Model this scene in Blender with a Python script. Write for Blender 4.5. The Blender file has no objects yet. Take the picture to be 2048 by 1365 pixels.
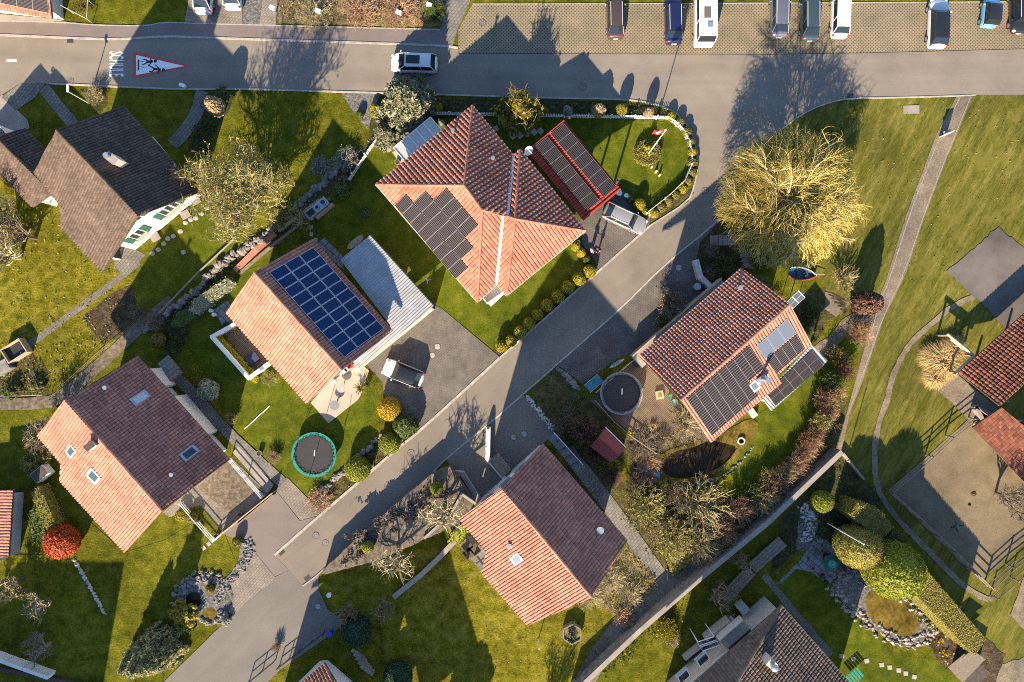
import bpy, bmesh, math, random
import numpy as np
from mathutils import Vector, Matrix
R = math.radians
rng = np.random.default_rng(7)
random.seed(7)
SC = bpy.context.scene
COL = SC.collection

# ------------------------------------------------------------------ camera, sky, sun, exposure
CAMH, PPM = 68.0, 20.0            # drone height in metres, photo pixels per metre on the ground
cam_d = bpy.data.cameras.new("drone_camera")
cam_d.sensor_width = 36.0
cam_d.lens = 36.0 * CAMH / 102.4
cam_d.clip_start, cam_d.clip_end = 0.5, 3000
cam = bpy.data.objects.new("drone_camera", cam_d)
cam.location = (0, 0, CAMH)
COL.objects.link(cam)
SC.camera = cam

SUN_EL = math.atan(0.5)
SUN_AZ = R(196.0)                 # compass direction the sun stands in, clockwise from +Y
wd = bpy.data.worlds.new("World")
SC.world = wd
wd.use_nodes = True
nt = wd.node_tree
bg = nt.nodes["Background"]
sky = nt.nodes.new("ShaderNodeTexSky")
sky.sky_type = 'NISHITA'
sky.sun_disc = False
sky.sun_elevation = SUN_EL
sky.sun_rotation = SUN_AZ
sky.air_density = 1.0
sky.dust_density = 0.2
sky.ozone_density = 4.0
nt.links.new(sky.outputs[0], bg.inputs[0])
bg.inputs[1].default_value = 0.095
sl = bpy.data.lights.new("sun", 'SUN')
sl.energy = 5.0
sl.angle = R(0.55)
sl.color = (1.0, 0.83, 0.59)
so = bpy.data.objects.new("sun", sl)
so.rotation_euler = Vector((math.sin(R(16)) * math.cos(SUN_EL), math.cos(R(16)) * math.cos(SUN_EL), -math.sin(SUN_EL))).to_track_quat('-Z', 'Y').to_euler()
so.location = (-20, -80, 60)
COL.objects.link(so)
SC.view_settings.view_transform = 'Standard'
SC.view_settings.look = 'None'
SC.view_settings.exposure = 1.75
SC.view_settings.gamma = 1.0
SC.cycles.use_denoising = False
SC.cycles.filter_width = 1.0
SC.cycles.max_bounces = 6
SC.cycles.diffuse_bounces = 3
SC.cycles.transparent_max_bounces = 8

# ------------------------------------------------------------------ photo pixel -> place on the ground or at a height
CAMP = Vector((0, 0, CAMH))
def W(px, py, h=0.0):
    k = (CAMH - h) / CAMH / PPM
    return Vector(((px - 1024) * k, (682.5 - py) * k, h))
class Plane:
    def __init__(s, a, b, c):
        s.n = (b - a).cross(c - a).normalized()
        if s.n.z < 0: s.n = -s.n
        s.p = a.copy()
    def hit(s, px, py, off=0.0):
        d = W(px, py) - CAMP
        t = ((s.p + s.n * off) - CAMP).dot(s.n) / d.dot(s.n)
        return CAMP + d * t
    def z(s, x, y):
        return s.p.z - (s.n.x * (x - s.p.x) + s.n.y * (y - s.p.y)) / s.n.z

# ------------------------------------------------------------------ materials
def _new(name):
    m = bpy.data.materials.new(name)
    m.use_nodes = True
    t = m.node_tree
    return m, t, t.nodes["Principled BSDF"]
def _ramp(t, stops):
    r = t.nodes.new("ShaderNodeValToRGB")
    e = r.color_ramp.elements
    while len(e) < len(stops): e.new(0.5)
    for i, (p, c) in enumerate(stops):
        e[i].position = p
        e[i].color = (*c, 1)
    return r
def _noise(t, vec, scale, detail=4, rough=0.6):
    n = t.nodes.new("ShaderNodeTexNoise")
    n.inputs["Scale"].default_value = scale
    n.inputs["Detail"].default_value = detail
    n.inputs["Roughness"].default_value = rough
    if vec is not None: t.links.new(vec, n.inputs["Vector"])
    return n
def _mix(t, fac, a, b, mode='MIX'):
    m = t.nodes.new("ShaderNodeMix")
    m.data_type = 'RGBA'
    m.blend_type = mode
    for sock, v in ((m.inputs[0], fac), (m.inputs[6], a), (m.inputs[7], b)):
        if hasattr(v, 'is_linked') or hasattr(v, 'links'): t.links.new(v, sock)
        elif isinstance(v, (int, float)): sock.default_value = v
        else: sock.default_value = (*v, 1)
    return m.outputs[2]
def _pos(t, world=True, rot=0.0, scale=(1, 1, 1)):
    if world:
        o = t.nodes.new("ShaderNodeNewGeometry").outputs["Position"]
    else:
        o = t.nodes.new("ShaderNodeTexCoord").outputs["Object"]
    if rot or scale != (1, 1, 1):
        mp = t.nodes.new("ShaderNodeMapping")
        if scale != (1, 1, 1):
            mp.vector_type = 'TEXTURE'
            mp.inputs["Rotation"].default_value = (0, 0, -rot)
            mp.inputs["Scale"].default_value = tuple(1/k for k in scale)
        else:
            mp.inputs["Rotation"].default_value = (0, 0, rot)
        t.links.new(o, mp.inputs[0])
        o = mp.outputs[0]
    return o
def _bump(t, b, height, strength, dist):
    n = t.nodes.new("ShaderNodeBump")
    n.inputs["Strength"].default_value = strength
    n.inputs["Distance"].default_value = dist
    t.links.new(height, n.inputs["Height"])
    t.links.new(n.outputs[0], b.inputs["Normal"])
def plain(name, c, rough=0.6, metal=0.0, var=0.25, scale=3.0, world=False, spec=0.4, coat=0.0):
    m, t, b = _new(name)
    b.inputs["Roughness"].default_value = rough
    b.inputs["Metallic"].default_value = metal
    b.inputs["Specular IOR Level"].default_value = spec
    b.inputs["Coat Weight"].default_value = coat
    if var:
        n = _noise(t, _pos(t, world), scale)
        r = _ramp(t, [(0.3, tuple(x * (1 - var) for x in c)), (0.7, tuple(min(1, x * (1 + var)) for x in c))])
        t.links.new(n.outputs[0], r.inputs[0])
        t.links.new(r.outputs[0], b.inputs["Base Color"])
    else:
        b.inputs["Base Color"].default_value = (*c, 1)
    return m
def ground(name, lo, mid, hi, big=0.12, med=1.0, fine=9.0, bump=0.6, dist=0.08, rot=0.0, stretch=(1, 1, 1), wear=None, rough=0.95):
    m, t, b = _new(name)
    b.inputs["Roughness"].default_value = rough
    b.inputs["Specular IOR Level"].default_value = 0.04
    p = _pos(t, True, rot, stretch)
    n1 = _noise(t, p, med, 6, 0.65)
    r1 = _ramp(t, [(0.30, lo), (0.5, mid), (0.72, hi)])
    t.links.new(n1.outputs[0], r1.inputs[0])
    n2 = _noise(t, p, fine, 4, 0.7)
    r2 = _ramp(t, [(0.28, (0.45, 0.45, 0.45)), (0.5, (1, 1, 1)), (0.75, (1.5, 1.45, 1.35))])
    t.links.new(n2.outputs[0], r2.inputs[0])
    col = _mix(t, 1.0, r1.outputs[0], r2.outputs[0], 'MULTIPLY')
    n3 = _noise(t, _pos(t, True), big, 3, 0.5)
    r3 = _ramp(t, [(0.3, (0.72, 0.72, 0.72)), (0.7, (1.25, 1.2, 1.1))])
    t.links.new(n3.outputs[0], r3.inputs[0])
    col = _mix(t, 1.0, col, r3.outputs[0], 'MULTIPLY')
    if wear:
        n4 = _noise(t, _pos(t, True), wear[1], 5, 0.6)
        r4 = _ramp(t, [(wear[2], (0, 0, 0)), (wear[2] + 0.12, (1, 1, 1))])
        t.links.new(n4.outputs[0], r4.inputs[0])
        col = _mix(t, r4.outputs[0], col, wear[0])
    t.links.new(col, b.inputs["Base Color"])
    _bump(t, b, n2.outputs[0], bump, dist)
    return m
def paver(name, c1, c2, joint, bw, bh, rot, mortar=0.03, var=0.3, bump=0.3):
    m, t, b = _new(name)
    b.inputs["Roughness"].default_value = 0.9
    b.inputs["Specular IOR Level"].default_value = 0.2
    p = _pos(t, True, rot)
    br = t.nodes.new("ShaderNodeTexBrick")
    t.links.new(p, br.inputs["Vector"])
    br.inputs["Color1"].default_value = (*c1, 1)
    br.inputs["Color2"].default_value = (*c2, 1)
    br.inputs["Mortar"].default_value = (*joint, 1)
    br.inputs["Scale"].default_value = 1.0
    br.inputs["Mortar Size"].default_value = mortar
    br.inputs["Brick Width"].default_value = bw
    br.inputs["Row Height"].default_value = bh
    n = _noise(t, _pos(t), 0.5, 6, 0.65)
    r = _ramp(t, [(0.3, (1 - var,) * 3), (0.7, (1 + var,) * 3)])
    t.links.new(n.outputs[0], r.inputs[0])
    col = _mix(t, 1.0, br.outputs["Color"], r.outputs[0], 'MULTIPLY')
    t.links.new(col, b.inputs["Base Color"])
    n5 = _noise(t, _pos(t), 22, 3)
    _bump(t, b, n5.outputs[0], bump, 0.02)
    return m
def asphalt(name, c, patch=0.15, rot=0.0, streak=0.05):
    m, t, b = _new(name)
    b.inputs["Roughness"].default_value = 0.9
    b.inputs["Specular IOR Level"].default_value = 0.25
    n = _noise(t, _pos(t), 0.22, 6, 0.6)
    r = _ramp(t, [(0.3, tuple(x * (1 - patch) for x in c)), (0.7, tuple(x * (1 + patch) for x in c))])
    t.links.new(n.outputs[0], r.inputs[0])
    n2 = _noise(t, _pos(t, True, rot, (0.05, 0.9, 1)), 1.0, 4, 0.55)
    r2 = _ramp(t, [(0.3, (1 - streak,) * 3), (0.7, (1 + streak,) * 3)])
    t.links.new(n2.outputs[0], r2.inputs[0])
    n3 = _noise(t, _pos(t), 25, 2, 0.7)
    r3 = _ramp(t, [(0.3, (0.82,) * 3), (0.7, (1.2,) * 3)])
    t.links.new(n3.outputs[0], r3.inputs[0])
    col = _mix(t, 1.0, _mix(t, 1.0, r.outputs[0], r2.outputs[0], 'MULTIPLY'), r3.outputs[0], 'MULTIPLY')
    n4 = t.nodes.new("ShaderNodeTexVoronoi")
    n4.feature = 'DISTANCE_TO_EDGE'
    n4.inputs["Scale"].default_value = 0.09
    nd = _noise(t, _pos(t), 0.8, 4, 0.6)
    vm = t.nodes.new("ShaderNodeVectorMath"); vm.operation = 'MULTIPLY_ADD'
    vm.inputs[1].default_value = (1.6, 1.6, 0)
    t.links.new(nd.outputs["Color"], vm.inputs[0]); t.links.new(_pos(t), vm.inputs[2])
    t.links.new(vm.outputs[0], n4.inputs["Vector"])
    r4 = _ramp(t, [(0.0, (0.72,) * 3), (0.004, (1, 1, 1))])
    t.links.new(n4.outputs["Distance"], r4.inputs[0])
    col = _mix(t, 0.3, col, _mix(t, 1.0, col, r4.outputs[0], 'MULTIPLY'))
    t.links.new(col, b.inputs["Base Color"])
    _bump(t, b, n3.outputs[0], 0.25, 0.01)
    return m
def tilemat(name, c, lichen=None, amt=0.62, var=0.22, rough=0.8):
    m, t, b = _new(name)
    b.inputs["Roughness"].default_value = rough
    b.inputs["Specular IOR Level"].default_value = 0.25
    at = t.nodes.new("ShaderNodeAttribute")
    at.attribute_name = "tint"
    r = _ramp(t, [(0.0, tuple(x * (1 - var) for x in c)), (1.0, tuple(x * (1 + var) for x in c))])
    t.links.new(at.outputs["Fac"], r.inputs[0])
    n = _noise(t, _pos(t), 0.5, 5, 0.6)
    r2 = _ramp(t, [(0.3, (0.74, 0.71, 0.70)), (0.7, (1.14, 1.14, 1.14))])
    t.links.new(n.outputs[0], r2.inputs[0])
    col = _mix(t, 1.0, r.outputs[0], r2.outputs[0], 'MULTIPLY')
    if lichen:
        n2 = _noise(t, _pos(t), 2.2, 6, 0.75)
        r3 = _ramp(t, [(amt, (0, 0, 0)), (amt + 0.1, (1, 1, 1))])
        t.links.new(n2.outputs[0], r3.inputs[0])
        col = _mix(t, r3.outputs[0], col, lichen)
    t.links.new(col, b.inputs["Base Color"])
    return m
def leaf(name, lo, hi, trans=0.35, rough=0.6, rnd=0.25, scale=2.5):
    m, t, b = _new(name)
    b.inputs["Roughness"].default_value = rough
    b.inputs["Specular IOR Level"].default_value = 0.25
    n = _noise(t, _pos(t), scale, 3, 0.7)
    r = _ramp(t, [(0.3, lo), (0.7, hi)])
    t.links.new(n.outputs[0], r.inputs[0])
    at = t.nodes.new("ShaderNodeAttribute"); at.attribute_name = "tint"
    r2 = _ramp(t, [(0, (1 - rnd * 1.6,) * 3), (1, (1 + rnd * 1.6,) * 3)])
    t.links.new(at.outputs["Fac"], r2.inputs[0])
    col = _mix(t, 1.0, r.outputs[0], r2.outputs[0], 'MULTIPLY')
    t.links.new(col, b.inputs["Base Color"])
    if trans:
        tr = t.nodes.new("ShaderNodeBsdfTranslucent")
        t.links.new(col, tr.inputs[0])
        ms = t.nodes.new("ShaderNodeMixShader")
        ms.inputs[0].default_value = trans
        t.links.new(b.outputs[0], ms.inputs[1]); t.links.new(tr.outputs[0], ms.inputs[2])
        t.links.new(ms.outputs[0], t.nodes["Material Output"].inputs[0])
    return m
def panelmat(name, cell, line, nx, ny, lw=0.05, rough=0.25):
    # object space of a panel: x in 0..1 across, y in 0..1 along
    m, t, b = _new(name)
    b.inputs["Roughness"].default_value = rough
    b.inputs["Specular IOR Level"].default_value = 0.12
    uv = t.nodes.new("ShaderNodeUVMap")
    br = t.nodes.new("ShaderNodeTexBrick")
    br.offset = 0.0
    t.links.new(uv.outputs[0], br.inputs["Vector"])
    br.inputs["Color1"].default_value = (*cell, 1)
    br.inputs["Color2"].default_value = tuple(x * 0.8 for x in cell) + (1,)
    br.inputs["Mortar"].default_value = (*line, 1)
    br.inputs["Scale"].default_value = 1.0
    br.inputs["Mortar Size"].default_value = lw
    br.inputs["Mortar Smooth"].default_value = 0.0
    br.inputs["Brick Width"].default_value = 1.0 / nx
    br.inputs["Row Height"].default_value = 1.0 / ny
    t.links.new(br.outputs["Color"], b.inputs["Base Color"])
    return m
def glassy(name, c, rough=0.06):
    m, t, b = _new(name)
    b.inputs["Base Color"].default_value = (*c, 1)
    b.inputs["Roughness"].default_value = rough
    b.inputs["Specular IOR Level"].default_value = 0.6
    return m

M = {}
M['lawn'] = ground('lawn_green', (0.038, 0.048, 0.004), (0.086, 0.090, 0.007), (0.150, 0.138, 0.018), med=0.9, fine=7, bump=0.9)
M['lawn_deep'] = ground('lawn_trimmed', (0.036, 0.054, 0.004), (0.068, 0.086, 0.007), (0.116, 0.120, 0.015), med=0.8, fine=9, bump=0.6, dist=0.05)
M['lawn_olive'] = ground('lawn_olive', (0.046, 0.050, 0.004), (0.118, 0.110, 0.009), (0.210, 0.178, 0.030), med=1.1, fine=6, bump=1.0, wear=((0.14, 0.122, 0.020), 0.5, 0.58))
M['meadow'] = ground('meadow_grass', (0.050, 0.058, 0.008), (0.098, 0.096, 0.018), (0.170, 0.150, 0.042), med=0.9, fine=6, bump=0.9, rot=R(-62), stretch=(0.3, 1.6, 1), wear=((0.135, 0.115, 0.025), 0.35, 0.56))
M['rough'] = ground('rough_garden', (0.030, 0.030, 0.012), (0.075, 0.066, 0.026), (0.135, 0.115, 0.050), med=1.6, fine=7, bump=1.0, dist=0.12)
M['soil'] = ground('garden_soil', (0.028, 0.022, 0.015), (0.060, 0.045, 0.030), (0.110, 0.085, 0.058), med=1.6, fine=8, bump=1.0, dist=0.1)
M['soil_green'] = ground('planted_soil', (0.020, 0.022, 0.010), (0.045, 0.046, 0.020), (0.090, 0.080, 0.045), med=1.8, fine=8, bump=1.0, dist=0.1)
M['gravel_tan'] = ground('tan_gravel', (0.075, 0.060, 0.046), (0.145, 0.120, 0.095), (0.23, 0.195, 0.16), med=2.5, fine=14, bump=0.8, dist=0.05)
M['gravel_grey'] = ground('grey_gravel', (0.05, 0.05, 0.05), (0.13, 0.128, 0.125), (0.26, 0.255, 0.25), med=3.5, fine=10, bump=1.0, dist=0.08)
M['sand'] = ground('court_sand', (0.120, 0.096, 0.064), (0.150, 0.122, 0.083), (0.18, 0.148, 0.104), med=0.7, fine=14, bump=0.3, dist=0.02)
M['dirt'] = ground('worn_earth', (0.12, 0.10, 0.075), (0.17, 0.145, 0.11), (0.21, 0.18, 0.14), med=1.2, fine=9, bump=0.4, dist=0.03)
M['dry'] = ground('dry_stalks', (0.085, 0.066, 0.035), (0.17, 0.135, 0.075), (0.26, 0.215, 0.125), med=2.4, fine=7, bump=1.0, dist=0.15)
M['road'] = asphalt('road_asphalt', (0.176, 0.149, 0.122), 0.15, streak=0.08)
M['lane'] = asphalt('lane_asphalt', (0.165, 0.139, 0.113), 0.16, rot=R(-42))
M['lane_grey'] = asphalt('lane_grey_asphalt', (0.136, 0.124, 0.110), 0.12, rot=R(-42), streak=0.06)
M['walk'] = asphalt('pavement_asphalt', (0.150, 0.122, 0.112), 0.12)
M['court'] = asphalt('court_asphalt', (0.098, 0.085, 0.076), 0.4)
M['drive'] = paver('drive_pavers', (0.130, 0.115, 0.100), (0.112, 0.098, 0.086), (0.085, 0.075, 0.066), 0.32, 0.22, R(-45), 0.02)
M['drive_dark'] = paver('drive_dark_pavers', (0.12, 0.106, 0.095), (0.095, 0.084, 0.076), (0.07, 0.062, 0.056), 0.3, 0.2, R(40), 0.025)
M['drive_tan'] = paver('drive_tan_pavers', (0.20, 0.17, 0.14), (0.175, 0.148, 0.122), (0.12, 0.10, 0.085), 0.35, 0.25, R(-48), 0.025)
M['path_grey'] = paver('path_grey_pavers', (0.17, 0.155, 0.14), (0.14, 0.128, 0.115), (0.09, 0.082, 0.07), 0.4, 0.3, R(-50), 0.03)
M['path_slab'] = paver('path_slabs', (0.16, 0.135, 0.112), (0.135, 0.115, 0.095), (0.09, 0.08, 0.06), 0.6, 0.45, R(35), 0.03)
M['parking'] = None
M['concrete'] = plain('concrete', (0.23, 0.20, 0.175), 0.9, var=0.18, scale=0.7, world=True)
M['conc_path'] = ground('path_concrete', (0.135, 0.112, 0.088), (0.17, 0.142, 0.112), (0.21, 0.178, 0.142), med=0.8, fine=9, bump=0.2, dist=0.02)
M['cream'] = paver('cream_slabs', (0.36, 0.305, 0.25), (0.335, 0.285, 0.235), (0.30, 0.26, 0.21), 1.2, 1.2, R(20), 0.02, var=0.1)
M['deck'] = paver('deck_boards', (0.16, 0.115, 0.078), (0.13, 0.092, 0.062), (0.035, 0.025, 0.018), 6.0, 0.14, R(40), 0.02)
M['grey_slab'] = paver('grey_slabs', (0.20, 0.20, 0.205), (0.16, 0.16, 0.165), (0.06, 0.06, 0.06), 0.8, 0.6, R(40), 0.035)
M['path_edge'] = plain('path_edge_stone', (0.24, 0.21, 0.185), 0.9, var=0.25, scale=3, world=True)
M['kerb'] = plain('kerb_stone', (0.30, 0.27, 0.235), 0.85, var=0.25, scale=2.5, world=True)
M['paint'] = plain('road_paint_white', (0.70, 0.68, 0.66), 0.7, var=0.08, scale=5, world=True)
M['paint_red'] = plain('road_paint_red', (0.50, 0.05, 0.05), 0.7, var=0.12, scale=5, world=True)
M['black'] = plain('black', (0.02, 0.02, 0.022), 0.6, var=0.2)
M['iron'] = plain('cast_iron', (0.075, 0.068, 0.062), 0.6, 0.3)
M['iron_lid'] = plain('worn_iron_lid', (0.17, 0.155, 0.14), 0.6, 0.1, scale=6)
M['lid'] = plain('concrete_lid', (0.28, 0.26, 0.24), 0.8)
M['white'] = plain('white_paint', (0.72, 0.70, 0.67), 0.5, var=0.06)
M['wall_white'] = plain('white_render', (0.66, 0.63, 0.58), 0.9, var=0.06, scale=1)
M['wall_grey'] = plain('grey_render', (0.40, 0.38, 0.36), 0.9, var=0.08, scale=1)
M['wall_beige'] = plain('beige_render', (0.46, 0.40, 0.33), 0.9, var=0.06, scale=1)
M['steel'] = plain('galvanised_steel', (0.42, 0.43, 0.45), 0.35, 0.7, var=0.1)
M['steel_dark'] = plain('dark_steel', (0.05, 0.055, 0.06), 0.4, 0.5, var=0.1)
M['zinc'] = plain('zinc_gutter', (0.30, 0.31, 0.32), 0.5, 0.5, var=0.1)
M['alu'] = plain('aluminium_frame', (0.62, 0.60, 0.58), 0.4, 0.3, var=0.05)
M['pv_frame'] = plain('solar_frame', (0.24, 0.225, 0.215), 0.5, 0.2, var=0.05)
M['pv_frame_blue'] = plain('silver_solar_frame', (0.42, 0.43, 0.46), 0.45, 0.3, var=0.05)
M['wood'] = plain('weathered_wood', (0.17, 0.135, 0.10), 0.85, var=0.3, scale=5)
M['wood_dark'] = plain('dark_wood', (0.065, 0.048, 0.034), 0.85, var=0.3, scale=5)
M['slate_pane'] = plain('dark_canopy_glass', (0.10, 0.115, 0.13), 0.3, var=0.2, scale=2)
M['wood_light'] = plain('light_wood', (0.33, 0.25, 0.165), 0.8, var=0.25, scale=5)
M['stone'] = plain('boulder_stone', (0.175, 0.16, 0.148), 0.9, var=0.4, scale=2.0, world=True)
M['stone_light'] = plain('pale_stone', (0.42, 0.39, 0.36), 0.9, var=0.3, scale=2.0, world=True)
M['stone_pink'] = plain('pinkish_stone', (0.30, 0.255, 0.225), 0.9, var=0.45, scale=3.0, world=True)
M['tile_orange'] = tilemat('terracotta_tiles', (0.365, 0.162, 0.112), (0.24, 0.125, 0.09), 0.69, var=0.2)
M['tile_red'] = tilemat('red_clay_tiles', (0.245, 0.112, 0.068), var=0.28)
M['tile_hip'] = tilemat('hip_roof_tiles', (0.350, 0.142, 0.094), (0.24, 0.11, 0.08), 0.70, var=0.2)
M['tile_brown'] = tilemat('brown_roof_tiles', (0.096, 0.066, 0.050), (0.13, 0.11, 0.05), 0.66, var=0.25)
M['tile_dark'] = tilemat('dark_brown_tiles', (0.125, 0.090, 0.068), (0.26, 0.22, 0.17), 0.68, var=0.3)
M['tile_barn'] = tilemat('barn_tiles', (0.19, 0.070, 0.040), (0.17, 0.12, 0.07), 0.66, var=0.35)
M['tile_carport'] = tilemat('carport_red_tiles', (0.34, 0.045, 0.026), var=0.2)
M['metal_roof'] = tilemat('ribbed_sheet_metal', (0.34, 0.35, 0.36), var=0.04, rough=0.5)
for n_ in M['metal_roof'].node_tree.nodes:
    if n_.type == 'BSDF_PRINCIPLED': n_.inputs['Metallic'].default_value = 0.15
M['pv_black'] = panelmat('black_solar_cells', (0.024, 0.019, 0.021), (0.105, 0.094, 0.092), 1, 10, 0.011)
M['pv_blue'] = panelmat('blue_solar_cells', (0.004, 0.020, 0.070), (0.010, 0.036, 0.105), 6, 10, 0.012)
M['collector'] = glassy('thermal_collector', (0.10, 0.115, 0.15), 0.25)
M['glass'] = glassy('window_glass', (0.03, 0.04, 0.045), 0.05)
M['glass_roof'] = plain('frosted_roof_glass', (0.46, 0.46, 0.43), 0.45, var=0.08, spec=0.15)
M['shutter'] = plain('green_shutter', (0.035, 0.115, 0.08), 0.6, var=0.1)
M['water'] = plain('pond_water', (0.020, 0.014, 0.007), 0.12, var=0.6, scale=0.9, world=True, spec=0.12)
M['water_gold'] = ground('algae_pond', (0.045, 0.035, 0.010), (0.115, 0.085, 0.018), (0.17, 0.125, 0.03), med=0.7, fine=5, bump=0.1, rough=0.4)
M['plastic_green'] = plain('green_plastic', (0.015, 0.19, 0.145), 0.5, var=0.1)
M['net'] = plain('trampoline_mat', (0.022, 0.021, 0.023), 0.75, var=0.15)
M['net_grey'] = plain('grey_pad', (0.17, 0.165, 0.18), 0.6, var=0.15)
M['blue'] = plain('blue_plastic', (0.01, 0.05, 0.50), 0.4, var=0.1)
M['lightblue'] = plain('light_blue_plastic', (0.03, 0.26, 0.60), 0.4, var=0.1)
M['red_metal'] = plain('red_sheet_roof', (0.17, 0.022, 0.026), 0.45, var=0.15, scale=1.5)
M['red'] = plain('bright_red', (0.55, 0.02, 0.03), 0.6, var=0.05)
M['bark'] = plain('bark', (0.12, 0.092, 0.065), 0.95, var=0.3, scale=6)
M['bark_pale'] = plain('pale_bark', (0.24, 0.205, 0.155), 0.95, var=0.25, scale=6)
M['twig_tan'] = leaf('tan_twigs', (0.22, 0.18, 0.085), (0.34, 0.28, 0.15), 0.0, rnd=0.3)
M['twig_olive'] = leaf('budding_twigs', (0.20, 0.175, 0.052), (0.33, 0.28, 0.105), 0.15, rnd=0.3)
M['twig_brown'] = leaf('brown_twigs', (0.13, 0.095, 0.060), (0.22, 0.165, 0.11), 0.0, rnd=0.3)
M['twig_maroon'] = leaf('maroon_twigs', (0.075, 0.036, 0.028), (0.15, 0.080, 0.056), 0.0, rnd=0.3)
M['twig_russet'] = leaf('russet_twigs', (0.22, 0.125, 0.070), (0.38, 0.235, 0.145), 0.0, rnd=0.3)
M['willow'] = leaf('willow_strands', (0.33, 0.255, 0.055), (0.54, 0.43, 0.125), 0.3, rnd=0.3, scale=0.5)
M['willow_limb'] = plain('willow_limb', (0.36, 0.30, 0.16), 0.9, var=0.2)
M['conifer'] = leaf('blue_grey_needles', (0.12, 0.125, 0.070), (0.245, 0.235, 0.145), 0.1, rnd=0.3)
M['leaf_ygreen'] = leaf('yellow_green_leaves', (0.190, 0.170, 0.010), (0.34, 0.285, 0.022), 0.25)
M['leaf_green'] = leaf('mid_green_leaves', (0.045, 0.070, 0.012), (0.095, 0.120, 0.024), 0.25)
M['leaf_lime'] = leaf('lime_leaves', (0.140, 0.160, 0.010), (0.245, 0.250, 0.026), 0.25)
M['leaf_dark'] = leaf('dark_green_leaves', (0.018, 0.048, 0.022), (0.040, 0.085, 0.042), 0.2)
M['leaf_gold'] = leaf('golden_leaves', (0.30, 0.185, 0.008), (0.46, 0.30, 0.014), 0.2)
M['leaf_red'] = leaf('red_orange_leaves', (0.30, 0.040, 0.010), (0.44, 0.095, 0.022), 0.2)
M['leaf_pink'] = leaf('pink_tan_leaves', (0.26, 0.19, 0.095), (0.40, 0.29, 0.18), 0.2)
M['leaf_olive'] = leaf('olive_leaves', (0.125, 0.112, 0.020), (0.215, 0.185, 0.045), 0.25)
M['leaf_brown'] = leaf('brown_hedge_leaves', (0.185, 0.155, 0.028), (0.270, 0.228, 0.050), 0.2)
M['leaf_white'] = leaf('white_blossom', (0.16, 0.19, 0.09), (0.42, 0.40, 0.28), 0.2)
M['leaf_bronze'] = leaf('bronze_green_leaves', (0.13, 0.10, 0.012), (0.24, 0.20, 0.030), 0.25)
M['leaf_maroon'] = leaf('maroon_leaves', (0.085, 0.042, 0.030), (0.17, 0.090, 0.060), 0.15)
M['conifer_pale'] = leaf('pale_needles', (0.22, 0.215, 0.095), (0.42, 0.39, 0.20), 0.4, rnd=0.3)
M['leaf_heather'] = leaf('dark_heather', (0.060, 0.048, 0.036), (0.125, 0.098, 0.075), 0.1)
M['leaf_grey'] = leaf('grey_foliage', (0.16, 0.155, 0.115), (0.29, 0.28, 0.22), 0.15)
M['leaf_straw'] = leaf('straw_blades', (0.36, 0.235, 0.085), (0.58, 0.42, 0.19), 0.2)
M['leaf_fern'] = leaf('yellow_fern', (0.16, 0.13, 0.01), (0.34, 0.27, 0.02), 0.25)
M['skin'] = plain('skin', (0.50, 0.30, 0.21), 0.6, var=0.05)
M['cloth_black'] = plain('black_cloth', (0.018, 0.018, 0.024), 0.9, var=0.2)
M['cloth_navy'] = plain('navy_cloth', (0.03, 0.035, 0.075), 0.9, var=0.2)
M['hair_dark'] = plain('brown_hair', (0.09, 0.05, 0.03), 0.7, var=0.2)
M['hair_grey'] = plain('grey_hair', (0.30, 0.27, 0.25), 0.7, var=0.2)

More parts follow.
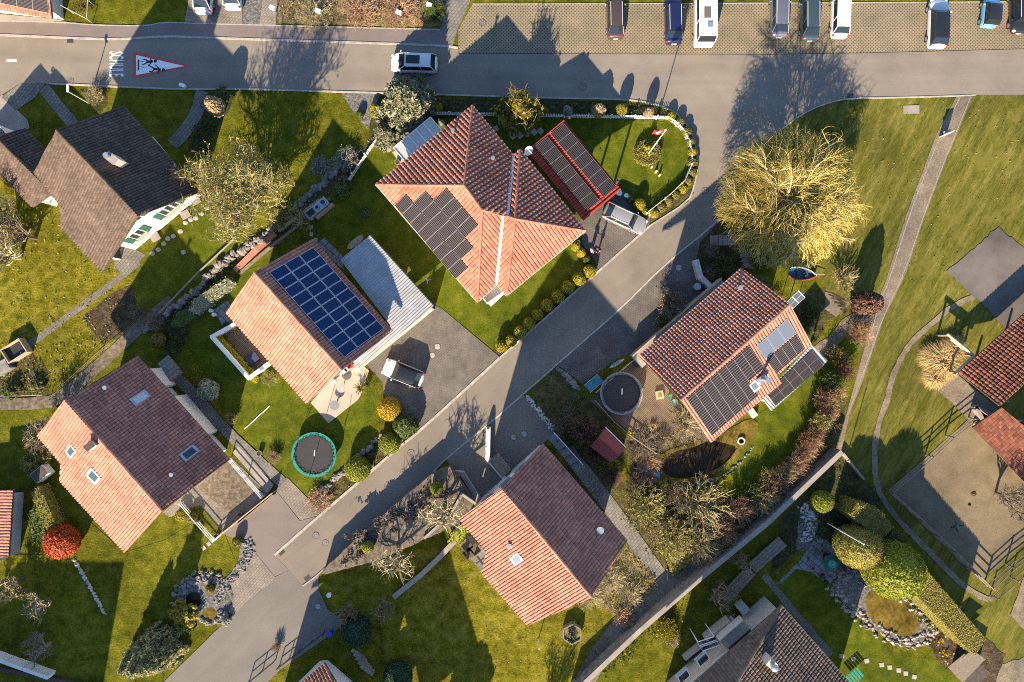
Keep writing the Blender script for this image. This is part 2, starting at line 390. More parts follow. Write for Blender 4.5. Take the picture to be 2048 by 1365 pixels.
# ------------------------------------------------------------------ mesh builder and scene graph
class MB:
    def __init__(s): s.v, s.f, s.t = [], [], []
    def add(s, vs, fs, tint=None):
        b = len(s.v)
        s.v.extend([tuple(v) for v in vs])
        s.f.extend([tuple(i + b for i in f) for f in fs])
        s.t.extend([random.random() if tint is None else tint] * len(fs))
    def arr(s, V, F, T):
        b = len(s.v)
        s.v.extend(map(tuple, V.tolist())); s.f.extend(map(tuple, (F + b).tolist())); s.t.extend(T.tolist())
    def box(s, c, size, rz=0.0, M4=None):
        x, y, z = size[0] / 2, size[1] / 2, size[2] / 2
        ca, sa = math.cos(rz), math.sin(rz)
        vs = []
        for sx, sy, sz in ((-1,-1,-1),(1,-1,-1),(1,1,-1),(-1,1,-1),(-1,-1,1),(1,-1,1),(1,1,1),(-1,1,1)):
            a, b = sx * x, sy * y
            p = Vector((c[0] + a * ca - b * sa, c[1] + a * sa + b * ca, c[2] + sz * z))
            vs.append(M4 @ p if M4 else p)
        s.add(vs, [(0,3,2,1),(4,5,6,7),(0,1,5,4),(1,2,6,5),(2,3,7,6),(3,0,4,7)])
        return s
    def prism(s, pts, z0, z1):
        pts = [Vector((p[0], p[1], 0)) for p in pts]
        ar = sum(pts[i].x * pts[(i+1) % len(pts)].y - pts[(i+1) % len(pts)].x * pts[i].y for i in range(len(pts)))
        if ar < 0: pts.reverse()
        n = len(pts)
        s.add([(p.x, p.y, z0) for p in pts] + [(p.x, p.y, z1) for p in pts],
              [tuple(range(n - 1, -1, -1)), tuple(range(n, 2 * n))] + [(i, (i+1) % n, n + (i+1) % n, n + i) for i in range(n)])
        return s
    def slab(s, top, thick):
        # closed slab below a planar 3-D polygon
        n = len(top)
        s.add([tuple(p) for p in top] + [(p[0], p[1], p[2] - thick) for p in top],
              [tuple(range(n)), tuple(range(2 * n - 1, n - 1, -1))] + [(i, n + i, n + (i+1) % n, (i+1) % n) for i in range(n)])
        return s
    def tube(s, pts, r, sides=6, r1=None, cap=True):
        pts = [Vector(p) for p in pts]
        n = len(pts)
        rs = [r + ((r1 if r1 is not None else r) - r) * i / max(1, n - 1) for i in range(n)]
        vs = []
        for i, p in enumerate(pts):
            d = (pts[min(i+1, n-1)] - pts[max(i-1, 0)])
            if d.length < 1e-9: d = Vector((0, 0, 1))
            d.normalize()
            a = d.cross(Vector((0, 0, 1)) if abs(d.z) < 0.95 else Vector((1, 0, 0))).normalized()
            b = d.cross(a)
            for k in range(sides):
                t = 2 * math.pi * k / sides
                vs.append(p + (a * math.cos(t) + b * math.sin(t)) * rs[i])
        fs = []
        for i in range(n - 1):
            for k in range(sides):
                k2 = (k + 1) % sides
                fs.append((i*sides+k, (i+1)*sides+k, (i+1)*sides+k2, i*sides+k2))
        if cap:
            fs.append(tuple(range(sides))); fs.append(tuple(range(n*sides-1, (n-1)*sides-1, -1)))
        s.add(vs, fs)
        return s
    def cyl(s, c, r, h, sides=24, r1=None):
        return s.tube([c, (c[0], c[1], c[2] + h)], r, sides, r1)
    def ring(s, c, ro, ri, h, sides=40):
        vs, fs = [], []
        for k in range(sides):
            t = 2 * math.pi * k / sides
            for r, z in ((ro, 0), (ro, h), (ri, h), (ri, 0)):
                vs.append((c[0] + r * math.cos(t), c[1] + r * math.sin(t), c[2] + z))
        for k in range(sides):
            k2 = (k + 1) % sides
            for j in range(4):
                fs.append((k*4+j, k2*4+j, k2*4+(j+1) % 4, k*4+(j+1) % 4))
        s.add(vs, fs)
        return s
    def ell(s, c, r, seg=12, rings=8, jit=0.0):
        vs, fs = [], []
        for i in range(rings + 1):
            th = math.pi * i / rings
            for j in range(seg):
                ph = 2 * math.pi * j / seg
                k = 1 + random.uniform(-jit, jit)
                vs.append((c[0] + r[0]*k*math.sin(th)*math.cos(ph), c[1] + r[1]*k*math.sin(th)*math.sin(ph), c[2] + r[2]*k*math.cos(th)))
        for i in range(rings):
            for j in range(seg):
                j2 = (j + 1) % seg
                fs.append((i*seg+j, (i+1)*seg+j, (i+1)*seg+j2, i*seg+j2))
        s.add(vs, fs)
        return s
    def cards(s, C, N, size, aspect=1.6):
        # small leaf-shaped quads
        n = len(C)
        if n == 0: return s
        N = N / np.maximum(np.linalg.norm(N, axis=1, keepdims=True), 1e-6)
        ref = rng.normal(size=(n, 3))
        a = np.cross(N, ref); a /= np.maximum(np.linalg.norm(a, axis=1, keepdims=True), 1e-6)
        b = np.cross(N, a)
        sz = size * rng.uniform(0.6, 1.35, (n, 1)) / 2
        A, B = a * sz * aspect, b * sz
        V = np.stack([C - A, C + B * 0.9, C + A, C - B * 0.9], 1).reshape(-1, 3)
        F = np.arange(n * 4).reshape(-1, 4)
        s.arr(V, F, rng.uniform(0, 1, n))
        return s
    def mesh(s, name, smooth=False):
        me = bpy.data.meshes.new(name)
        me.from_pydata(s.v, [], s.f)
        at = me.attributes.new("tint", 'FLOAT', 'FACE')
        at.data.foreach_set("value", s.t)
        if smooth: me.polygons.foreach_set("use_smooth", [True] * len(me.polygons))
        me.update()
        return me
    def build(s, name, mat, parent=None, origin=None, smooth=False):
        """one mesh object; vertices were given in world space unless the parent sits at the origin of a local kit"""
        o0 = Vector(parent['o'] if parent is not None and 'o' in parent else (0, 0, 0)) if origin is None else Vector(origin)
        if o0.length: s.v = [(x - o0.x, y - o0.y, z - o0.z) for x, y, z in s.v]
        me = s.mesh(name, smooth)
        return link(name, me, mat, parent, None if parent is not None else o0)
def link(name, me, mat, parent=None, loc=None):
    o = bpy.data.objects.new(name, me)
    COL.objects.link(o)
    if mat is not None and not me.materials:
        me.materials.append(M[mat] if isinstance(mat, str) else mat)
    if parent is not None: o.parent = parent
    if loc is not None: o.location = loc
    return o
def setmat(o, mat):
    o.material_slots[0].link = 'OBJECT'
    o.material_slots[0].material = M[mat]
def tag(o, label, cat, group=None):
    o['label'] = label; o['category'] = cat
    if group: o['group'] = group
    return o
OFFS = {}
def thing(name, label, cat, loc=(0, 0, 0), rz=0.0, group=None, local=False):
    o = bpy.data.objects.new(name, None)
    COL.objects.link(o)
    o.location = loc; o.rotation_euler = (0, 0, rz)
    o.empty_display_size = 0.2
    tag(o, label, cat, group)
    if not local: OFFS[o.name] = Vector(loc)
    return o
_ob = MB.build
def _build(s, name, mat, parent=None, origin=None, smooth=False):
    if parent is not None and origin is None:
        p = parent
        while p.parent is not None: p = p.parent
        origin = OFFS.get(p.name, Vector((0, 0, 0)))
    return _ob(s, name, mat, parent, origin, smooth)
MB.build = _build
def dup(root, loc, rz, label, group=None, scale=None):
    r = root.copy(); COL.objects.link(r)
    r.location = loc; r.rotation_euler = (0, 0, rz)
    if scale: r.scale = scale
    r['label'] = label
    if group: r['group'] = group
    for ch in list(root.children):
        c = ch.copy(); COL.objects.link(c); c.parent = r
        for g in list(ch.children):
            d = g.copy(); COL.objects.link(d); d.parent = c
    return r
ORD = ['first','second','third','fourth','fifth','sixth','seventh','eighth','ninth','tenth','eleventh','twelfth','thirteenth','fourteenth','fifteenth','sixteenth','seventeenth','eighteenth','nineteenth','twentieth']

# ------------------------------------------------------------------ flat ground sheets, each a few millimetres above what it lies on
SHEETS = []
def _overl(a, b): return not (a[2] < b[0] or b[2] < a[0] or a[3] < b[1] or b[3] < a[1])
def level(pts):
    bb = (min(p[0] for p in pts), min(p[1] for p in pts), max(p[0] for p in pts), max(p[1] for p in pts))
    l = 1 + max([s[1] for s in SHEETS if _overl(s[0], bb)], default=0)
    SHEETS.append((bb, l))
    return l * 0.005
def smooth_poly(pts, it=2, closed=True):
    for _ in range(it):
        q = []
        n = len(pts)
        for i in range(n if closed else n - 1):
            a, b = pts[i], pts[(i + 1) % n]
            q += [(a[0]*.75+b[0]*.25, a[1]*.75+b[1]*.25), (a[0]*.25+b[0]*.75, a[1]*.25+b[1]*.75)]
        if not closed: q = [pts[0]] + q + [pts[-1]]
        pts = q
    return pts
def rough_edge(pts, amp=2.0, step=9.0):
    q = []
    for i in range(len(pts)):
        a, b = pts[i], pts[(i+1) % len(pts)]
        n = max(1, int(math.hypot(b[0]-a[0], b[1]-a[1]) / step))
        for k in range(n):
            t = k / n
            q.append((a[0]+(b[0]-a[0])*t+random.uniform(-amp, amp), a[1]+(b[1]-a[1])*t+random.uniform(-amp, amp)))
    return q
def sheet(name, mat, pts, rnd=0, rag=0.0, kind='structure'):
    if rnd: pts = smooth_poly(pts, rnd)
    if rag: pts = rough_edge(pts, rag)
    w = [W(*p) for p in pts]
    z = level(w)
    c = sum(w, Vector()) / len(w)
    bm = bmesh.new()
    vs = [bm.verts.new((p.x - c.x, p.y - c.y, 0)) for p in w]
    f = bm.faces.new(vs)
    f.normal_update()
    if f.normal.z < 0: f.normal_flip()
    bmesh.ops.triangulate(bm, faces=[f])
    me = bpy.data.meshes.new(name); bm.to_mesh(me); bm.free()
    o = link(name, me, mat, None, (c.x, c.y, z))
    o['kind'] = kind
    return o
def ribbon_pts(path, w, rnd=1):
    if rnd: path = smooth_poly(path, rnd, False)
    L, Rr = [], []
    for i, p in enumerate(path):
        a, b = path[max(i-1, 0)], path[min(i+1, len(path)-1)]
        d = math.hypot(b[0]-a[0], b[1]-a[1]) or 1
        nx, ny = -(b[1]-a[1]) / d, (b[0]-a[0]) / d
        L.append((p[0]+nx*w/2, p[1]+ny*w/2)); Rr.append((p[0]-nx*w/2, p[1]-ny*w/2))
    return L + Rr[::-1]
def ribbon(name, mat, path, w, rnd=1, rag=0.0):
    return sheet(name, mat, ribbon_pts(path, w, rnd), 0, rag)
def curb(path, w=4.0, h=0.09, rnd=1, mat='kerb', name='kerb'):
    h += random.uniform(0, 0.012)
    if rnd: path = smooth_poly(path, rnd, False)
    mb = MB()
    L = ribbon_pts(path, w, 0); n = len(path)
    A, B = [W(*p) for p in L[:n]], [W(*p) for p in L[n:][::-1]]
    for i in range(n - 1):
        q = [A[i], A[i+1], B[i+1], B[i]]
        mb.add([(p.x, p.y, 0) for p in q] + [(p.x, p.y, h) for p in q], [(4,5,6,7),(0,1,5,4),(3,7,6,2)])
    o = mb.build(name, mat)
    o['kind'] = 'structure'
    return o

# ================================================================== THE GROUND
def parking_mat():
    m, t, b = _new('grass_grid_paving')
    b.inputs["Roughness"].default_value = 0.95
    b.inputs["Specular IOR Level"].default_value = 0.15
    mp = _pos(t, True, R(45), (1, 1, 1))
    br = t.nodes.new("ShaderNodeTexBrick")
    br.offset = 0.0
    t.links.new(mp, br.inputs["Vector"])
    br.inputs["Color1"].default_value = (0.066, 0.058, 0.034, 1)
    br.inputs["Color2"].default_value = (0.088, 0.074, 0.045, 1)
    br.inputs["Mortar"].default_value = (0.205, 0.165, 0.120, 1)
    br.inputs["Scale"].default_value = 1.0
    br.inputs["Mortar Size"].default_value = 0.062
    br.inputs["Brick Width"].default_value = 0.24
    br.inputs["Row Height"].default_value = 0.24
    n = _noise(t, _pos(t), 0.35, 6, 0.65)
    r = _ramp(t, [(0.32, (0.76, 0.80, 0.74)), (0.68, (1.22, 1.18, 1.12))])
    t.links.new(n.outputs[0], r.inputs[0])
    col = _mix(t, 1.0, br.outputs["Color"], r.outputs[0], 'MULTIPLY')
    n2 = _noise(t, _pos(t), 0.18, 5, 0.6)
    r2 = _ramp(t, [(0.56, (0, 0, 0)), (0.74, (0.7, 0.7, 0.7))])
    t.links.new(n2.outputs[0], r2.inputs[0])
    col = _mix(t, r2.outputs[0], col, (0.115, 0.098, 0.060))
    t.links.new(col, b.inputs["Base Color"])
    n3 = _noise(t, _pos(t), 12, 3)
    _bump(t, b, n3.outputs[0], 0.5, 0.03)
    return m
M['parking'] = parking_mat()

g = MB(); g.add([(-500, -500, 0), (500, -500, 0), (500, 500, 0), (-500, 500, 0)], [(0, 1, 2, 3)])
o = g.build('ground', 'lawn'); o['kind'] = 'structure'

# lawns and planted ground
sheet('meadow', 'meadow', [(1440,180),(2160,180),(2160,1420),(1960,1420),(1860,1240),(1700,950),(1680,900),(1700,820),(1720,700),(1640,560),(1500,420),(1440,400),(1520,280)])
sheet('lawn', 'lawn_olive', [(-80,300),(60,300),(270,560),(285,560),(262,575),(335,630),(130,800),(-80,800)])
sheet('lawn', 'lawn_deep', [(262,572),(300,505),(400,400),(440,420),(492,470),(492,478),(310,630)])
sheet('lawn', 'lawn', [(455,180),(690,188),(745,300),(690,330),(620,400),(590,420),(470,500),(440,420),(400,380),(380,330),(440,240)])
sheet('lawn', 'lawn_deep', [(770,250),(860,236),(1290,236),(1350,250),(1384,300),(1380,350),(1290,450),(1180,540),(1000,705),(870,610),(740,470),(630,480),(500,550),(600,450),(680,380)])
sheet('lawn', 'lawn_deep', [(360,640),(450,560),(640,480),(760,800),(700,920),(640,985),(600,1010),(540,930),(430,790)])
sheet('lawn', 'lawn', [(130,1000),(250,1105),(330,1080),(430,1020),(470,1120),(400,1180),(340,1290),(300,1320),(170,1290),(60,1060)])
sheet('lawn', 'lawn', [(-80,1110),(150,1110),(240,1300),(300,1420),(-80,1420)])
sheet('lawn', 'lawn_olive', [(640,1150),(740,1120),(930,1080),(1060,1250),(1180,1195),(1240,1240),(1100,1420),(760,1420),(690,1240),(640,1180)])
sheet('lawn', 'rough', [(1240,960),(1310,980),(1520,1000),(1690,790),(1690,870),(1530,1035),(1340,1170),(1230,1030)])
sheet('lawn', 'lawn_deep', [(1440,880),(1560,800),(1640,740),(1690,690),(1690,790),(1600,890),(1500,960),(1420,950)])
sheet('lawn', 'rough', [(1060,780),(1110,740),(1165,790),(1260,880),(1240,960),(1240,1010),(1100,870)])
sheet('lawn', 'lawn', [(1380,1150),(1560,1040),(1640,960),(1690,910),(1770,990),(1960,1280),(1960,1420),(1180,1420),(1200,1340)])
sheet('lawn', 'lawn_deep', [(1560,1165),(1590,1140),(1625,1145),(1655,1172),(1690,1210),(1720,1240),(1790,1310),(1960,1330),(1960,1420),(1720,1420),(1580,1230)])
sheet('flower_bed', 'soil_green', [(745,190),(860,200),(1060,200),(1240,204),(1300,212),(1345,230),(1290,236),(860,236),(770,250),(735,300)])
sheet('flower_bed', 'soil', [(1345,228),(1380,262),(1395,320),(1384,378),(1340,425),(1300,445),(1290,440),(1376,372),(1386,320),(1372,270)], 1)
sheet('flower_bed', 'soil', [(1192,528),(1186,553),(1000,716),(985,700)])
sheet('gravel_bed', 'gravel_grey', [(683,186),(760,189),(745,230),(735,260),(700,215)])
sheet('flower_bed', 'dry', [(555,0),(895,0),(885,40),(880,54),(620,50),(555,46)], 0, 2)
sheet('verge', 'lawn', [(945,-60),(2120,-60),(2120,7),(945,10)])
sheet('flower_bed', 'soil_green', [(330,640),(355,610),(470,500),(480,520),(440,570),(385,640),(370,690),(345,720),(320,690)], 0, 2)
sheet('flower_bed', 'rough', [(590,420),(660,365),(700,305),(760,270),(700,365),(640,400),(615,440),(530,505),(480,520),(470,500)], 0, 2)
sheet('flower_bed', 'soil', [(165,635),(225,585),(262,572),(285,640),(205,690)], 0, 2)
sheet('flower_bed', 'soil_green', [(160,178),(212,178),(218,205),(200,228),(178,205)], 0, 2)
sheet('flower_bed', 'rough', [(0,740),(60,700),(100,745),(95,795),(0,790)], 0, 2)
sheet('flower_bed', 'soil_green', [(410,190),(450,180),(475,190),(440,250),(400,300),(370,310),(400,250)], 0, 2)
sheet('flower_bed', 'rough', [(640,985),(700,920),(770,880),(832,870),(800,893),(740,945),(643,1030),(610,1010)], 0, 1.5)
# the gravel garden stands on a terrace above the lane
BEDH = 1.7
bed = rough_edge([(862,950),(900,935),(950,1003),(930,1040),(870,1070),(760,1120),(650,1150),(641,1146),(700,1090),(784,1015)], 1.0)
bw = [W(p[0], p[1], BEDH) for p in bed]
mb = MB(); mb.prism(bw, 0, BEDH); o = mb.build('gravel_terrace', 'gravel_tan'); o['kind'] = 'structure'
sheet('flower_bed', 'dry', [(1185,1190),(1255,1090),(1310,1150),(1325,1180),(1240,1250)], 0, 2)
sheet('flower_bed', 'rough', [(1060,1010),(1170,900),(1240,970),(1250,1070),(1380,1140),(1330,1175),(1240,1060)], 0, 2)
sheet('flower_bed', 'soil_green', [(1390,480),(1445,440),(1520,510),(1480,540),(1430,585),(1395,560)], 0, 2)
sheet('flower_bed', 'rough', [(1595,585),(1650,575),(1700,605),(1660,640),(1640,665),(1600,640)], 0, 2)
sheet('vegetable_rows', 'dirt', [(1652,578),(1702,606),(1672,634),(1648,618)], 0, 1.5)
for k in range(6): ribbon('furrow', 'soil', [(1650+k*6,582+k*7.5),(1668+k*5.5,588+k*6.5),(1694-k*1.5,604+k*5)], 3, 1, .6)
sheet('flower_bed', 'soil_green', [(1570,600),(1610,590),(1650,660),(1625,690)], 0, 2)
sheet('flower_bed', 'soil_green', [(1560,1040),(1640,950),(1680,915),(1770,1000),(1740,1060),(1680,1110),(1630,1070),(1540,1150)], 0, 2)
sheet('flower_bed', 'soil', [(1850,1280),(1900,1260),(1960,1300),(1930,1350),(1890,1340)], 0, 2)
sheet('verge', 'rough', [(1310,850),(1330,860),(1400,890),(1330,905),(1310,960),(1330,985),(1255,965),(1260,890)], 0, 2)

# roads, pavements, drives
sheet('road', 'road', [(-80,71),(0,71),(140,77),(240,80),(330,73),(400,76),(520,80),(890,92),(916,97),(916,108),(1540,110),(1735,107),(2160,96),(2160,189),(1950,191),(1905,193),(1790,196),(1700,197),(1650,207),(1600,231),(1560,262),(1500,330),(1444,430),(1420,455),(1376,405),(1388,375),(1396,330),(1391,290),(1376,250),(1346,222),(1300,206),(1240,199),(1060,196),(1010,194),(700,185),(460,178),(380,180),(250,175),(100,168),(40,168),(0,193),(-80,250)])
sheet('lane', 'lane', [(1376,404),(1421,456),(1333,526),(1238,621),(1157,691),(1115,730),(1046,789),(982,845),(895,914),(862,948),(784,1015),(641,1146),(606,1172),(550,1110),(640,1031),(740,945),(800,893),(836,866),(1000,716),(1186,553),(1300,452)])
sheet('lane', 'lane_grey', [(578,1140),(606,1172),(638,1147),(637,1178),(655,1218),(690,1245),(672,1262),(560,1340),(470,1430),(260,1430),(467,1228),(520,1184)])
sheet('pavement', 'walk', [(-80,40),(0,40),(135,45),(187,50),(290,52),(330,44),(400,47),(880,59),(905,55),(916,10),(940,0),(900,95),(890,91),(520,79),(400,75),(330,72),(240,79),(140,76),(-80,70)])
sheet('driveway', 'concrete', [(-80,22),(105,38),(135,44),(-80,40)])
sheet('driveway', 'drive_tan', [(385,-40),(485,-40),(485,49),(400,47),(370,44)])
sheet('gravel_bed', 'gravel_grey', [(488,-40),(530,-40),(520,50),(485,49)])
sheet('driveway', 'drive_tan', [(530,-40),(558,-40),(552,52),(520,51)])
sheet('driveway', 'concrete', [(-80,200),(0,195),(5,190),(55,240),(60,255),(30,290),(-80,330)])
sheet('driveway', 'path_grey', [(40,168),(90,169),(72,195),(32,222),(3,195)])
ribbon('path', 'path_grey', [(88,175),(110,205),(150,252)], 24)
ribbon('path', 'path_grey', [(405,183),(395,225),(370,265),(345,290)], 26)
sheet('parking_lot', 'parking', [(945,9),(2160,5),(2160,95),(1735,106),(1540,109),(917,107),(917,60)])
sheet('path', 'path_grey', [(895,-40),(940,-40),(940,5),(915,60),(905,95),(880,58),(890,30)])
sheet('driveway', 'drive_dark', [(1160,440),(1240,375),(1260,405),(1300,430),(1300,450),(1187,552),(1192,525),(1165,490)])
sheet('driveway', 'drive', [(868,610),(884,618),(1000,715),(838,865),(812,846),(768,790),(765,765),(720,715),(700,700)])
sheet('path', 'cream', [(622,806),(657,847),(716,800),(722,790),(738,742),(720,725),(680,735)])
sheet('path', 'grey_slab', [(634,488),(650,475),(692,520),(684,540)])
sheet('path', 'grey_slab', [(426,622),(455,600),(480,640),(452,660)])
sheet('driveway', 'drive_tan', [(325,1025),(462,915),(530,980),(534,990),(446,1066),(425,1040),(400,1010),(340,1035)])
sheet('driveway', 'gravel_tan', [(395,975),(462,918),(520,975),(462,1030)])
sheet('driveway', 'walk', [(445,1066),(552,981),(600,1042),(640,1031),(550,1110),(578,1141),(550,1153),(503,1095)])
sheet('driveway', 'drive_tan', [(503,1096),(550,1154),(577,1142),(519,1184),(466,1229),(432,1210),(462,1165),(492,1125)])
sheet('driveway', 'drive_tan', [(552,980),(575,955),(640,1022),(640,1030),(601,1041)])
ribbon('path', 'path_grey', [(330,730),(390,790),(450,860),(520,925),(565,965)], 22, 1)
sheet('path', 'concrete', [(465,905),(478,893),(548,970),(535,988)])
sheet('driveway', 'drive_dark', [(1445,437),(1400,485),(1392,520),(1400,560),(1440,590),(1290,695),(1232,720),(1165,768),(1116,731),(1158,691),(1239,621),(1334,526)])
sheet('driveway', 'lane', [(1047,790),(1112,868),(1092,882),(950,1010),(905,945),(893,918),(983,845)])
ribbon('path', 'path_grey', [(1110,870),(1180,960),(1240,1040),(1340,1180)], 30, 0)
ribbon('path', 'path_slab', [(1400,1125),(1300,1200),(1210,1285),(1140,1420)], 40, 1)
ribbon('path', 'path_slab', [(-40,755),(50,697),(170,607),(240,556),(278,525)], 13, 1, 0.6)
sheet('path', 'path_grey', [(228,520),(245,492),(272,500),(292,510),(268,540),(248,553),(230,535)])
ribbon('path', 'gravel_tan', [(-60,808),(95,808),(130,790),(200,730),(280,655),(345,600)], 24, 1, 0.6)
ribbon('path', 'path_grey', [(640,480),(690,540)], 2, 0)
sheet('path', 'conc_path', [(1912,194),(1945,193),(1888,330),(1850,430),(1812,545),(1790,592),(1766,640),(1746,700),(1722,770),(1698,830),(1684,900),(1672,903),(1684,860),(1700,800),(1730,690),(1755,600),(1772,560),(1812,430),(1850,330),(1872,270)])
ribbon('path', 'gravel_tan', [(1752,630),(1700,640),(1670,680),(1640,700),(1620,720)], 26, 1, 1.0)
ribbon('trail', 'dirt', [(1950,592),(1900,615),(1850,658),(1815,692),(1792,735),(1780,768),(1776,795),(1762,830),(1752,870),(1748,910),(1750,960),(1765,1000),(1800,1045),(1860,1105),(1920,1168),(1968,1198),(1985,1200)], 11, 2, 1.2)
sheet('sports_court', 'court', [(1995,455),(2160,585),(2160,700),(2010,660),(1968,612),(1892,545)], 0, 2.2)
sheet('riding_court', 'sand', [(1776,982),(1938,838),(2160,1020),(2160,1045),(2048,1086),(1960,1163)], 0, 1.0)
sheet('driveway', 'conc_path', [(1870,778),(1908,744),(2010,830),(1945,850),(1905,808)])
sheet('court', 'dirt', [(2048,1150),(2160,1100),(2160,1260),(2048,1260),(2020,1230)], 0, 1)
sheet('path', 'dirt', [(2000,1330),(2160,1280),(2160,1420),(1960,1420),(1960,1370)], 0, 2)
sheet('lawn', 'soil', [(1910,1290),(1965,1270),(2010,1310),(1980,1400),(1940,1350)], 0, 2)
sheet('slab', 'concrete', [(1806,212),(1838,211),(1838,228),(1806,229)])

# H5 garden
sheet('deck', 'deck', [(1188,790),(1250,730),(1280,705),(1345,790),(1412,868),(1425,880),(1380,892),(1325,862),(1300,885),(1262,868),(1180,802)])
sheet('deck', 'deck', [(1262,975),(1275,925),(1325,945),(1318,965)])
sheet('pond_rim', 'water_gold', [(1300,930),(1325,905),(1360,893),(1420,878),(1455,860),(1500,835),(1520,850),(1500,885),(1470,915),(1440,945),(1385,965),(1330,965)], 1, 1.0)
sheet('pond', 'water', [(1318,930),(1345,903),(1380,898),(1420,880),(1455,888),(1475,895),(1455,925),(1420,945),(1380,958),(1335,955)], 1)

# bottom right garden
sheet('path', 'grey_slab', [(1550,1170),(1600,1120),(1632,1075),(1652,1080),(1700,1130),(1655,1172),(1625,1145),(1592,1138),(1562,1168)])
ribbon('path', 'path_grey', [(1528,1150),(1560,1190),(1610,1250),(1662,1310)], 14, 1, 0.8)
sheet('gravel_bed', 'gravel_grey', [(1655,1172),(1700,1130),(1740,1160),(1800,1190),(1830,1215),(1870,1260),(1850,1285),(1800,1295),(1760,1265),(1722,1240),(1690,1210)], 1, 1.5)
sheet('pond', 'water_gold', [(1735,1180),(1775,1172),(1812,1200),(1842,1228),(1838,1262),(1812,1278),(1768,1262),(1738,1240),(1730,1205)], 2)
sheet('gravel_bed', 'gravel_grey', [(1600,1005),(1625,1000),(1640,1035),(1625,1090),(1590,1110),(1596,1060)], 1, 2)

# bottom left garden pond
sheet('gravel_bed', 'gravel_grey', [(352,1205),(360,1170),(395,1150),(430,1152),(462,1168),(470,1200),(450,1240),(410,1250),(370,1235)], 1, 1.0)
sheet('pond', 'water', [(370,1195),(385,1182),(400,1186),(406,1205),(392,1215),(375,1212)], 2)
sheet('pond', 'water_gold', [(405,1222),(420,1213),(434,1222),(436,1235),(420,1242),(408,1238)], 2)
sheet('gravel_bed', 'gravel_grey', [(484,1078),(500,1085),(503,1100),(492,1125),(470,1148),(462,1165),(450,1160),(475,1130),(480,1105)], 0, 1.0)

# kerbs
curb([(0,71),(140,77),(240,80),(330,73),(400,76),(520,80),(890,92),(916,97)], 4)
curb([(-60,44),(0,42),(135,46),(187,51),(290,53),(330,45),(400,48),(485,50),(880,60)], 2.2, 0.06)
curb([(100,168),(250,175),(380,180),(460,178),(700,185),(1010,194),(1060,196),(1240,199),(1300,206),(1346,222),(1376,250),(1391,290),(1396,330),(1388,375),(1376,404),(1300,452)], 3, 0.1)
curb([(1300,452),(1186,553),(1000,716)], 4, 0.1)
curb([(1000,716),(836,866),(800,893),(740,945),(640,1031),(550,1110)], 5, 0.10)
curb([(1950,191),(1905,193),(1790,196),(1700,197),(1650,207),(1600,231),(1560,262)], 2.5, 0.08)
curb([(1444,430),(1421,456),(1333,526),(1238,621),(1157,691),(1046,789),(982,845),(893,916),(862,948)], 3.4, 0.08)
curb([(862,948),(784,1015),(641,1146),(606,1172)], 2.5, 0.12)
curb([(550,1110),(606,1172)], 2.5, 0.02)
curb([(606,1172),(638,1147)], 2, 0.06)
curb([(1920,194),(1880,272),(1856,331),(1818,431),(1778,561),(1760,601),(1735,691)], 1.3, 0.05, mat='path_edge')
curb([(1941,194),(1885,330),(1847,430),(1809,545),(1763,640),(1743,700),(1695,830)], 1.3, 0.05, mat='path_edge')
curb([(945,9),(1400,8),(2100,4)], 1.8, 0.06)
curb([(578,1141),(550,1154),(519,1185),(466,1229),(326,1367)], 1.6, 0.03)

# ================================================================== ROAD MARKINGS AND LIDS
def paint_poly(pts, mat, name, parent, z):
    w = [W(*p) for p in pts]
    mb = MB(); ar = sum(w[i].x*w[(i+1)%len(w)].y-w[(i+1)%len(w)].x*w[i].y for i in range(len(w)))
    if ar < 0: w.reverse()
    mb.prism(w, z, z + 0.002)
    return mb.build(name, mat, parent)
zr = level([W(200, 100), W(400, 160)]) + 0.004
tm = thing('school_warning_marking', 'painted red and white warning triangle with running children on the school road', 'road marking', W(310, 133))
paint_poly([(267,104),(267,157),(385,133)], 'paint_red', 'border', tm, zr)
paint_poly([(273,111),(273,151),(369,133)], 'paint', 'field', tm, zr + 0.006)
pg = MB()
def kid(ox, oy, s, fl):
    q = []
    def P(x, y): return W(ox + x * s, oy + y * s * fl)
    def limb(a, b, r0, r1):
        A, B = P(*a), P(*b); d = (B - A); n = Vector((-d.y, d.x, 0)).normalized()
        w = [A + n*r0, A - n*r0, B - n*r1, B + n*r1]
        ar = sum(w[i].x*w[(i+1)%4].y-w[(i+1)%4].x*w[i].y for i in range(4))
        if ar < 0: w.reverse()
        pg.prism(w, zr + 0.012, zr + 0.013)
    limb((10, 0), (21, 1), .13, .10)
    limb((10, 0), (5, 5), .09, .06); limb((5, 5), (0, 4), .06, .05)
    limb((10, 0), (4, -4), .09, .06); limb((4, -4), (-2, -7), .06, .05)
    limb((19, 1), (15, 6), .06, .05); limb((15, 6), (18, 9), .05, .04)
    limb((19, 1), (14, -5), .06, .05); limb((14, -5), (10, -8), .05, .04)
    c = P(25.5, 1.5)
    pg.prism([(c.x + .17*math.cos(t*math.pi/6), c.y + .17*math.sin(t*math.pi/6)) for t in range(12)], zr + 0.012, zr + 0.013)
kid(299, 139, 1.12, 1); kid(287, 124.5, 0.95, -1)
for a, b in (((276,120),(279,142)), ((279,123),(288,124)), ((279,133),(291,137))):
    w0, w1 = W(*a), W(*b)
    if a[0] == 276: pg.prism([W(276,120), W(279,120), W(279,142), W(276,142)], zr + 0.009, zr + 0.010)
    else: pg.tube([w0 + Vector((0, 0, zr + .008)), w1 + Vector((0, 0, zr + .008))], 0.02, 4)
pg.build('children_symbol', 'black', tm)
cu = bpy.data.curves.new('school_lettering', 'FONT')
cu.body = 'SCHULE'
cu.size = 1.0; cu.offset = 0.012
cu.align_x = 'CENTER'; cu.align_y = 'CENTER'
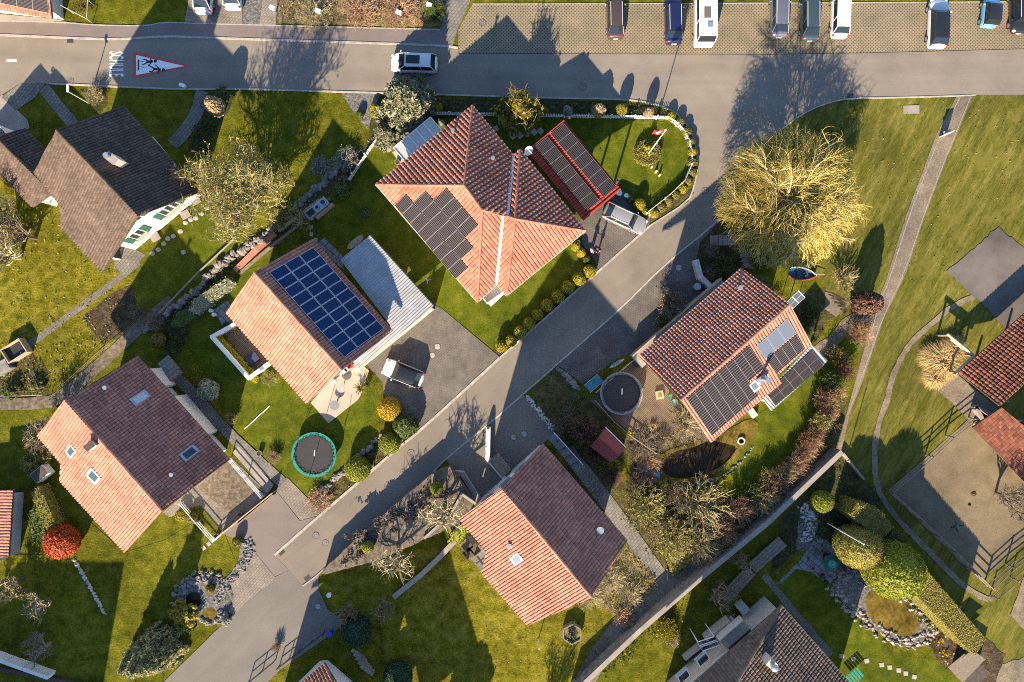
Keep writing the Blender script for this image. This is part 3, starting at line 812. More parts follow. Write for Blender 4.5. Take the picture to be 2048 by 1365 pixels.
to = bpy.data.objects.new('tmp', cu)
COL.objects.link(to)
bpy.context.view_layer.update()
me = bpy.data.meshes.new_from_object(to.evaluated_get(bpy.context.evaluated_depsgraph_get()))
bpy.data.objects.remove(to)
xs = [v.co.x for v in me.vertices]; ys = [v.co.y for v in me.vertices]
sx, sy = 2.5 / (max(xs) - min(xs)), 1.42 / (max(ys) - min(ys))
for v in me.vertices: v.co.x, v.co.y = v.co.x * sx, v.co.y * sy
o = link('school_lettering', me, 'paint', None, W(232, 129) + Vector((0, 0, zr)))
o.rotation_euler = (0, 0, R(-90))
tag(o, 'white painted word SCHULE on the road beside the warning triangle', 'road marking')
mb = MB(); mb.prism([W(14,120), W(35,120), W(35,124), W(14,124)], zr, zr + .002)
tag(mb.build('lane_dash', 'paint', None, W(24,122)), 'short white dash at the far left of the school road', 'road marking')

def lid(px, py, r, label, kind='iron'):
    p = W(px, py); z = level([p - Vector((r, r, 0)), p + Vector((r, r, 0))])
    t = thing('manhole', label, 'manhole cover', (p.x, p.y, z), 0, 'manhole covers in the roads and drives')
    if kind == 'iron':
        MB().ring((p.x, p.y, z), r, r * .86, .010).build('frame', 'iron', t)
        MB().cyl((p.x, p.y, z), r * .84, .006).build('lid', 'iron_lid', t)
        mb = MB().ring((p.x, p.y, z + .006), r * .46, r * .34, .004, 24)
        for k in range(6): mb.cyl((p.x + r*.64*math.cos(k*1.047), p.y + r*.64*math.sin(k*1.047), z + .006), r*.08, .004, 8)
        mb.build('ribs', 'iron', t)
    else:
        MB().ring((p.x, p.y, z), r, r * .88, .012).build('frame', 'iron', t)
        mb = MB().cyl((p.x, p.y, z), r * .86, .008); mb.build('lid', 'lid', t)
        mb = MB()
        for k in (0, 1): mb.box((p.x + (.6 - 1.2*k)*r, p.y, z + .010), (r*.28, r*.1, .004))
        mb.build('ribs', 'iron', t)
lid(1165,174,.40,'round cast cover with six holes in the school road above the picket fence')
lid(1410,382,.36,'dark round cover in the lane nearest the willow')
lid(1337,454,.34,'round cover in the sunlit tip of the lane opposite the silver estate')
lid(1378,451,.36,'round cover in the shaded lane just right of the sunlit one')
lid(632,1071,.34,'left one of two round covers side by side at the lower lane')
lid(651,1086,.34,'right one of two round covers side by side at the lower lane')
lid(822,906,.36,'round cover in the lane beside the clipped green bushes')
lid(143,162,.28,'small round cover at the road edge below the left kerb')
lid(636,1213,.33,'round cover in the shaded lane end beside the white lamp globe','lid')
lid(1357,536,.34,'pale lid in the shaded drive near the stone wall','lid')
lid(875,694,.33,'pale lid on the brown drive, upper of a pair','lid')
lid(865,711,.30,'pale lid on the brown drive, lower of a pair','lid')
lid(1048,868,.34,'right one of two pale lids on the shaded drive below the lane','lid')
lid(1027,875,.34,'left one of two pale lids on the shaded drive below the lane','lid')
lid(965,46,.36,'round tan cover on the grid paving at its left end')
def gully(px, py, rz, label):
    p = W(px, py); z = level([p - Vector((.35,.35,0)), p + Vector((.35,.35,0))])
    t = thing('gully_grate', label, 'drain grate', (p.x, p.y, z), rz, 'drain grates at the kerbs', True)
    MB().box((0, 0, .006), (.62, .5, .012)).build('frame', 'iron', t)
    mb = MB()
    for k in range(6): mb.box((-.22 + k*.088, 0, .016), (.045, .4, .008))
    mb.build('bars', 'steel_dark', t)
gully(141,82,0,'square drain grate at the kerb above the school lettering')
gully(1380,387,R(40),'rusty square drain at the kerb below the round hedge balls')
gully(563,1105,R(40),'brown square drain at the corner of the lower lane kerb')
gully(615,1157,R(40),'dark square drain beside the tip of the gravel bed')
gully(1700,193,0,'dark square drain by the verge right of the willow shadow')
gully(1433,432,R(40),'dark square drain in the shade left of the willow')

# ================================================================== HOUSES
PROF = {
 'pan': [(0, -.8), (.10, -.8), (.16, .15), (.26, .75), (.42, 1), (.58, 1), (.74, .72), (.88, .2), (.95, -.1)],
 'flat': [(0, 0), (.06, .9), (.12, .25), (.5, .35), (.9, .2)],
 'rib': [(0, 0), (.42, 0), (.50, 1), (.78, 1), (.86, 0)],
 'plain': [(0, 0), (.5, 0.02)],
}
def tiles(mb, poly3, e0, e1, tw, tl, amp, step, prof='pan', lift=0.0):
    """real tile relief on the plane of a convex roof polygon: waves across, stepped courses up the slope"""
    pl = Plane(*poly3[:3]) if not isinstance(poly3, tuple) else poly3
    n = pl.n
    u = (e1 - e0); u = (u - n * u.dot(n)).normalized()
    v = n.cross(u)
    if v.z < 0: v = -v
    if abs(v.z) < 1e-4: pass
    uv = [((p - e0).dot(u), (p - e0).dot(v)) for p in poly3]
    u0, u1 = min(p[0] for p in uv), max(p[0] for p in uv)
    v0, v1 = min(p[1] for p in uv), max(p[1] for p in uv)
    pr = PROF[prof]
    cols = []
    k = math.floor(u0 / tw)
    while k * tw < u1 + tw:
        for f, h in pr: cols.append(((k + f) * tw, h * amp, k))
        k += 1
    rows = []
    j = math.floor(v0 / tl)
    while j * tl < v1 + tl:
        rows.append((j * tl, step)); rows.append(((j + .86) * tl, 0.0)); rows.append(((j + .985) * tl, -step * .8)); j += 1
    nc = len(cols)
    U = np.array([c[0] for c in cols]); HC = np.array([c[1] for c in cols])
    V = np.array([r[0] for r in rows]); HR = np.array([r[1] for r in rows])
    jit = rng.normal(0, amp * .05 + step * .08, (len(rows), nc))
    HH = HC[None, :] + HR[:, None] + jit + lift
    e, uu, vv, nn = (np.array(x) for x in (e0, u, v, n))
    PT = e + U[None, :, None] * uu + V[:, None, None] * vv + HH[:, :, None] * nn
    bm = bmesh.new()
    lay = bm.faces.layers.float.new("tint")
    vs = [[bm.verts.new(PT[i, q]) for q in range(nc)] for i in range(len(rows))]
    flip = uu.dot(np.cross(vv, nn)) < 0
    rt = {}
    for i in range(len(rows) - 1):
        for q in range(nc - 1):
            a = (vs[i][q], vs[i][q+1], vs[i+1][q+1], vs[i+1][q])
            f = bm.faces.new(a[::-1] if flip else a)
            key = (i // 3, cols[q][2])
            if key not in rt: rt[key] = random.random()
            f[lay] = rt[key]
    m = len(poly3)
    cen = sum(poly3, Vector()) / m
    for i in range(m):
        a, b = poly3[i], poly3[(i+1) % m]
        nr = (b - a).cross(n).normalized()
        if nr.dot(cen - a) > 0: nr = -nr
        bmesh.ops.bisect_plane(bm, geom=bm.verts[:] + bm.edges[:] + bm.faces[:], plane_co=a, plane_no=nr, clear_outer=True)
    bm.normal_update()
    base = len(mb.v)
    bm.verts.index_update()
    for w in bm.verts: mb.v.append(tuple(w.co))
    for f in bm.faces:
        ids = [w.index + base for w in f.verts]
        if f.normal.dot(n) < -0.2: ids.reverse()
        mb.f.append(tuple(ids)); mb.t.append(f[lay])
    bm.free()
def ridge(mb, p, q, r=0.13, L=0.38):
    d = q - p; n = max(1, int(d.length / L))
    for i in range(n):
        a = p + d * (i / n); b = p + d * ((i + 1.06) / n)
        mb.tube([a + Vector((0, 0, .02)), b + Vector((0, 0, .035))], r * random.uniform(.95, 1.05), 8, r * .9)
class House:
    def __init__(s, name, label, cat, base, tile, tw=.30, tl=.34, amp=.055, step=.045, prof='pan'):
        s.t = thing(name, label, cat, W(*base))
        s.tile, s.par = tile, (tw, tl, amp, step, prof)
        s.planes, s.roof, s.deck, s.edge = [], MB(), MB(), MB()
        s.outl = []
    def slope(s, e0, e1, top, polys, par=None, thick=.16):
        E0, E1, T = W(*e0), W(*e1), W(*top)
        pl = Plane(E0, E1, T)
        s.planes.append(pl)
        tw, tl, amp, step, prof = par or s.par
        for poly in polys:
            p3 = [pl.hit(*p) for p in poly]
            # counter-clockwise
            ar = sum(p3[i].x*p3[(i+1)%len(p3)].y-p3[(i+1)%len(p3)].x*p3[i].y for i in range(len(p3)))
            if ar < 0: p3.reverse()
            tiles(s.roof, p3, E0, E1, tw, tl, amp, step, prof, .02)
            s.deck.slab([p - Vector((0, 0, .012)) for p in p3], thick)
        return pl
    def gutter(s, pts, r=.07):
        s.edge.tube(pts, r, 6)
    def inset(s, pts, k):
        """wall line: the roof outline drawn in by k metres"""
        w = [Vector((p.x, p.y, 0)) for p in pts]; n = len(w)
        ar = sum(w[i].x*w[(i+1)%n].y-w[(i+1)%n].x*w[i].y for i in range(n))
        if ar < 0: w.reverse()
        out = []
        for i in range(n):
            a, b, c = w[i-1], w[i], w[(i+1)%n]
            d1, d2 = (b-a).normalized(), (c-b).normalized()
            n1, n2 = Vector((-d1.y, d1.x, 0)), Vector((-d2.y, d2.x, 0))
            m = (n1+n2); m = m / max(.3, m.dot(n1))
            out.append(b + m*k)
        return out
    def wall(s, foot, mat, drop=.22, parts=8, sink=None):
        w = [W(*p) if not isinstance(p, Vector) else p for p in foot]
        ar = sum(w[i].x*w[(i+1)%len(w)].y-w[(i+1)%len(w)].x*w[i].y for i in range(len(w)))
        if ar < 0: w.reverse()
        mb = MB(); n = len(w)
        for i in range(n):
            a, b = w[i], w[(i+1) % n]
            for k in range(parts):
                p, q = a.lerp(b, k/parts), a.lerp(b, (k+1)/parts)
                zp = min(max(.3, pl.z(p.x, p.y)) for pl in s.planes) - drop
                zq = min(max(.3, pl.z(q.x, q.y)) for pl in s.planes) - drop
                mb.add([(p.x,p.y,0),(q.x,q.y,0),(q.x,q.y,zq),(p.x,p.y,zp)], [(0,1,2,3)])
        return mb.build('wall', mat, s.t)
    def finish(s, edge='zinc', deckmat='wood_dark'):
        s.r = s.roof.build('roof', s.tile, s.t)
        s.deck.build('roof_deck', deckmat, s.t)
        if s.edge.v: s.edge.build('gutter', edge, s.t)
        return s
    def panels(s, pl, c, nu, nv, mat, off=.14, gap=.010, skip=(), name='solar_panel', frame='pv_frame', fw=.016, rot=False):
        """a grid of panels lying on slope plane pl; c = 4 photo corners in order (00, 10, 11, 01)"""
        q = [pl.hit(p[0], p[1], off) for p in c]
        def at(a, b): return q[0].lerp(q[1], a).lerp(q[3].lerp(q[2], a), b)
        for i in range(nu):
            for j in range(nv):
                if (i, j) in skip: continue
                u = [i/nu, (i+1)/nu]; v = [j/nv, (j+1)/nv]
                P = [at(u[0], v[0]), at(u[1], v[0]), at(u[1], v[1]), at(u[0], v[1])]
                cen = sum(P, Vector()) / 4
                P = [x + (cen - x).normalized() * gap for x in P]
                if (P[1]-P[0]).cross(P[3]-P[0]).z < 0:
                    P = [P[0], P[3], P[2], P[1]]; fl = True
                else: fl = False
                mb = MB(); n = pl.n
                mb.add([p for p in P] + [p - n*.035 for p in P], [(0,1,2,3),(0,4,5,1),(1,5,6,2),(2,6,7,3),(3,7,4,0),(7,6,5,4)])
                org = OFFS[s.t.name]
                me_o = mb.build(name, mat, s.t)
                me = me_o.data
                uvl = me.uv_layers.new(name="UVMap")
                m4 = [(0,0),(0,1),(1,1),(1,0)] if fl else [(0,0),(1,0),(1,1),(0,1)]
                if rot: m4 = [(b, a) for a, b in m4]
                for li in me.polygons[0].loop_indices:
                    vi = me.loops[li].vertex_index
                    uvl.data[li].uv = m4[vi % 4]
                for poly in me.polygons[1:]:
                    for li in poly.loop_indices: uvl.data[li].uv = (0.5, 0.52)
                fb = MB()
                for k in range(4):
                    a, b = P[k], P[(k+1) % 4]
                    d1 = (sum(P, Vector())/4 - a); d2 = (sum(P, Vector())/4 - b)
                    t = (b - a).normalized(); inn = n.cross(t)
                    i0 = a + inn*fw + t*fw; i1 = b + inn*fw - t*fw
                    L4 = [a, b, i1, i0]
                    fb.add([x + n*.012 for x in L4] + [x - n*.02 for x in L4], [(0,1,2,3),(0,4,5,1),(2,6,7,3)])
                fb.build('panel_frame', frame, me_o)
    def box_on(s, pl, c, name, mat, off, thick, parent=None):
        """a flat box with photo corners c whose top lies off above slope pl"""
        q = [pl.hit(p[0], p[1], off) for p in c]
        if (q[1]-q[0]).cross(q[2]-q[0]).z < 0: q.reverse()
        n = pl.n
        mb = MB(); mb.add(q + [p - n*thick for p in q], [(0,1,2,3),(0,4,5,1),(1,5,6,2),(2,6,7,3),(3,7,4,0)])
        return mb.build(name, mat, parent or s.t), q
    def skylight(s, pl, c, frame='steel', blind=None):
        fo, q = s.box_on(pl, c, 'skylight', frame, .13, .16)
        cx = sum(p[0] for p in c)/4; cy = sum(p[1] for p in c)/4
        g = [(cx + (p[0]-cx)*.70, cy + (p[1]-cy)*.70) for p in c]
        s.box_on(pl, g, 'pane', blind or 'glass', .145, .02, fo)
    def vent(s, pl, px, py, h=.5, r=.11, mat='steel'):
        p = pl.hit(px, py)
        mb = MB(); mb.box((p.x, p.y, p.z + .02), (.34, .34, .05)); mb.tube([p, p + Vector((0,0,h))], r, 12); mb.tube([p + Vector((0,0,h)), p + Vector((0,0,h+.06))], r*1.7, 12)
        mb.build('vent_pipe', mat, s.t)

# ---- white house with brown roof, upper left
h = House('white_house', 'white two storey house with weathered brown tiled gable roof and green shutters', 'house', (265, 385), 'tile_brown', .27, .34, .05, .04)
he, hr = 5.4, 9.0
pNE = h.slope((247,212,he),(400,385,he),(195,346.5,hr),[[(247,212),(400,385),(277,432),(113,261)]])
pSW = h.slope((122,455,he-.35),(205,545,he-.35),(195,346.5,hr),[[(113,261),(277,432),(205,545),(122,455)],[(113,261),(150,405),(137,430),(68,346)]])
ridge(h.roof, pNE.hit(113,261), pNE.hit(277,432))
for a, b in (((247,212),(400,385)),): h.gutter([pNE.hit(*a), pNE.hit(*b)])
h.gutter([pSW.hit(122,455), pSW.hit(205,545)]); h.gutter([pSW.hit(68,346), pSW.hit(137,430)])
F0, F1 = W(271,500), W(403,391.5)
fd = (F1 - F0).normalized(); fn = Vector((fd.y, -fd.x, 0))
back = -fn * 7.5
h.wall([F0, F1, F1 + back, F0 + back], 'wall_white')
FP = Plane(F0, F1, F0 + Vector((0, 0, 3)))
def wall_rect(T, pl, c, name, mat, off=.03, th=.06, parent=None, nrm=None):
    q = []
    for p in c:
        d = W(*p) - CAMP; n = pl.n
        t = (pl.p - CAMP).dot(n) / d.dot(n)
        q.append(CAMP + d*t)
    nn = pl.n if (nrm is None or pl.n.dot(nrm) > 0) else -pl.n
    if (q[1]-q[0]).cross(q[2]-q[0]).dot(nn) < 0: q.reverse()
    mb = MB(); mb.add([p + nn*off for p in q] + [p - nn*th for p in q], [(0,1,2,3),(0,4,5,1),(1,5,6,2),(2,6,7,3),(3,7,4,0)])
    return mb.build(name, mat, parent or T)
def upright(T, org, dx, s0, s1, z0, z1, name, mat, off=.03, th=.06, parent=None, nrm=None):
    """an upright rectangle on a wall: s0..s1 metres along dx from org, z0..z1 high"""
    mb = MB()
    q = [org + dx*s0 + Vector((0,0,z0)), org + dx*s1 + Vector((0,0,z0)), org + dx*s1 + Vector((0,0,z1)), org + dx*s0 + Vector((0,0,z1))]
    if (q[1]-q[0]).cross(q[2]-q[0]).dot(nrm) < 0: q.reverse()
    mb.add([p + nrm*off for p in q] + [p - nrm*th for p in q], [(0,1,2,3),(0,4,5,1),(1,5,6,2),(2,6,7,3),(3,7,4,0)])
    return mb.build(name, mat, parent or T)
for s0, zc, n in ((1.25, 2.3, 2), (4.9, 2.3, 3)):
    wdt = .62 * n
    upright(h.t, F0, fd, s0 - .62, s0 - .04, zc - .8, zc + .8, 'shutter', 'shutter', .07, .0, None, fn)
    upright(h.t, F0, fd, s0 + wdt + .04, s0 + wdt + .62, zc - .8, zc + .8, 'shutter', 'shutter', .07, .0, None, fn)
    w = upright(h.t, F0, fd, s0, s0 + wdt, zc - .8, zc + .8, 'window', 'white', .03, .05, None, fn)
    for k in range(n):
        upright(h.t, F0, fd, s0 + .09 + k*.62, s0 + .53 + k*.62, zc - .68, zc + .70, 'pane', 'glass', .045, .0, w, fn)
    mb = MB(); mb.box(F0 + fd*(s0 + wdt/2) + fn*.12 + Vector((0,0,zc-.86)), (wdt + .2, .26, .07), math.atan2(fd.y, fd.x)); mb.build('window_sill', 'wood_light', w)
for s0 in (2.7, ):
    w = upright(h.t, F0, fd, s0, s0 + 1.3, 4.3, 5.5, 'window', 'white', .03, .05, None, fn)
    upright(h.t, F0, fd, s0 + .1, s0 + .6, 4.42, 5.38, 'pane', 'glass', .045, 0, w, fn); upright(h.t, F0, fd, s0 + .7, s0 + 1.2, 4.42, 5.38, 'pane', 'glass', .045, 0, w, fn)
    upright(h.t, F0, fd, s0 + 1.36, s0 + 1.95, 4.3, 5.5, 'shutter', 'shutter', .07, 0, None, fn)
p = pNE.hit(243, 326)
mb = MB(); mb.box((p.x, p.y, p.z + .55), (.95, .62, 1.9), R(-38)); ch = mb.build('chimney', 'wall_beige', h.t)
mb = MB(); mb.box((p.x, p.y, p.z + 1.55), (1.05, .72, .08), R(-38)); mb.build('chimney_cap', 'concrete', ch)
mb = MB(); mb.tube([(p.x-.18,p.y+.12,p.z+1.5),(p.x-.18,p.y+.12,p.z+2.0)], .17, 12); mb.tube([(p.x-.18,p.y+.12,p.z+2.0),(p.x-.18,p.y+.12,p.z+2.1)], .24, 12); mb.build('flue', 'steel', ch)
h.finish('steel_dark')

h = House('white_annex', 'low annex with weathered brown tiles attached left of the white house', 'building', (25, 340), 'tile_brown', .30, .36, .055, .045)
a1 = h.slope((52,257,2.9),(98,308,2.9),(0,283,4.3),[[(52,257),(98,308),(112,330),(70,352),(0,283),(-10,275)]])
a2 = h.slope((-60,290,2.9),(65,415,2.9),(0,283,4.3),[[(0,283),(70,352),(104,388),(65,415),(-60,290)]])
ridge(h.roof, a1.hit(0,283), a1.hit(70,352))
h.wall([(50,272),(95,325),(55,368),(0,305),(-40,318)], 'wall_white', .3)
h.wall([(92,392),(113,414),(122,400),(100,370)], 'wall_white', .3)
h.finish('steel_dark')

# ---- hip roofed house
h = House('hip_roof_house', 'large house with orange hipped tile roof, staggered solar panels and steel valley gutter', 'house', (950, 430), 'tile_hip', .40, .40, .085, .06)
e, r1, r2 = 5.6, 8.75, 8.15
nw = h.slope((752,370,e),(945,212,e),(928,372,r1),[[(752,370),(945,212),(928,372)]])
ne = h.slope((945,212,e),(1027,312,e),(928,372,r1),[[(945,212),(1027,312),(1015,434),(964,421),(928,372)]])
sw = h.slope((752,370,e),(955,605,e),(928,372,r1),[[(752,370),(928,372),(964,421),(955,605)]], (.34,.40,.034,.022,'pan'))
se = h.slope((955,605,e),(993,570,e),(964,421,r1),[[(955,605),(964,421),(1008,430),(993,570)]], (.34,.40,.034,.022,'pan'))
nw2 = h.slope((1027,312,e),(1040,300,e),(1030,438,r2),[[(1027,312),(1040,300),(1030,438),(1015,434)]])
ne2 = h.slope((1040,300,e),(1171,462,e),(1030,438,r2),[[(1040,300),(1171,462),(1030,438)]])
se2 = h.slope((1171,462,e),(1013,592,e),(1030,438,r2),[[(1171,462),(1013,592),(1030,438)]], (.34,.40,.034,.022,'pan'))
sw2 = h.slope((1013,592,e),(993,570,e),(1030,438,r2),[[(1013,592),(993,570),(1008,430),(1030,438)]], (.34,.40,.034,.022,'pan'))
for pl, a, b in ((nw,(752,370),(928,372)),(nw,(945,212),(928,372)),(ne,(928,372),(964,421)),(se,(955,605),(964,421)),(se,(964,421),(1008,430)),(ne2,(1040,300),(1030,438)),(ne2,(1171,462),(1030,438)),(se2,(1013,592),(1030,438)),(sw2,(1010,431),(1030,438))):
    ridge(h.roof, pl.hit(*a), pl.hit(*b), .14)
up = Vector((0, 0, .06))
def vstrip(A, B, w, name, mat):
    d = (B - A); t = Vector((-d.y, d.x, 0)).normalized() * w
    mb = MB(); mb.add([A+t+up*1.3, A-t+up*1.3, B-t+up*1.3, B+t+up*1.3, A+t-up*2, A-t-up*2, B-t-up*2, B+t-up*2], [(0,1,2,3),(0,3,7,4),(1,5,6,2),(0,4,5,1),(3,2,6,7)])
    mb.build(name, mat, h.t)
vstrip(ne.hit(1027,312)+up, ne.hit(1015,433)+up, .13, 'valley_gutter', 'steel')
vstrip(se.hit(993,570)+up, se.hit(1006,433)+up, .13, 'valley_gutter', 'steel')
for pl, a, b in ((nw,(752,370),(945,212)),(ne,(945,212),(1027,312)),(sw,(752,370),(955,605)),(se,(955,605),(993,570)),(nw2,(1027,312),(1040,300)),(ne2,(1040,300),(1171,462)),(se2,(1171,462),(1013,592)),(sw2,(1013,592),(993,570))):
    h.gutter([pl.hit(*a) - Vector((0,0,.05)), pl.hit(*b) - Vector((0,0,.05))], .06)
h.panels(sw, [(789,411),(911,558.5),(935.5,537),(811,389)], 8, 1, 'pv_black')
h.panels(sw, [(827.5,405.5),(922,519),(946.5,497),(851,384)], 6, 1, 'pv_black')
h.panels(sw, [(866.5,400.5),(930.5,476.5),(956,452),(892,377)], 4, 1, 'pv_black')
h.vent(nw, 907, 267, .9); h.vent(ne, 986, 320, .6)
ins = lambda pl, c, k=.12: c
c0 = Vector((-2.0, 13.5, 0))
foot = [nw.hit(752,370), nw.hit(945,212), ne.hit(1027,312), nw2.hit(1040,300), ne2.hit(1171,462), se2.hit(1013,592), se.hit(993,570), sw.hit(955,605)]
h.wall(h.inset(foot, .8), 'wall_beige', .3)
mb = MB(); mb.box(W(984,590,2.9), (1.7,1.5,.16), R(43)); bal = mb.build('balcony', 'wall_white', h.t)
mb = MB(); A, B, C = W(975,608,3.0), W(1008,585,3.0), W(962,592,3.0)
for p, q in ((A,B),(A,C)): d = (q-p); m = (p+q)/2; mb.box((m.x,m.y,3.4), (d.length,.08,.9), math.atan2(d.y,d.x))
mb.build('balcony_railing', 'white', bal)
h.finish('alu')
# glass porch roof
t = thing('glass_patio_roof', 'sloping glass patio roof with five panes against the orange hip roof', 'canopy', W(835, 285))
gp = Plane(W(787,297,2.6), W(860,236,2.6), W(890,255,3.0))
q = [gp.hit(*p) for p in ((787,296),(861,235),(884,262),(812,325))]
for k in range(5):
    a, b = k/5 + .006, (k+1)/5 - .006
    P = [q[0].lerp(q[1], a), q[0].lerp(q[1], b), q[3].lerp(q[2], b), q[3].lerp(q[2], a)]
    P.reverse(); MB().slab(P if (P[1]-P[0]).cross(P[2]-P[0]).z > 0 else P[::-1], .03).build('pane', 'glass_roof', t)
mb = MB()
for k in range(6): mb.tube([q[0].lerp(q[1], k/5) + Vector((0,0,.03)), q[3].lerp(q[2], k/5) + Vector((0,0,.03))], .05, 4)
mb.tube([q[0], q[1]], .07, 6); mb.tube([q[3], q[2]], .05, 6); mb.build('frame', 'white', t)
for a in (.02, .5, .98):
    p = q[0].lerp(q[1], a); mb = MB(); mb.tube([(p.x,p.y,0), p], .05, 6); mb.build('post', 'white', t)
sheet('path', 'cream', [(784,305),(800,298),(815,325),(806,335)])

# red carport
h = House('red_carport', 'red tiled carport roof carrying two rows of dark solar panels', 'carport', (1150, 360), 'tile_carport', .27, .36, .05, .04)
cp = h.slope((1128,242,4.2),(1240,378,4.2),(1057,300,4.75),[[(1128,242),(1240,378),(1166,440),(1055,303)]], None, .12)
h.panels(cp, [(1100.6,267.6),(1207.5,395.7),(1233,373.7),(1127,246.4)], 7, 1, 'pv_black', .22)
h.panels(cp, [(1069,293),(1174,422),(1199,402),(1094.7,273.4)], 7, 1, 'pv_black', .22)
for a, b in (((1128,242),(1055,303)),((1240,378),(1166,440))):
    A, B = cp.hit(*a, .06), cp.hit(*b, .06); h.roof.tube([A, B], .11, 6)
for p in ((1132,262),(1225,378),(1178,418),(1090,296)):
    w = W(*p); mb = MB(); mb.box((w.x, w.y, 2.05), (.18,.18,4.1)); mb.build('post', 'wood_dark', h.t)
h.finish()
t = thing('satellite_dish', 'white satellite dish beside the red carport roof corner', 'satellite dish', W(1057, 304, 4.9))
c = W(1057, 302, 5.3); mb = MB(); ax = Vector((.55, -.6, .58)).normalized()
a = ax.cross(Vector((0,0,1))).normalized(); b = ax.cross(a); vs, fs = [c - ax*.1], []
for i in range(1, 4):
    for k in range(16):
        tt = k*math.pi/8; rr = .45*i/3; vs.append(c + a*rr*math.cos(tt) + b*rr*math.sin(tt)*1.1 + ax*(rr*rr*.55 - .1))
for k in range(16):
    fs.append((0, 1+k, 1+(k+1)%16))
    for i in range(2): fs.append((1+i*16+k, 1+(i+1)*16+k, 1+(i+1)*16+(k+1)%16, 1+i*16+(k+1)%16))
mb.add(vs, fs); mb.build('dish', 'white', t)
mb = MB(); mb.tube([c - ax*.1 - b*.4, c + ax*.5], .025, 5); mb.ell(c + ax*.5, (.06,.06,.06)); mb.build('feed_arm', 'white', t)
mb = MB(); mb.tube([c - ax*.12, c - ax*.2 + Vector((-.2,0,-.2)), W(1052,308,4.2)], .03, 5); mb.build('bracket', 'steel', t)

# ---- house with blue solar roof
h = House('blue_solar_house', 'house with orange tile roof whose shaded side carries thirty blue solar panels', 'house', (620, 645), 'tile_orange', .30, .36, .055, .04)
he, hr = 4.3, 8.3
pNE = h.slope((625,478,he),(785,662,he),(600,647,hr),[[(625,478),(785,662),(684,741),(509,545)]])
pSW = h.slope((452,625,he),(614,808,he),(600,647,hr),[[(509,545),(684,741),(614,808),(452,625)]])
ridge(h.roof, pNE.hit(509,545), pNE.hit(684,741))
h.gutter([pNE.hit(625,478), pNE.hit(785,662)]); h.gutter([pSW.hit(452,625), pSW.hit(614,808)])
h.panels(pNE, [(538,545.5),(688,716),(768.4,657),(626.5,494.6)], 10, 3, 'pv_blue', .14, .03, frame='pv_frame_blue', fw=.035, rot=True)
h.wall(h.inset([pNE.hit(625,478), pNE.hit(785,662), pSW.hit(614,808), pSW.hit(452,625)], .7), 'wall_white', .25)
h.finish('steel_dark')
h = House('metal_carport', 'low carport with pale ribbed sheet metal roof beside the blue solar panels', 'carport', (770, 590), 'metal_roof', .26, 20, .05, .0, 'rib')
mp = h.slope((740,471,2.95),(867,612,2.95),(690,520,3.0),[[(740,471),(867,612),(795,670),(681,520)],[(867,612),(718,738),(704,722),(795,640)]], None, .10)
for p in ((742,490),(848,612),(716,722),(700,520),(792,545)):
    w = W(*p); mb = MB(); mb.box((w.x, w.y, 1.4), (.16,.16,2.8)); mb.build('post', 'wood_dark', h.t)
h.gutter([mp.hit(740,470)-Vector((0,0,.04)), mp.hit(868,612)-Vector((0,0,.04))], .07)
h.finish('steel_dark')
mb = MB(); A = W(715,742); B = W(868,618)
d = (B-A).normalized(); mb.box((A+B)/2 + Vector((0,0,1.2)), ((B-A).length, .18, 2.4), math.atan2(d.y, d.x))
tag(mb.build('garage_wall', 'wall_beige', None, (A+B)/2), 'low beige wall under the edge of the ribbed metal roof', 'wall')

# ---- house lower left
h = House('skylight_house', 'house with orange roof, dark red shaded side and four skylights', 'house', (270, 900), 'tile_orange', .29, .34, .055, .045)
he, hr = 5.0, 8.6
pNE = h.slope((275,712,he),(460,920,he),(227,911,hr),[[(275,712),(460,920),(325,1022),(130,800)]])
pSW = h.slope((120,962,he),(250,1105,he),(227,911,hr),[[(130,800),(325,1022),(250,1105),(120,962)],[(130,800),(186,864),(136,944),(75,872)]])
ridge(h.roof, pNE.hit(130,800), pNE.hit(325,1022))
h.gutter([pNE.hit(275,712), pNE.hit(460,920)]); h.gutter([pSW.hit(120,962), pSW.hit(250,1105)], .05); h.gutter([pSW.hit(75,872), pSW.hit(136,944)], .05)
h.skylight(pNE, [(258,799),(272,813),(302,792),(289,779)], 'steel', 'glass_roof')
h.skylight(pNE, [(358,910),(371,924),(400,902),(386,889)], 'steel')
h.skylight(pSW, [(130,903),(140,918),(152,904),(141,890)], 'white')
h.skylight(pSW, [(171,952),(190,970),(201,957),(182,936)], 'white')
h.vent(pNE, 216, 775); h.vent(pNE, 348, 948)
p = pSW.hit(190, 890); mb = MB(); mb.box((p.x, p.y, p.z + .2), (.7, .5, 1.3), R(40)); ch = mb.build('chimney', 'wall_grey', h.t)
mb = MB(); mb.box((p.x, p.y, p.z + .9), (.8, .6, .07), R(40)); mb.build('chimney_cap', 'wood_dark', ch)
B = [W(292,745), W(442,905), W(330,1000), W(255,1075), W(135,940), W(105,880), W(160,810)]
h.wall(h.inset([pNE.hit(275,712), pNE.hit(460,920), pSW.hit(250,1105), pSW.hit(75,872)], 1.7), 'wall_white', .3)
for a, b in (((318,742),(345,775)), ((366,795),(428,868))):
    A, C = W(*a), W(*b); d = (C - A).normalized()
    mb = MB(); mb.box((A + C)/2 + Vector((.25,.2,1.3)), ((C-A).length, .35, 2.6), math.atan2(d.y, d.x)); mb.build('bay_wall', 'wall_white', h.t)
h.finish('steel_dark')

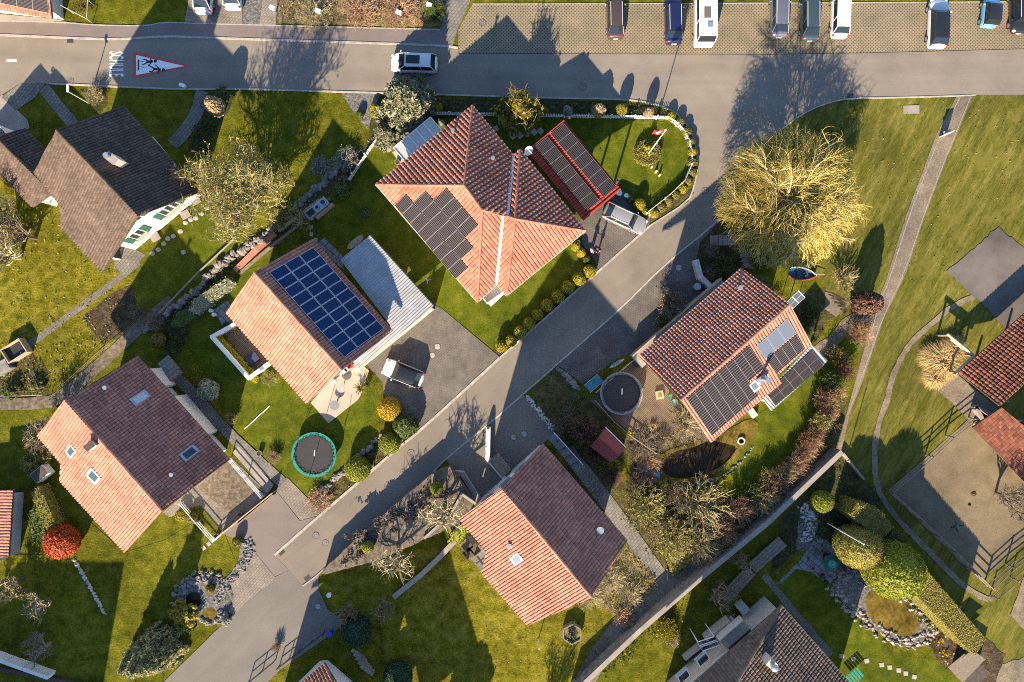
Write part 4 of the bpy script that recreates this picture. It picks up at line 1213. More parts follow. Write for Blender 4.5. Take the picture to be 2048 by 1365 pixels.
# ---- house right of the lane
h = House('terrace_house', 'house right of the lane with strongly shadowed tiles, solar panels and blue-grey thermal collectors', 'house', (1450, 715), 'tile_orange', .31, .36, .085, .062)
he, hr = 6.6, 9.75
pNW = h.slope((1278,712,he),(1483,537,he),(1470,705.5,hr),[[(1278,712),(1483,537),(1580,610),(1361,801)]])
pSE = h.slope((1421,885,he-.05),(1563,765,he-.05),(1470,705.5,hr),[[(1361,801),(1510,671),(1563,765),(1421,885)],[(1510,671),(1580,610),(1622,688),(1557,748)]], (.28,.36,.05,.04,'pan'))
ridge(h.roof, pNW.hit(1361,801), pNW.hit(1580,610))
h.gutter([pNW.hit(1278,712), pNW.hit(1483,537)], .07); h.gutter([pSE.hit(1421,885), pSE.hit(1563,765)], .06); h.gutter([pSE.hit(1557,748), pSE.hit(1622,688)], .06)
def bl(c, a, b): return tuple((c[0][k]*(1-a)+c[1][k]*a)*(1-b)+(c[3][k]*(1-a)+c[2][k]*a)*b for k in (0,1))
AR = [(1373,798),(1498,692),(1548,764),(1423.5,872)]
h.panels(pSE, [AR[0], bl(AR,.75,0), bl(AR,.75,1), AR[3]], 6, 2, 'pv_black', .13, .006, fw=.014)
h.panels(pSE, [bl(AR,.75,0), AR[1], bl(AR,1,.62), bl(AR,.75,.62)], 2, 1, 'pv_black', .13, .006, fw=.014)
h.panels(pSE, [(1512,693),(1575.4,636.4),(1593,667),(1530,719)], 3, 1, 'collector', .12, .03, name='thermal_collector', frame='steel', fw=.05)
h.panels(pSE, [(1533,721),(1593,670),(1609,698.6),(1553,748)], 4, 1, 'pv_black', .13, .006, fw=.014)
h.skylight(pSE, [(1498,771),(1509,786),(1522,775),(1511,760)], 'white', 'collector')
p = pSE.hit(1521, 758); mb = MB(); mb.box((p.x, p.y, p.z + .1), (.8, .6, .9), R(40)); mb.build('chimney', 'steel', h.t)
mb = MB(); mb.tube([(p.x-.05,p.y,p.z), (p.x-.05,p.y,p.z+1.9)], .17, 12); mb.tube([(p.x-.05,p.y,p.z+1.9),(p.x-.05,p.y,p.z+2.05)], .26, 12); mb.build('flue', 'steel', h.t)
h.vent(pNW, 1477, 577, .5, .13)
h.wall(h.inset([pNW.hit(1278,712), pNW.hit(1483,537), pSE.hit(1610,698), pSE.hit(1410,872)], 1.4), 'wall_white', .3)
h.finish('zinc')
t = thing('solar_veranda', 'flat veranda roof of white ribbed metal covered with two rows of solar panels', 'canopy', W(1590, 770))
OFFS[t.name] = W(1590, 770)
vp = Plane(W(1655,722,3.0), W(1543,822,3.0), W(1600,690,3.3))
hh = House.__new__(House); hh.t = t; hh.planes = []; hh.roof = MB(); hh.deck = MB()
p3 = [vp.hit(*p) for p in ((1655,722),(1543,822),(1524,796),(1622,690))]
if (p3[1]-p3[0]).cross(p3[2]-p3[0]).z < 0: p3.reverse()
tiles(hh.roof, p3, vp.hit(1655,722), vp.hit(1543,822), .30, 20, .05, 0, 'rib', .02)
hh.roof.build('roof', 'metal_roof', t); hh.deck.slab([p - Vector((0,0,.012)) for p in p3], .1).build('roof_deck', 'white', t)
hh.panels(vp, [(1533,788),(1623,702),(1648,731),(1551,812)], 5, 2, 'pv_black', .17, .006, fw=.014)
for p in ((1640,722),(1545,806),(1595,765)):
    w = W(*p)*.955; w.z = 0; mb = MB(); mb.box((w.x, w.y, 1.45), (.14,.14,2.9)); mb.build('post', 'white', t)
# long raised walkway along the house
t = thing('raised_walkway', 'long raised concrete walkway with low parapet along the shaded side of the terrace house', 'walkway', W(1370, 630))
A, B = W(1262,715), W(1436,563); d = (B-A).normalized(); nn = Vector((d.y,-d.x,0))
mb = MB(); mb.box((A+B)/2 + nn*.6 + Vector((0,0,.6)), ((B-A).length, 1.5, 1.2), math.atan2(d.y,d.x)); mb.build('slab', 'concrete', t)
mb = MB(); mb.box((A+B)/2 - nn*.2 + Vector((0,0,.85)), ((B-A).length, .14, 1.7), math.atan2(d.y,d.x)); mb.build('parapet', 'wood_light', t)

# ---- house lower centre
h = House('gable_house', 'house with bright orange tile slope, brown shaded slope and square skylight below the lane', 'house', (1080, 1080), 'tile_orange', .29, .35, .055, .045)
he, hr = 7.9, 11.1
pNE = h.slope((1085,888,he),(1254,1082,he),(1094,1086,hr),[[(1085,888),(1254,1082),(1183,1195),(1003,977)]])
pSW = h.slope((963,1146,he),(1055,1251,he),(1094,1086,hr),[[(1003,977),(1183,1195),(1055,1251),(963,1146)],[(1003,977),(1040,1020),(994,1128),(917,1038)]])
ridge(h.roof, pNE.hit(1003,977), pNE.hit(1183,1195))
h.gutter([pNE.hit(1085,888), pNE.hit(1254,1082)]); h.gutter([pSW.hit(917,1038), pSW.hit(994,1128), pSW.hit(963,1146), pSW.hit(1055,1251)], .05)
h.skylight(pSW, [(1019,1118),(1030,1133),(1047,1121),(1035,1106)], 'steel', 'collector')
h.vent(pSW, 1018, 1090, .35, .12); h.vent(pNE, 1199, 1059, .4, .2)
G0, G1 = W(952,1006), W(1080,890)
gd = (G1-G0).normalized(); gn = Vector((-gd.y, gd.x, 0))
bk = -gn * 9.5
h.wall([G0, G1, G1 + bk, G0 + bk], 'wall_white', .3)
for s0, s1, z0, z1, nm in ((.8, 3.0, .3, 2.4, 'garage_door'), (5.0, 6.6, .2, 2.3, 'garage_door')):
    upright(h.t, G0, gd, s0, s1, z0, z1, nm, 'wall_grey', .05, 0, None, gn)
for s0 in (1.2, 3.4, 5.4):
    w = upright(h.t, G0, gd, s0, s0 + 1.3, 3.6, 4.9, 'window', 'white', .04, .0, None, gn)
    upright(h.t, G0, gd, s0 + .1, s0 + 1.2, 3.7, 4.8, 'pane', 'glass', .055, 0, w, gn)
    mb = MB(); mb.box(G0 + gd*(s0+.65) + gn*.12 + Vector((0,0,3.55)), (1.5, .3, .08), math.atan2(gd.y, gd.x)); mb.build('window_sill', 'steel', w)
h.finish('steel_dark')
mb = MB()
for q in ([(1085,872),(1112,870),(1165,930),(1142,955)], ):
    pass
t = thing('side_stair_roof', 'row of shaded grey glass canopy panes stepping down beside the gable house', 'canopy', W(1130, 920))
for i, (a, b) in enumerate([((1094,876),(1108,866)), ((1106,890),(1121,880)), ((1118,904),(1134,894)), ((1130,918),(1147,909)), ((1142,932),(1160,923))]):
    A, B = W(*a, 1.8 - i*.25), W(*b, 1.8 - i*.25); d = Vector((.62,-.72,0))*.85
    MB().slab([A, A + d, B + d, B], .05).build('pane', 'slate_pane', t)
mb = MB()
for a in ((1108,866),(1160,923)): mb.tube([W(*a, 0), W(*a, 1.9)], .05, 6)
mb.tube([W(1108,866,1.9), W(1166,930,.9)], .05, 6); mb.build('frame', 'alu', t)

# ---- bottom right house
h = House('dark_roof_house', 'house with mottled dark brown tiled hip roof and balcony at the bottom edge', 'house', (1550, 1330), 'tile_dark', .30, .40, .06, .05)
he, hr = 6.4, 9.2
pNE = h.slope((1563,1211,he),(1705,1372,he),(1450,1405,hr),[[(1563,1211),(1760,1435),(1600,1600),(1450,1405)]])
pNW = h.slope((1563,1211,he),(1413,1344,he),(1450,1405,hr),[[(1563,1211),(1450,1405),(1340,1480),(1300,1444)]], (.30,.34,.03,.02,'pan'))
ridge(h.roof, pNE.hit(1563,1211), pNE.hit(1450,1405), .16)
h.gutter([pNE.hit(1563,1211), pNE.hit(1760,1435)], .06)
A0, A1 = W(1528,1192), W(1330,1366)
ad = (A1-A0).normalized(); an = Vector((ad.y, -ad.x, 0)); an = an if an.y > 0 else -an
h.wall([A0, A1, A1 - an*11, A0 - an*11], 'wall_beige', .3)
for s0, z0 in ((6.6, 3.6), (9.4, 3.6), (8.0, .9), (10.5, .9)):
    w = upright(h.t, A0, ad, s0, s0 + 1.3, z0, z0 + 1.3, 'window', 'white', .04, 0, None, an)
    upright(h.t, A0, ad, s0 + .1, s0 + 1.2, z0 + .1, z0 + 1.2, 'pane', 'glass', .055, 0, w, an)
    mb = MB(); mb.box(A0 + ad*(s0+.65) + an*.14 + Vector((0,0,z0-.05)), (1.5, .34, .08), math.atan2(ad.y, ad.x)); mb.build('window_sill', 'white', w)
upright(h.t, A0, ad, 3.2, 6.0, 2.9, 5.6, 'balcony_opening', 'black', .02, 0, None, an)
cc = A0 + ad*4.6 + an*.8
mb = MB(); mb.box((cc.x, cc.y, 2.8), (3.0, 1.6, .2), math.atan2(ad.y, ad.x)); bal = mb.build('balcony', 'wall_beige', h.t)
cc2 = A0 + ad*4.6 + an*1.6
mb = MB(); mb.box((cc2.x, cc2.y, 3.4), (3.0, .08, 1.0), math.atan2(ad.y, ad.x)); mb.build('balcony_railing', 'wall_grey', bal)
p = pNE.hit(1532, 1315); mb = MB(); mb.box((p.x, p.y, p.z + .5), (.8, .7, 1.8), R(-42)); ch = mb.build('chimney', 'wall_beige', h.t)
mb = MB(); mb.tube([(p.x,p.y,p.z+1.4),(p.x,p.y,p.z+2.0)], .22, 12); mb.ell((p.x,p.y,p.z+2.05), (.34,.34,.2)); mb.build('flue', 'steel', ch)
h.finish('steel')
t = thing('slatted_canopy', 'small canopy with white slats over the entrance of the dark roofed house', 'canopy', W(1438, 1290))
q = [W(1396,1284,3.0), W(1428,1273,3.0), W(1440,1290,3.0), W(1406,1302,3.0)]
mb = MB()
for k in range(9):
    a, b = q[0].lerp(q[1], k/8), q[3].lerp(q[2], k/8); mb.tube([a, b], .035, 4)
mb.build('slats', 'black', t); mb = MB()
for k in (0, .4, .55, 1): mb.tube([q[0].lerp(q[3], k) + Vector((0,0,.06)), q[1].lerp(q[2], k) + Vector((0,0,.06))], .05, 4)
mb.build('frame', 'white', t)
for p in (q[0], q[1], q[2], q[3]):
    mb = MB(); mb.tube([(p.x,p.y,0), p], .05, 6); mb.build('post', 'white', t)
t = thing('terrace_block', 'stepped pale terrace wall in front of the dark roofed house', 'wall', W(1450, 1250))
for a, b, hgt, wd_ in (((1365,1312),(1402,1282),.9,.3),((1404,1270),(1452,1232),1.4,.25),((1428,1272),(1468,1238),1.1,1.0)):
    A, B = W(*a), W(*b); d = (B-A).normalized()
    mb = MB(); mb.box((A+B)/2 + Vector((0,0,hgt/2)), ((B-A).length, wd_, hgt), math.atan2(d.y,d.x)); mb.build('wall_section', 'wall_beige', t)
mb = MB(); c = W(1486,1217,1.0); mb.box((c.x,c.y,.7), (.9,.8,1.4), R(40)); c2 = MB()
t = mb.build('storage_box', 'wall_grey', None, W(1486,1217)); tag(t, 'pale grey upright box by the terrace of the dark roofed house', 'storage box')

# ---- barn on the right edge
h = House('red_barn', 'wooden barn with red clay tile roof at the right edge beside the riding court', 'barn', (2010, 740), 'tile_barn', .36, .42, .06, .05)
b1 = h.slope((2045,631,2.4),(1917,746,2.4),(2000,813,4.4),[[(2045,631),(1917,746),(2000,813),(2160,669)],[(2160,669),(2045,631),(2140,550)]])
for p in ((1940,756),(2040,660),(1985,800),(2000,700)):
    w = W(*p); mb = MB(); mb.box((w.x, w.y, 1.1), (.2,.2,2.2)); mb.build('post', 'wood', h.t)
mb = MB(); A, B = W(1955,765), W(2060,668); d = (B-A).normalized(); mb.box((A+B)/2 + Vector((.5,-.5,1.2)), ((B-A).length, .15, 2.4), math.atan2(d.y,d.x)); mb.build('wall', 'wood_dark', h.t)
h.finish('wood_dark')
h = House('barn_lean_to', 'low lean-to with mossy red brown flat tiles below the barn', 'shed', (2020, 880), 'tile_barn', .30, .28, .02, .03, 'flat')
h.slope((1945,855,2.3),(2060,970,2.3),(2003,815,2.9),[[(1945,855),(2003,815),(2160,945),(2160,1078)]])
h.wall([(1962,862),(2005,835),(2150,950),(2150,1040)], 'wall_beige', .3)
h.gutter([W(1945,855,2.25), W(2080,992,2.25)], .07)
h.finish('steel_dark')
t = thing('timber_beams', 'pale weathered timber frame projecting from the barn over the straw patch', 'timber frame', W(1925, 715))
for a, b in (((1894,668),(1948,712)),((1948,712),(1908,750)),((1902,678),(1950,716))):
    mb = MB(); mb.tube([W(*a, 1.9 if a[0] != 1902 else 1.6), W(*b, 1.9 if a[0] != 1902 else 1.6)], .16, 4); mb.build('beam', 'wood_light', t)
for a in ((1896,671),(1922,692),(1946,711),(1911,745)):
    w = W(*a, 0); mb = MB(); mb.tube([w*.975, W(*a, 1.85)], .12, 4); mb.build('post', 'wood', t)
t = thing('concrete_trough', 'angular pale concrete trough under the barn roof edge', 'trough', W(1968, 835))
for a, b in (((1943,812),(1985,835)),((1985,835),(1945,850)),((1943,812),(1960,845))):
    mb = MB(); A, B = W(*a), W(*b); d = (B-A).normalized(); mb.box((A+B)/2 + Vector((0,0,.35)), ((B-A).length, .35, .7), math.atan2(d.y,d.x)); mb.build('side', 'concrete', t)

# ---- partly visible buildings
h = House('corner_shed', 'small building with orange tile roof and grey side wall at the left edge', 'shed', (20, 1050), 'tile_orange', .30, .34, .05, .045)
h.slope((-60,978,3.0),(-60,1118,3.0),(26,1048,3.2),[[(-60,985),(27,980),(18,1114),(-60,1118)]])
h.wall([(-60,990),(48,985),(40,1105),(-60,1110)], 'wall_grey', .3)
h.finish('steel_dark')
h = House('bottom_house', 'white house at the bottom edge with dark red tiles and a pale wall', 'house', (650, 1390), 'tile_red', .33, .38, .07, .055)
pw = h.slope((530,1426,5.2),(649,1326,5.2),(740,1475,9.0),[[(530,1426),(649,1326),(742,1478),(640,1570)]])
pe = h.slope((900,1630,5.2),(790,1720,5.2),(740,1475,9.0),[[(742,1478),(640,1570),(760,1700),(880,1600)]])
h.wall([(560,1400),(640,1322),(655,1320),(715,1372),(740,1470),(640,1520)], 'wall_white', .25)
h.finish('zinc')
h = House('top_house', 'house corner at the top left with solar panels over an orange tile edge', 'house', (30, 5), 'tile_orange', .30, .34, .05, .045)
tp = h.slope((-40,12,4.0),(105,38,4.0),(60,-60,6.5),[[(-60,9),(105,37),(95,-40),(-60,-60)]])
h.panels(tp, [(-30,0),(98,27),(92,-30),(-30,-52)], 4, 2, 'pv_black', .12, .012)
h.wall([(-60,20),(128,40),(120,-60),(-60,-60)], 'wall_beige', .3)
h.finish('zinc')
# neighbours outside the frame whose shadows fall into it
def plain_house(px0, py0, px1, py1, half, he, hr, label, tile):
    A, B = W(px0, py0), W(px1, py1); d = (B-A).normalized(); n = Vector((-d.y, d.x, 0))
    t = thing('neighbour_house', label, 'house', (A+B)/2, 0, 'houses outside the frame')
    mb = MB()
    for s in (1, -1):
        q = [A + n*half*s + Vector((0,0,he)), B + n*half*s + Vector((0,0,he)), B + Vector((0,0,hr)), A + Vector((0,0,hr))]
        mb.slab(q if (q[1]-q[0]).cross(q[2]-q[0]).z > 0 else q[::-1], .15)
    mb.build('roof', tile, t)
    mb = MB(); i = half - .6; a, b = A + d*.6, B - d*.6
    P = [a+n*i, b+n*i, b-n*i, a-n*i]
    mb.add([(p.x,p.y,0) for p in P] + [(p.x,p.y,he+.2) for p in P] + [(a.x,a.y,hr-.3),(b.x,b.y,hr-.3)], [(0,1,5,4),(1,2,6,9,5),(2,3,7,6),(3,0,4,8,7)])
    mb.build('wall', 'wall_white', t)
plain_house(-90, 1575, 120, 1575, 6, 7.0, 11.8, 'neighbour house below the bottom left corner', 'tile_orange')

# ================================================================== VEGETATION KITS (one mesh per kind, shared by its copies)
def rdir(n):
    v = rng.normal(size=(n, 3)); return v / np.linalg.norm(v, axis=1, keepdims=True)
def kit_ball(n, size, core=.84, lump=.05, seed=0, low=-.75):
    mb = MB()
    d = rdir(int(n * 1.4)); d = d[d[:, 2] > low][:n]
    ph = rng.uniform(0, 6.28, (5, 3)); fr = rng.uniform(2.5, 6, (5, 3))
    w = sum(np.sin(d @ np.diag(fr[i]) + ph[i]).sum(1) for i in range(5)) / 5
    r = 1 + lump * w + rng.uniform(-.14, .03, len(d))
    mb.ell((0, 0, 0), (core, core, core), 20, 14, .03)
    mb.cards(d * r[:, None], d + rng.normal(0, .55, d.shape), size)
    return mb.mesh('foliage')
def kit_clumps(n, per, size, rc=.3, seed=0, hollow=.45):
    mb = MB()
    d = rdir(n) * rng.uniform(hollow, .92, (n, 1))
    d[:, 2] = np.abs(d[:, 2]) * 1.0 - .25
    for c in d:
        q = rdir(per)
        r = rc * rng.uniform(.5, 1.3)
        P = c + q * r * rng.uniform(.35, 1, (per, 1))
        mb.cards(P, q + np.array([0, 0, .5]) + rng.normal(0, .5, q.shape), size)
    return mb.mesh('foliage')
def kit_shrub(stems, sub, seed=0, rad=.010, flat=.8, leaf_n=0, leaf_s=.05, curl=.25):
    """twiggy shrub of unit radius and unit height, stems fan out from the ground"""
    random.seed(seed)
    mb = MB()
    tips = []
    for i in range(stems):
        a = random.uniform(0, 6.283); sp = math.sqrt(random.uniform(.02, 1)) * .95
        end = Vector((math.cos(a)*sp, math.sin(a)*sp, random.uniform(.55, 1.0) * (1 - .45*sp*sp)))
        st = Vector((random.gauss(0, .09), random.gauss(0, .09), 0))
        mid = st.lerp(end, .5) + Vector((random.gauss(0, .06), random.gauss(0, .06), .12))
        pts = [st, mid, end]
        mb.tube(pts, rad*1.5, 3, rad*.6, False)
        for k in range(sub):
            t = random.uniform(.35, 1)
            p = (st.lerp(mid, t*2) if t < .5 else mid.lerp(end, t*2-1))
            out = Vector((p.x, p.y, .15)).normalized() if p.length > .05 else Vector((0,0,1))
            d = (out*.7 + Vector((random.gauss(0,.6), random.gauss(0,.6), random.gauss(.35,.4)))).normalized()
            L = random.uniform(.10, .30)
            q = p + d*L*.55; e = q + (d + Vector((random.gauss(0,curl), random.gauss(0,curl), random.gauss(.1,curl)))).normalized()*L*.5
            mb.tube([p, q, e], rad*.75, 3, rad*.3, False)
            tips.append(q); tips.append(e)
    if leaf_n:
        T = np.array([tuple(random.choice(tips)) for _ in range(leaf_n)]) + rng.normal(0, .02, (leaf_n, 3))
        mb.cards(T, rdir(leaf_n) + np.array([0, 0, .6]), leaf_s)
    return mb.mesh('twigs')
def fit(tk, tw, mx, mz, knee=.9):
    """scale a grown tree to unit crown radius and height, drawing stray shoots back in"""
    for mb in (tk, tw):
        out = []
        for x, y, z in mb.v:
            x, y, z = x/mx, y/mx, z/mz
            r = math.hypot(x, y)
            if r > knee:
                k = (knee + (1.05-knee)*(1-math.exp(-(r-knee)/(1.05-knee)))) / r; x, y = x*k, y*k
            out.append((x, y, z if z < .9 else .9 + .12*(1-math.exp(-(z-.9)/.12))))
        mb.v = out
def kit_tree(limbs, sub, sub2, seed=0, rad=.012, spread=.85, trunk=.22, leaf_n=0, leaf_s=.03, sub3=0, up=.2):
    """bare tree of unit crown radius and unit height: trunk mesh and twig mesh"""
    random.seed(seed)
    tk, tw = MB(), MB()
    tk.tube([(0,0,0), (.01,.01,trunk*.5), (0,.02,trunk*1.15)], rad*4.2, 8, rad*3.2)
    tips = []
    def grow(mb, p, d, L, r, n=3, wob=.22):
        pts = [p]
        for i in range(n):
            d = (d + Vector((random.gauss(0,wob), random.gauss(0,wob), random.gauss(.05,wob*.7)))).normalized()
            p = p + d*L/n; pts.append(p)
        mb.tube(pts, r, 4 if mb is tk else 3, r*.55, False)
        return pts, d
    for i in range(limbs):
        a = 6.283*i/limbs + random.gauss(0,.25)
        el = random.uniform(.35, 1.1)
        d = Vector((math.cos(a)*math.cos(el), math.sin(a)*math.cos(el), math.sin(el)))
        p0 = Vector((0, .01, trunk*random.uniform(.7, 1.1)))
        P1, d1 = grow(tk, p0, d, random.uniform(.45, .62)*spread, rad*2.2, 4)
        for j in range(sub):
            k = random.choice([1,2,3,4,4]); b = P1[min(k, len(P1)-1)]
            dd = (d1*.7 + Vector((random.gauss(0,.6), random.gauss(0,.6), random.gauss(up,.35)))).normalized()
            P2, d2 = grow(tk if j < 2 else tw, b, dd, random.uniform(.22, .42), rad*1.1, 3)
            for k2 in range(sub2):
                b2 = random.choice(P2[1:])
                d3 = (d2*.5 + Vector((random.gauss(0,.7), random.gauss(0,.7), random.gauss(up,.4)))).normalized()
                P3, d4 = grow(tw, b2, d3, random.uniform(.10, .24), rad*.6, 2)
                tips += P3[1:]
                for k3 in range(sub3):
                    P4, _ = grow(tw, random.choice(P3[1:]), (d4*.4 + Vector((random.gauss(0,.8), random.gauss(0,.8), random.gauss(up,.4)))).normalized(), random.uniform(.05,.12), rad*.4, 1)
                    tips += P4[1:]
    if leaf_n:
        T = np.array([tuple(random.choice(tips)) for _ in range(leaf_n)]) + rng.normal(0, .012, (leaf_n, 3))
        tw.cards(T, rdir(leaf_n) + np.array([0, 0, .6]), leaf_s)
    mx = float(np.percentile([math.hypot(v[0], v[1]) for v in tw.v], 93)); mz = float(np.percentile([v[2] for v in tw.v], 98))
    fit(tk, tw, mx, mz)
    return tk.mesh('trunk'), tw.mesh('twigs')
def kit_willow(seed=3):
    random.seed(seed)
    tk, tw = MB(), MB()
    tk.tube([(0,0,0),(.01,0,.12),(0,.01,.26)], .055, 8, .045)
    starts = []
    for i in range(19):
        a = 6.283*i*.381966*1.0 + random.gauss(0,.15); p = Vector((0,0,.24)); el = random.uniform(.40, 1.3)
        d = Vector((math.cos(a)*math.cos(el), math.sin(a)*math.cos(el), math.sin(el)))
        pts = [p]; L = random.uniform(.62, .92)
        for k in range(6):
            d = (d + Vector((random.gauss(0,.16), random.gauss(0,.16), -.06 if k > 3 else .02))).normalized()
            p = p + d*L/6; pts.append(p)
        tk.tube(pts, .024, 5, .007)
        for q in range(13):
            k = random.randint(2, 6); b = pts[k]
            dd = (d*.8 + Vector((random.gauss(0,.55), random.gauss(0,.55), random.gauss(.1,.3)))).normalized()
            m = [b]; bb = b
            for z in range(4):
                dd = (dd + Vector((random.gauss(0,.2), random.gauss(0,.2), -.02))).normalized()
                bb = bb + dd*random.uniform(.05,.085); m.append(bb)
            tk.tube(m, .007, 4, .0025)
            starts += [(x, dd) for x in m[1:]]
    for i in range(1300):
        a = random.uniform(0, 6.283); rr = math.sqrt(random.uniform(0, 1))*.82
        starts.append((Vector((math.cos(a)*rr, math.sin(a)*rr, (.30 + .50*math.sqrt(max(0, 1 - rr*rr)))*random.uniform(.55, 1.02))), Vector((math.cos(a), math.sin(a), .5)).normalized()))
    for i in range(9000):
        b, d = random.choice(starts)
        out = Vector((b.x, b.y, 0)); out = out.normalized() if out.length > .02 else Vector((1,0,0))
        d = (d*.55 + out*.65 + Vector((random.gauss(0,.45), random.gauss(0,.45), random.gauss(.2,.35)))).normalized()
        p = b.copy(); pts = [p]; L = random.uniform(.022, .050)
        for k in range(random.randint(3, 6)):
            d = (d + Vector((random.gauss(0,.16), random.gauss(0,.16), -.17))).normalized()
            p = p + d*L; pts.append(p)
        tw.tube(pts, .0025, 3, .0014, False)
    mx = float(np.percentile([math.hypot(v[0], v[1]) for v in tw.v], 96)); mz = max(v[2] for v in tw.v)
    fit(tk, tw, mx, mz)
    return tk.mesh('trunk'), tw.mesh('strands')
def kit_conifer(n=150, seed=1, droop=.1, cards=85, shape=1.0, size=.07):
    random.seed(seed)
    tk, tw = MB(), MB()
    tk.tube([(0,0,0),(0,0,.98)], .04, 6, .008)
    for i in range(n):
        t = (i + random.random())/n
        z = .06 + .92*t; L = (1 - t)**shape * random.uniform(.72, 1.08) + .05
        a = i*2.39996 + random.gauss(0,.25)
        d = Vector((math.cos(a), math.sin(a), random.uniform(.0,.22)))
        p0 = Vector((0,0,z)); pts = [p0 + d*L*s - Vector((0,0,droop*L*s*s)) for s in (0,.4,.75,1)]
        tk.tube(pts, .010, 3, .003, False)
        m = max(8, int(cards*L))
        s = rng.uniform(.25, 1.02, m)
        side = np.array([-d.y, d.x, 0])
        off = rng.normal(0, .11, m) * (1.15 - s*.75)
        P = np.array(p0)[None] + np.array(d)[None]*(L*s)[:,None] + side[None]*off[:,None]*1.0
        P[:,2] += -droop*L*s*s + rng.normal(0, .012, m)
        N = np.array([0,0,1.0])[None] + rng.normal(0,.5,(m,3))
        tw.cards(P, N, size, 2.2)
    return tk.mesh('trunk'), tw.mesh('foliage')
def kit_tuft(n, seed=0, w=.03, droop=.5, spread=1.0):
    random.seed(seed)
    mb = MB()
    for i in range(n):
        a = random.uniform(0, 6.283); rr = random.uniform(.35, 1)*spread; h = random.uniform(.5, 1)
        p = Vector((random.gauss(0,.06), random.gauss(0,.06), 0)); s = Vector((-math.sin(a), math.cos(a), 0))*w
        m = p + Vector((math.cos(a)*rr*.5, math.sin(a)*rr*.5, h*.85)); e = p + Vector((math.cos(a)*rr, math.sin(a)*rr, h*(1-droop)))
        mb.add([p-s, p+s, m+s*.8, m-s*.8, e], [(0,1,2,3),(3,2,4)])
    return mb.mesh('blades')

K = {}
K['ball'] = kit_ball(1500, .17, .86, .03)
K['ballfine'] = kit_ball(5200, .085, .90, .025)
K['dome'] = kit_ball(15000, .042, .93, .018)
K['ballrough'] = kit_ball(2400, .15, .74, .11)
K['leafy'] = kit_clumps(34, 70, .13, .30)
K['leafyfine'] = kit_clumps(60, 80, .085, .24)
K['shrub0'] = kit_shrub(95, 13, 1)
K['shrub1'] = kit_shrub(80, 12, 2, leaf_n=900, leaf_s=.045)
K['shrub2'] = kit_shrub(60, 10, 3, rad=.013)
K['shrub3'] = kit_shrub(110, 12, 4, rad=.008, leaf_n=1600, leaf_s=.05)
K['tree0'] = kit_tree(7, 7, 7, 11, .010, sub3=3)
K['tree1'] = kit_tree(6, 7, 6, 12, .013)
K['tree2'] = kit_tree(9, 10, 10, 13, .0058, sub3=5, leaf_n=2200, leaf_s=.016)
K['tree3'] = kit_tree(6, 6, 6, 14, .016, trunk=.3, sub3=1)
K['willow'] = kit_willow()
K['conifer'] = kit_conifer(210, 1, .10, 260, .8, .075)
K['spruce'] = kit_conifer(130, 2, .25, 150, .85, .09)
K['tuft'] = kit_tuft(110, 1)
K['tussock'] = kit_tuft(1500, 5, .010, .35)
K['yucca'] = kit_tuft(60, 2, .035, .25)

def place(px, py, h=0.0):
    w = W(px, py, h); return Vector((w.x, w.y, 0))
def bush(name, px, py, r, hz, mat, label, cat='bush', kit='ball', group=None, sx=1.0, rz=None, sit=.92):
    """a dense bush: photo centre and radius in pixels, half height hz in metres"""
    zc = hz * sit
    p = W(px, py, zc); r = r / PPM * (CAMH - zc) / CAMH
    o = bpy.data.objects.new(name, K[kit]); COL.objects.link(o)
    if not K[kit].materials: K[kit].materials.append(M[mat])
    setmat(o, mat)
    o.location = p; o.scale = (r*sx, r, hz)
    o.rotation_euler = (0, 0, random.uniform(0, 6.28) if rz is None else rz)
    return tag(o, label, cat, group)
def shrub(name, px, py, r, hgt, mat, label, kit='shrub0', cat='shrub', group=None, sx=1.0, rz=None, ap=.5):
    p = place(px, py, hgt*ap); r = r / PPM * (CAMH - hgt*ap) / CAMH
    o = bpy.data.objects.new(name, K[kit]); COL.objects.link(o)
    if not K[kit].materials: K[kit].materials.append(M[mat])
    setmat(o, mat)
    o.location = p; o.scale = (r*sx, r, hgt); o.rotation_euler = (0, 0, random.uniform(0, 6.28) if rz is None else rz)
    return tag(o, label, cat, group)
def tree(name, px, py, r, hgt, trunkmat, mat, label, kit='tree0', group=None, crown='twigs', ap=.6, rz=None, cat='tree', base=None):
    p = place(*base) if base else place(px, py, hgt*ap)
    r = r / PPM * (CAMH - hgt*ap) / CAMH
    t = thing(name, label, cat, p, random.uniform(0, 6.28) if rz is None else rz, group, True)
    t.scale = (r, r, hgt)
    for nm, me, mm in (('trunk', K[kit][0], trunkmat), (crown, K[kit][1], mat)):
        o = bpy.data.objects.new(nm, me); COL.objects.link(o); o.parent = t
        if not me.materials: me.materials.append(M[mm])
        setmat(o, mm)
    return t
def standard(px, py, r, hgt, mat, label, group=None, kit='ball'):
    """a small ball headed tree on a thin stem"""
    zc = hgt - r/PPM
    p = place(px, py, zc); t = thing('standard_tree', label, 'small tree', p, random.uniform(0,6.28), group, True)
    rr = r/PPM*(CAMH-zc)/CAMH
    mb = MB(); mb.tube([(0,0,0),(0,0,zc)], .035, 6); mb.build('trunk', 'bark', t)
    o = bpy.data.objects.new('crown', K[kit]); COL.objects.link(o); o.parent = t
    if not K[kit].materials: K[kit].materials.append(M[mat])
    setmat(o, mat); o.location = (0,0,zc); o.scale = (rr, rr, rr*1.25)
    return t
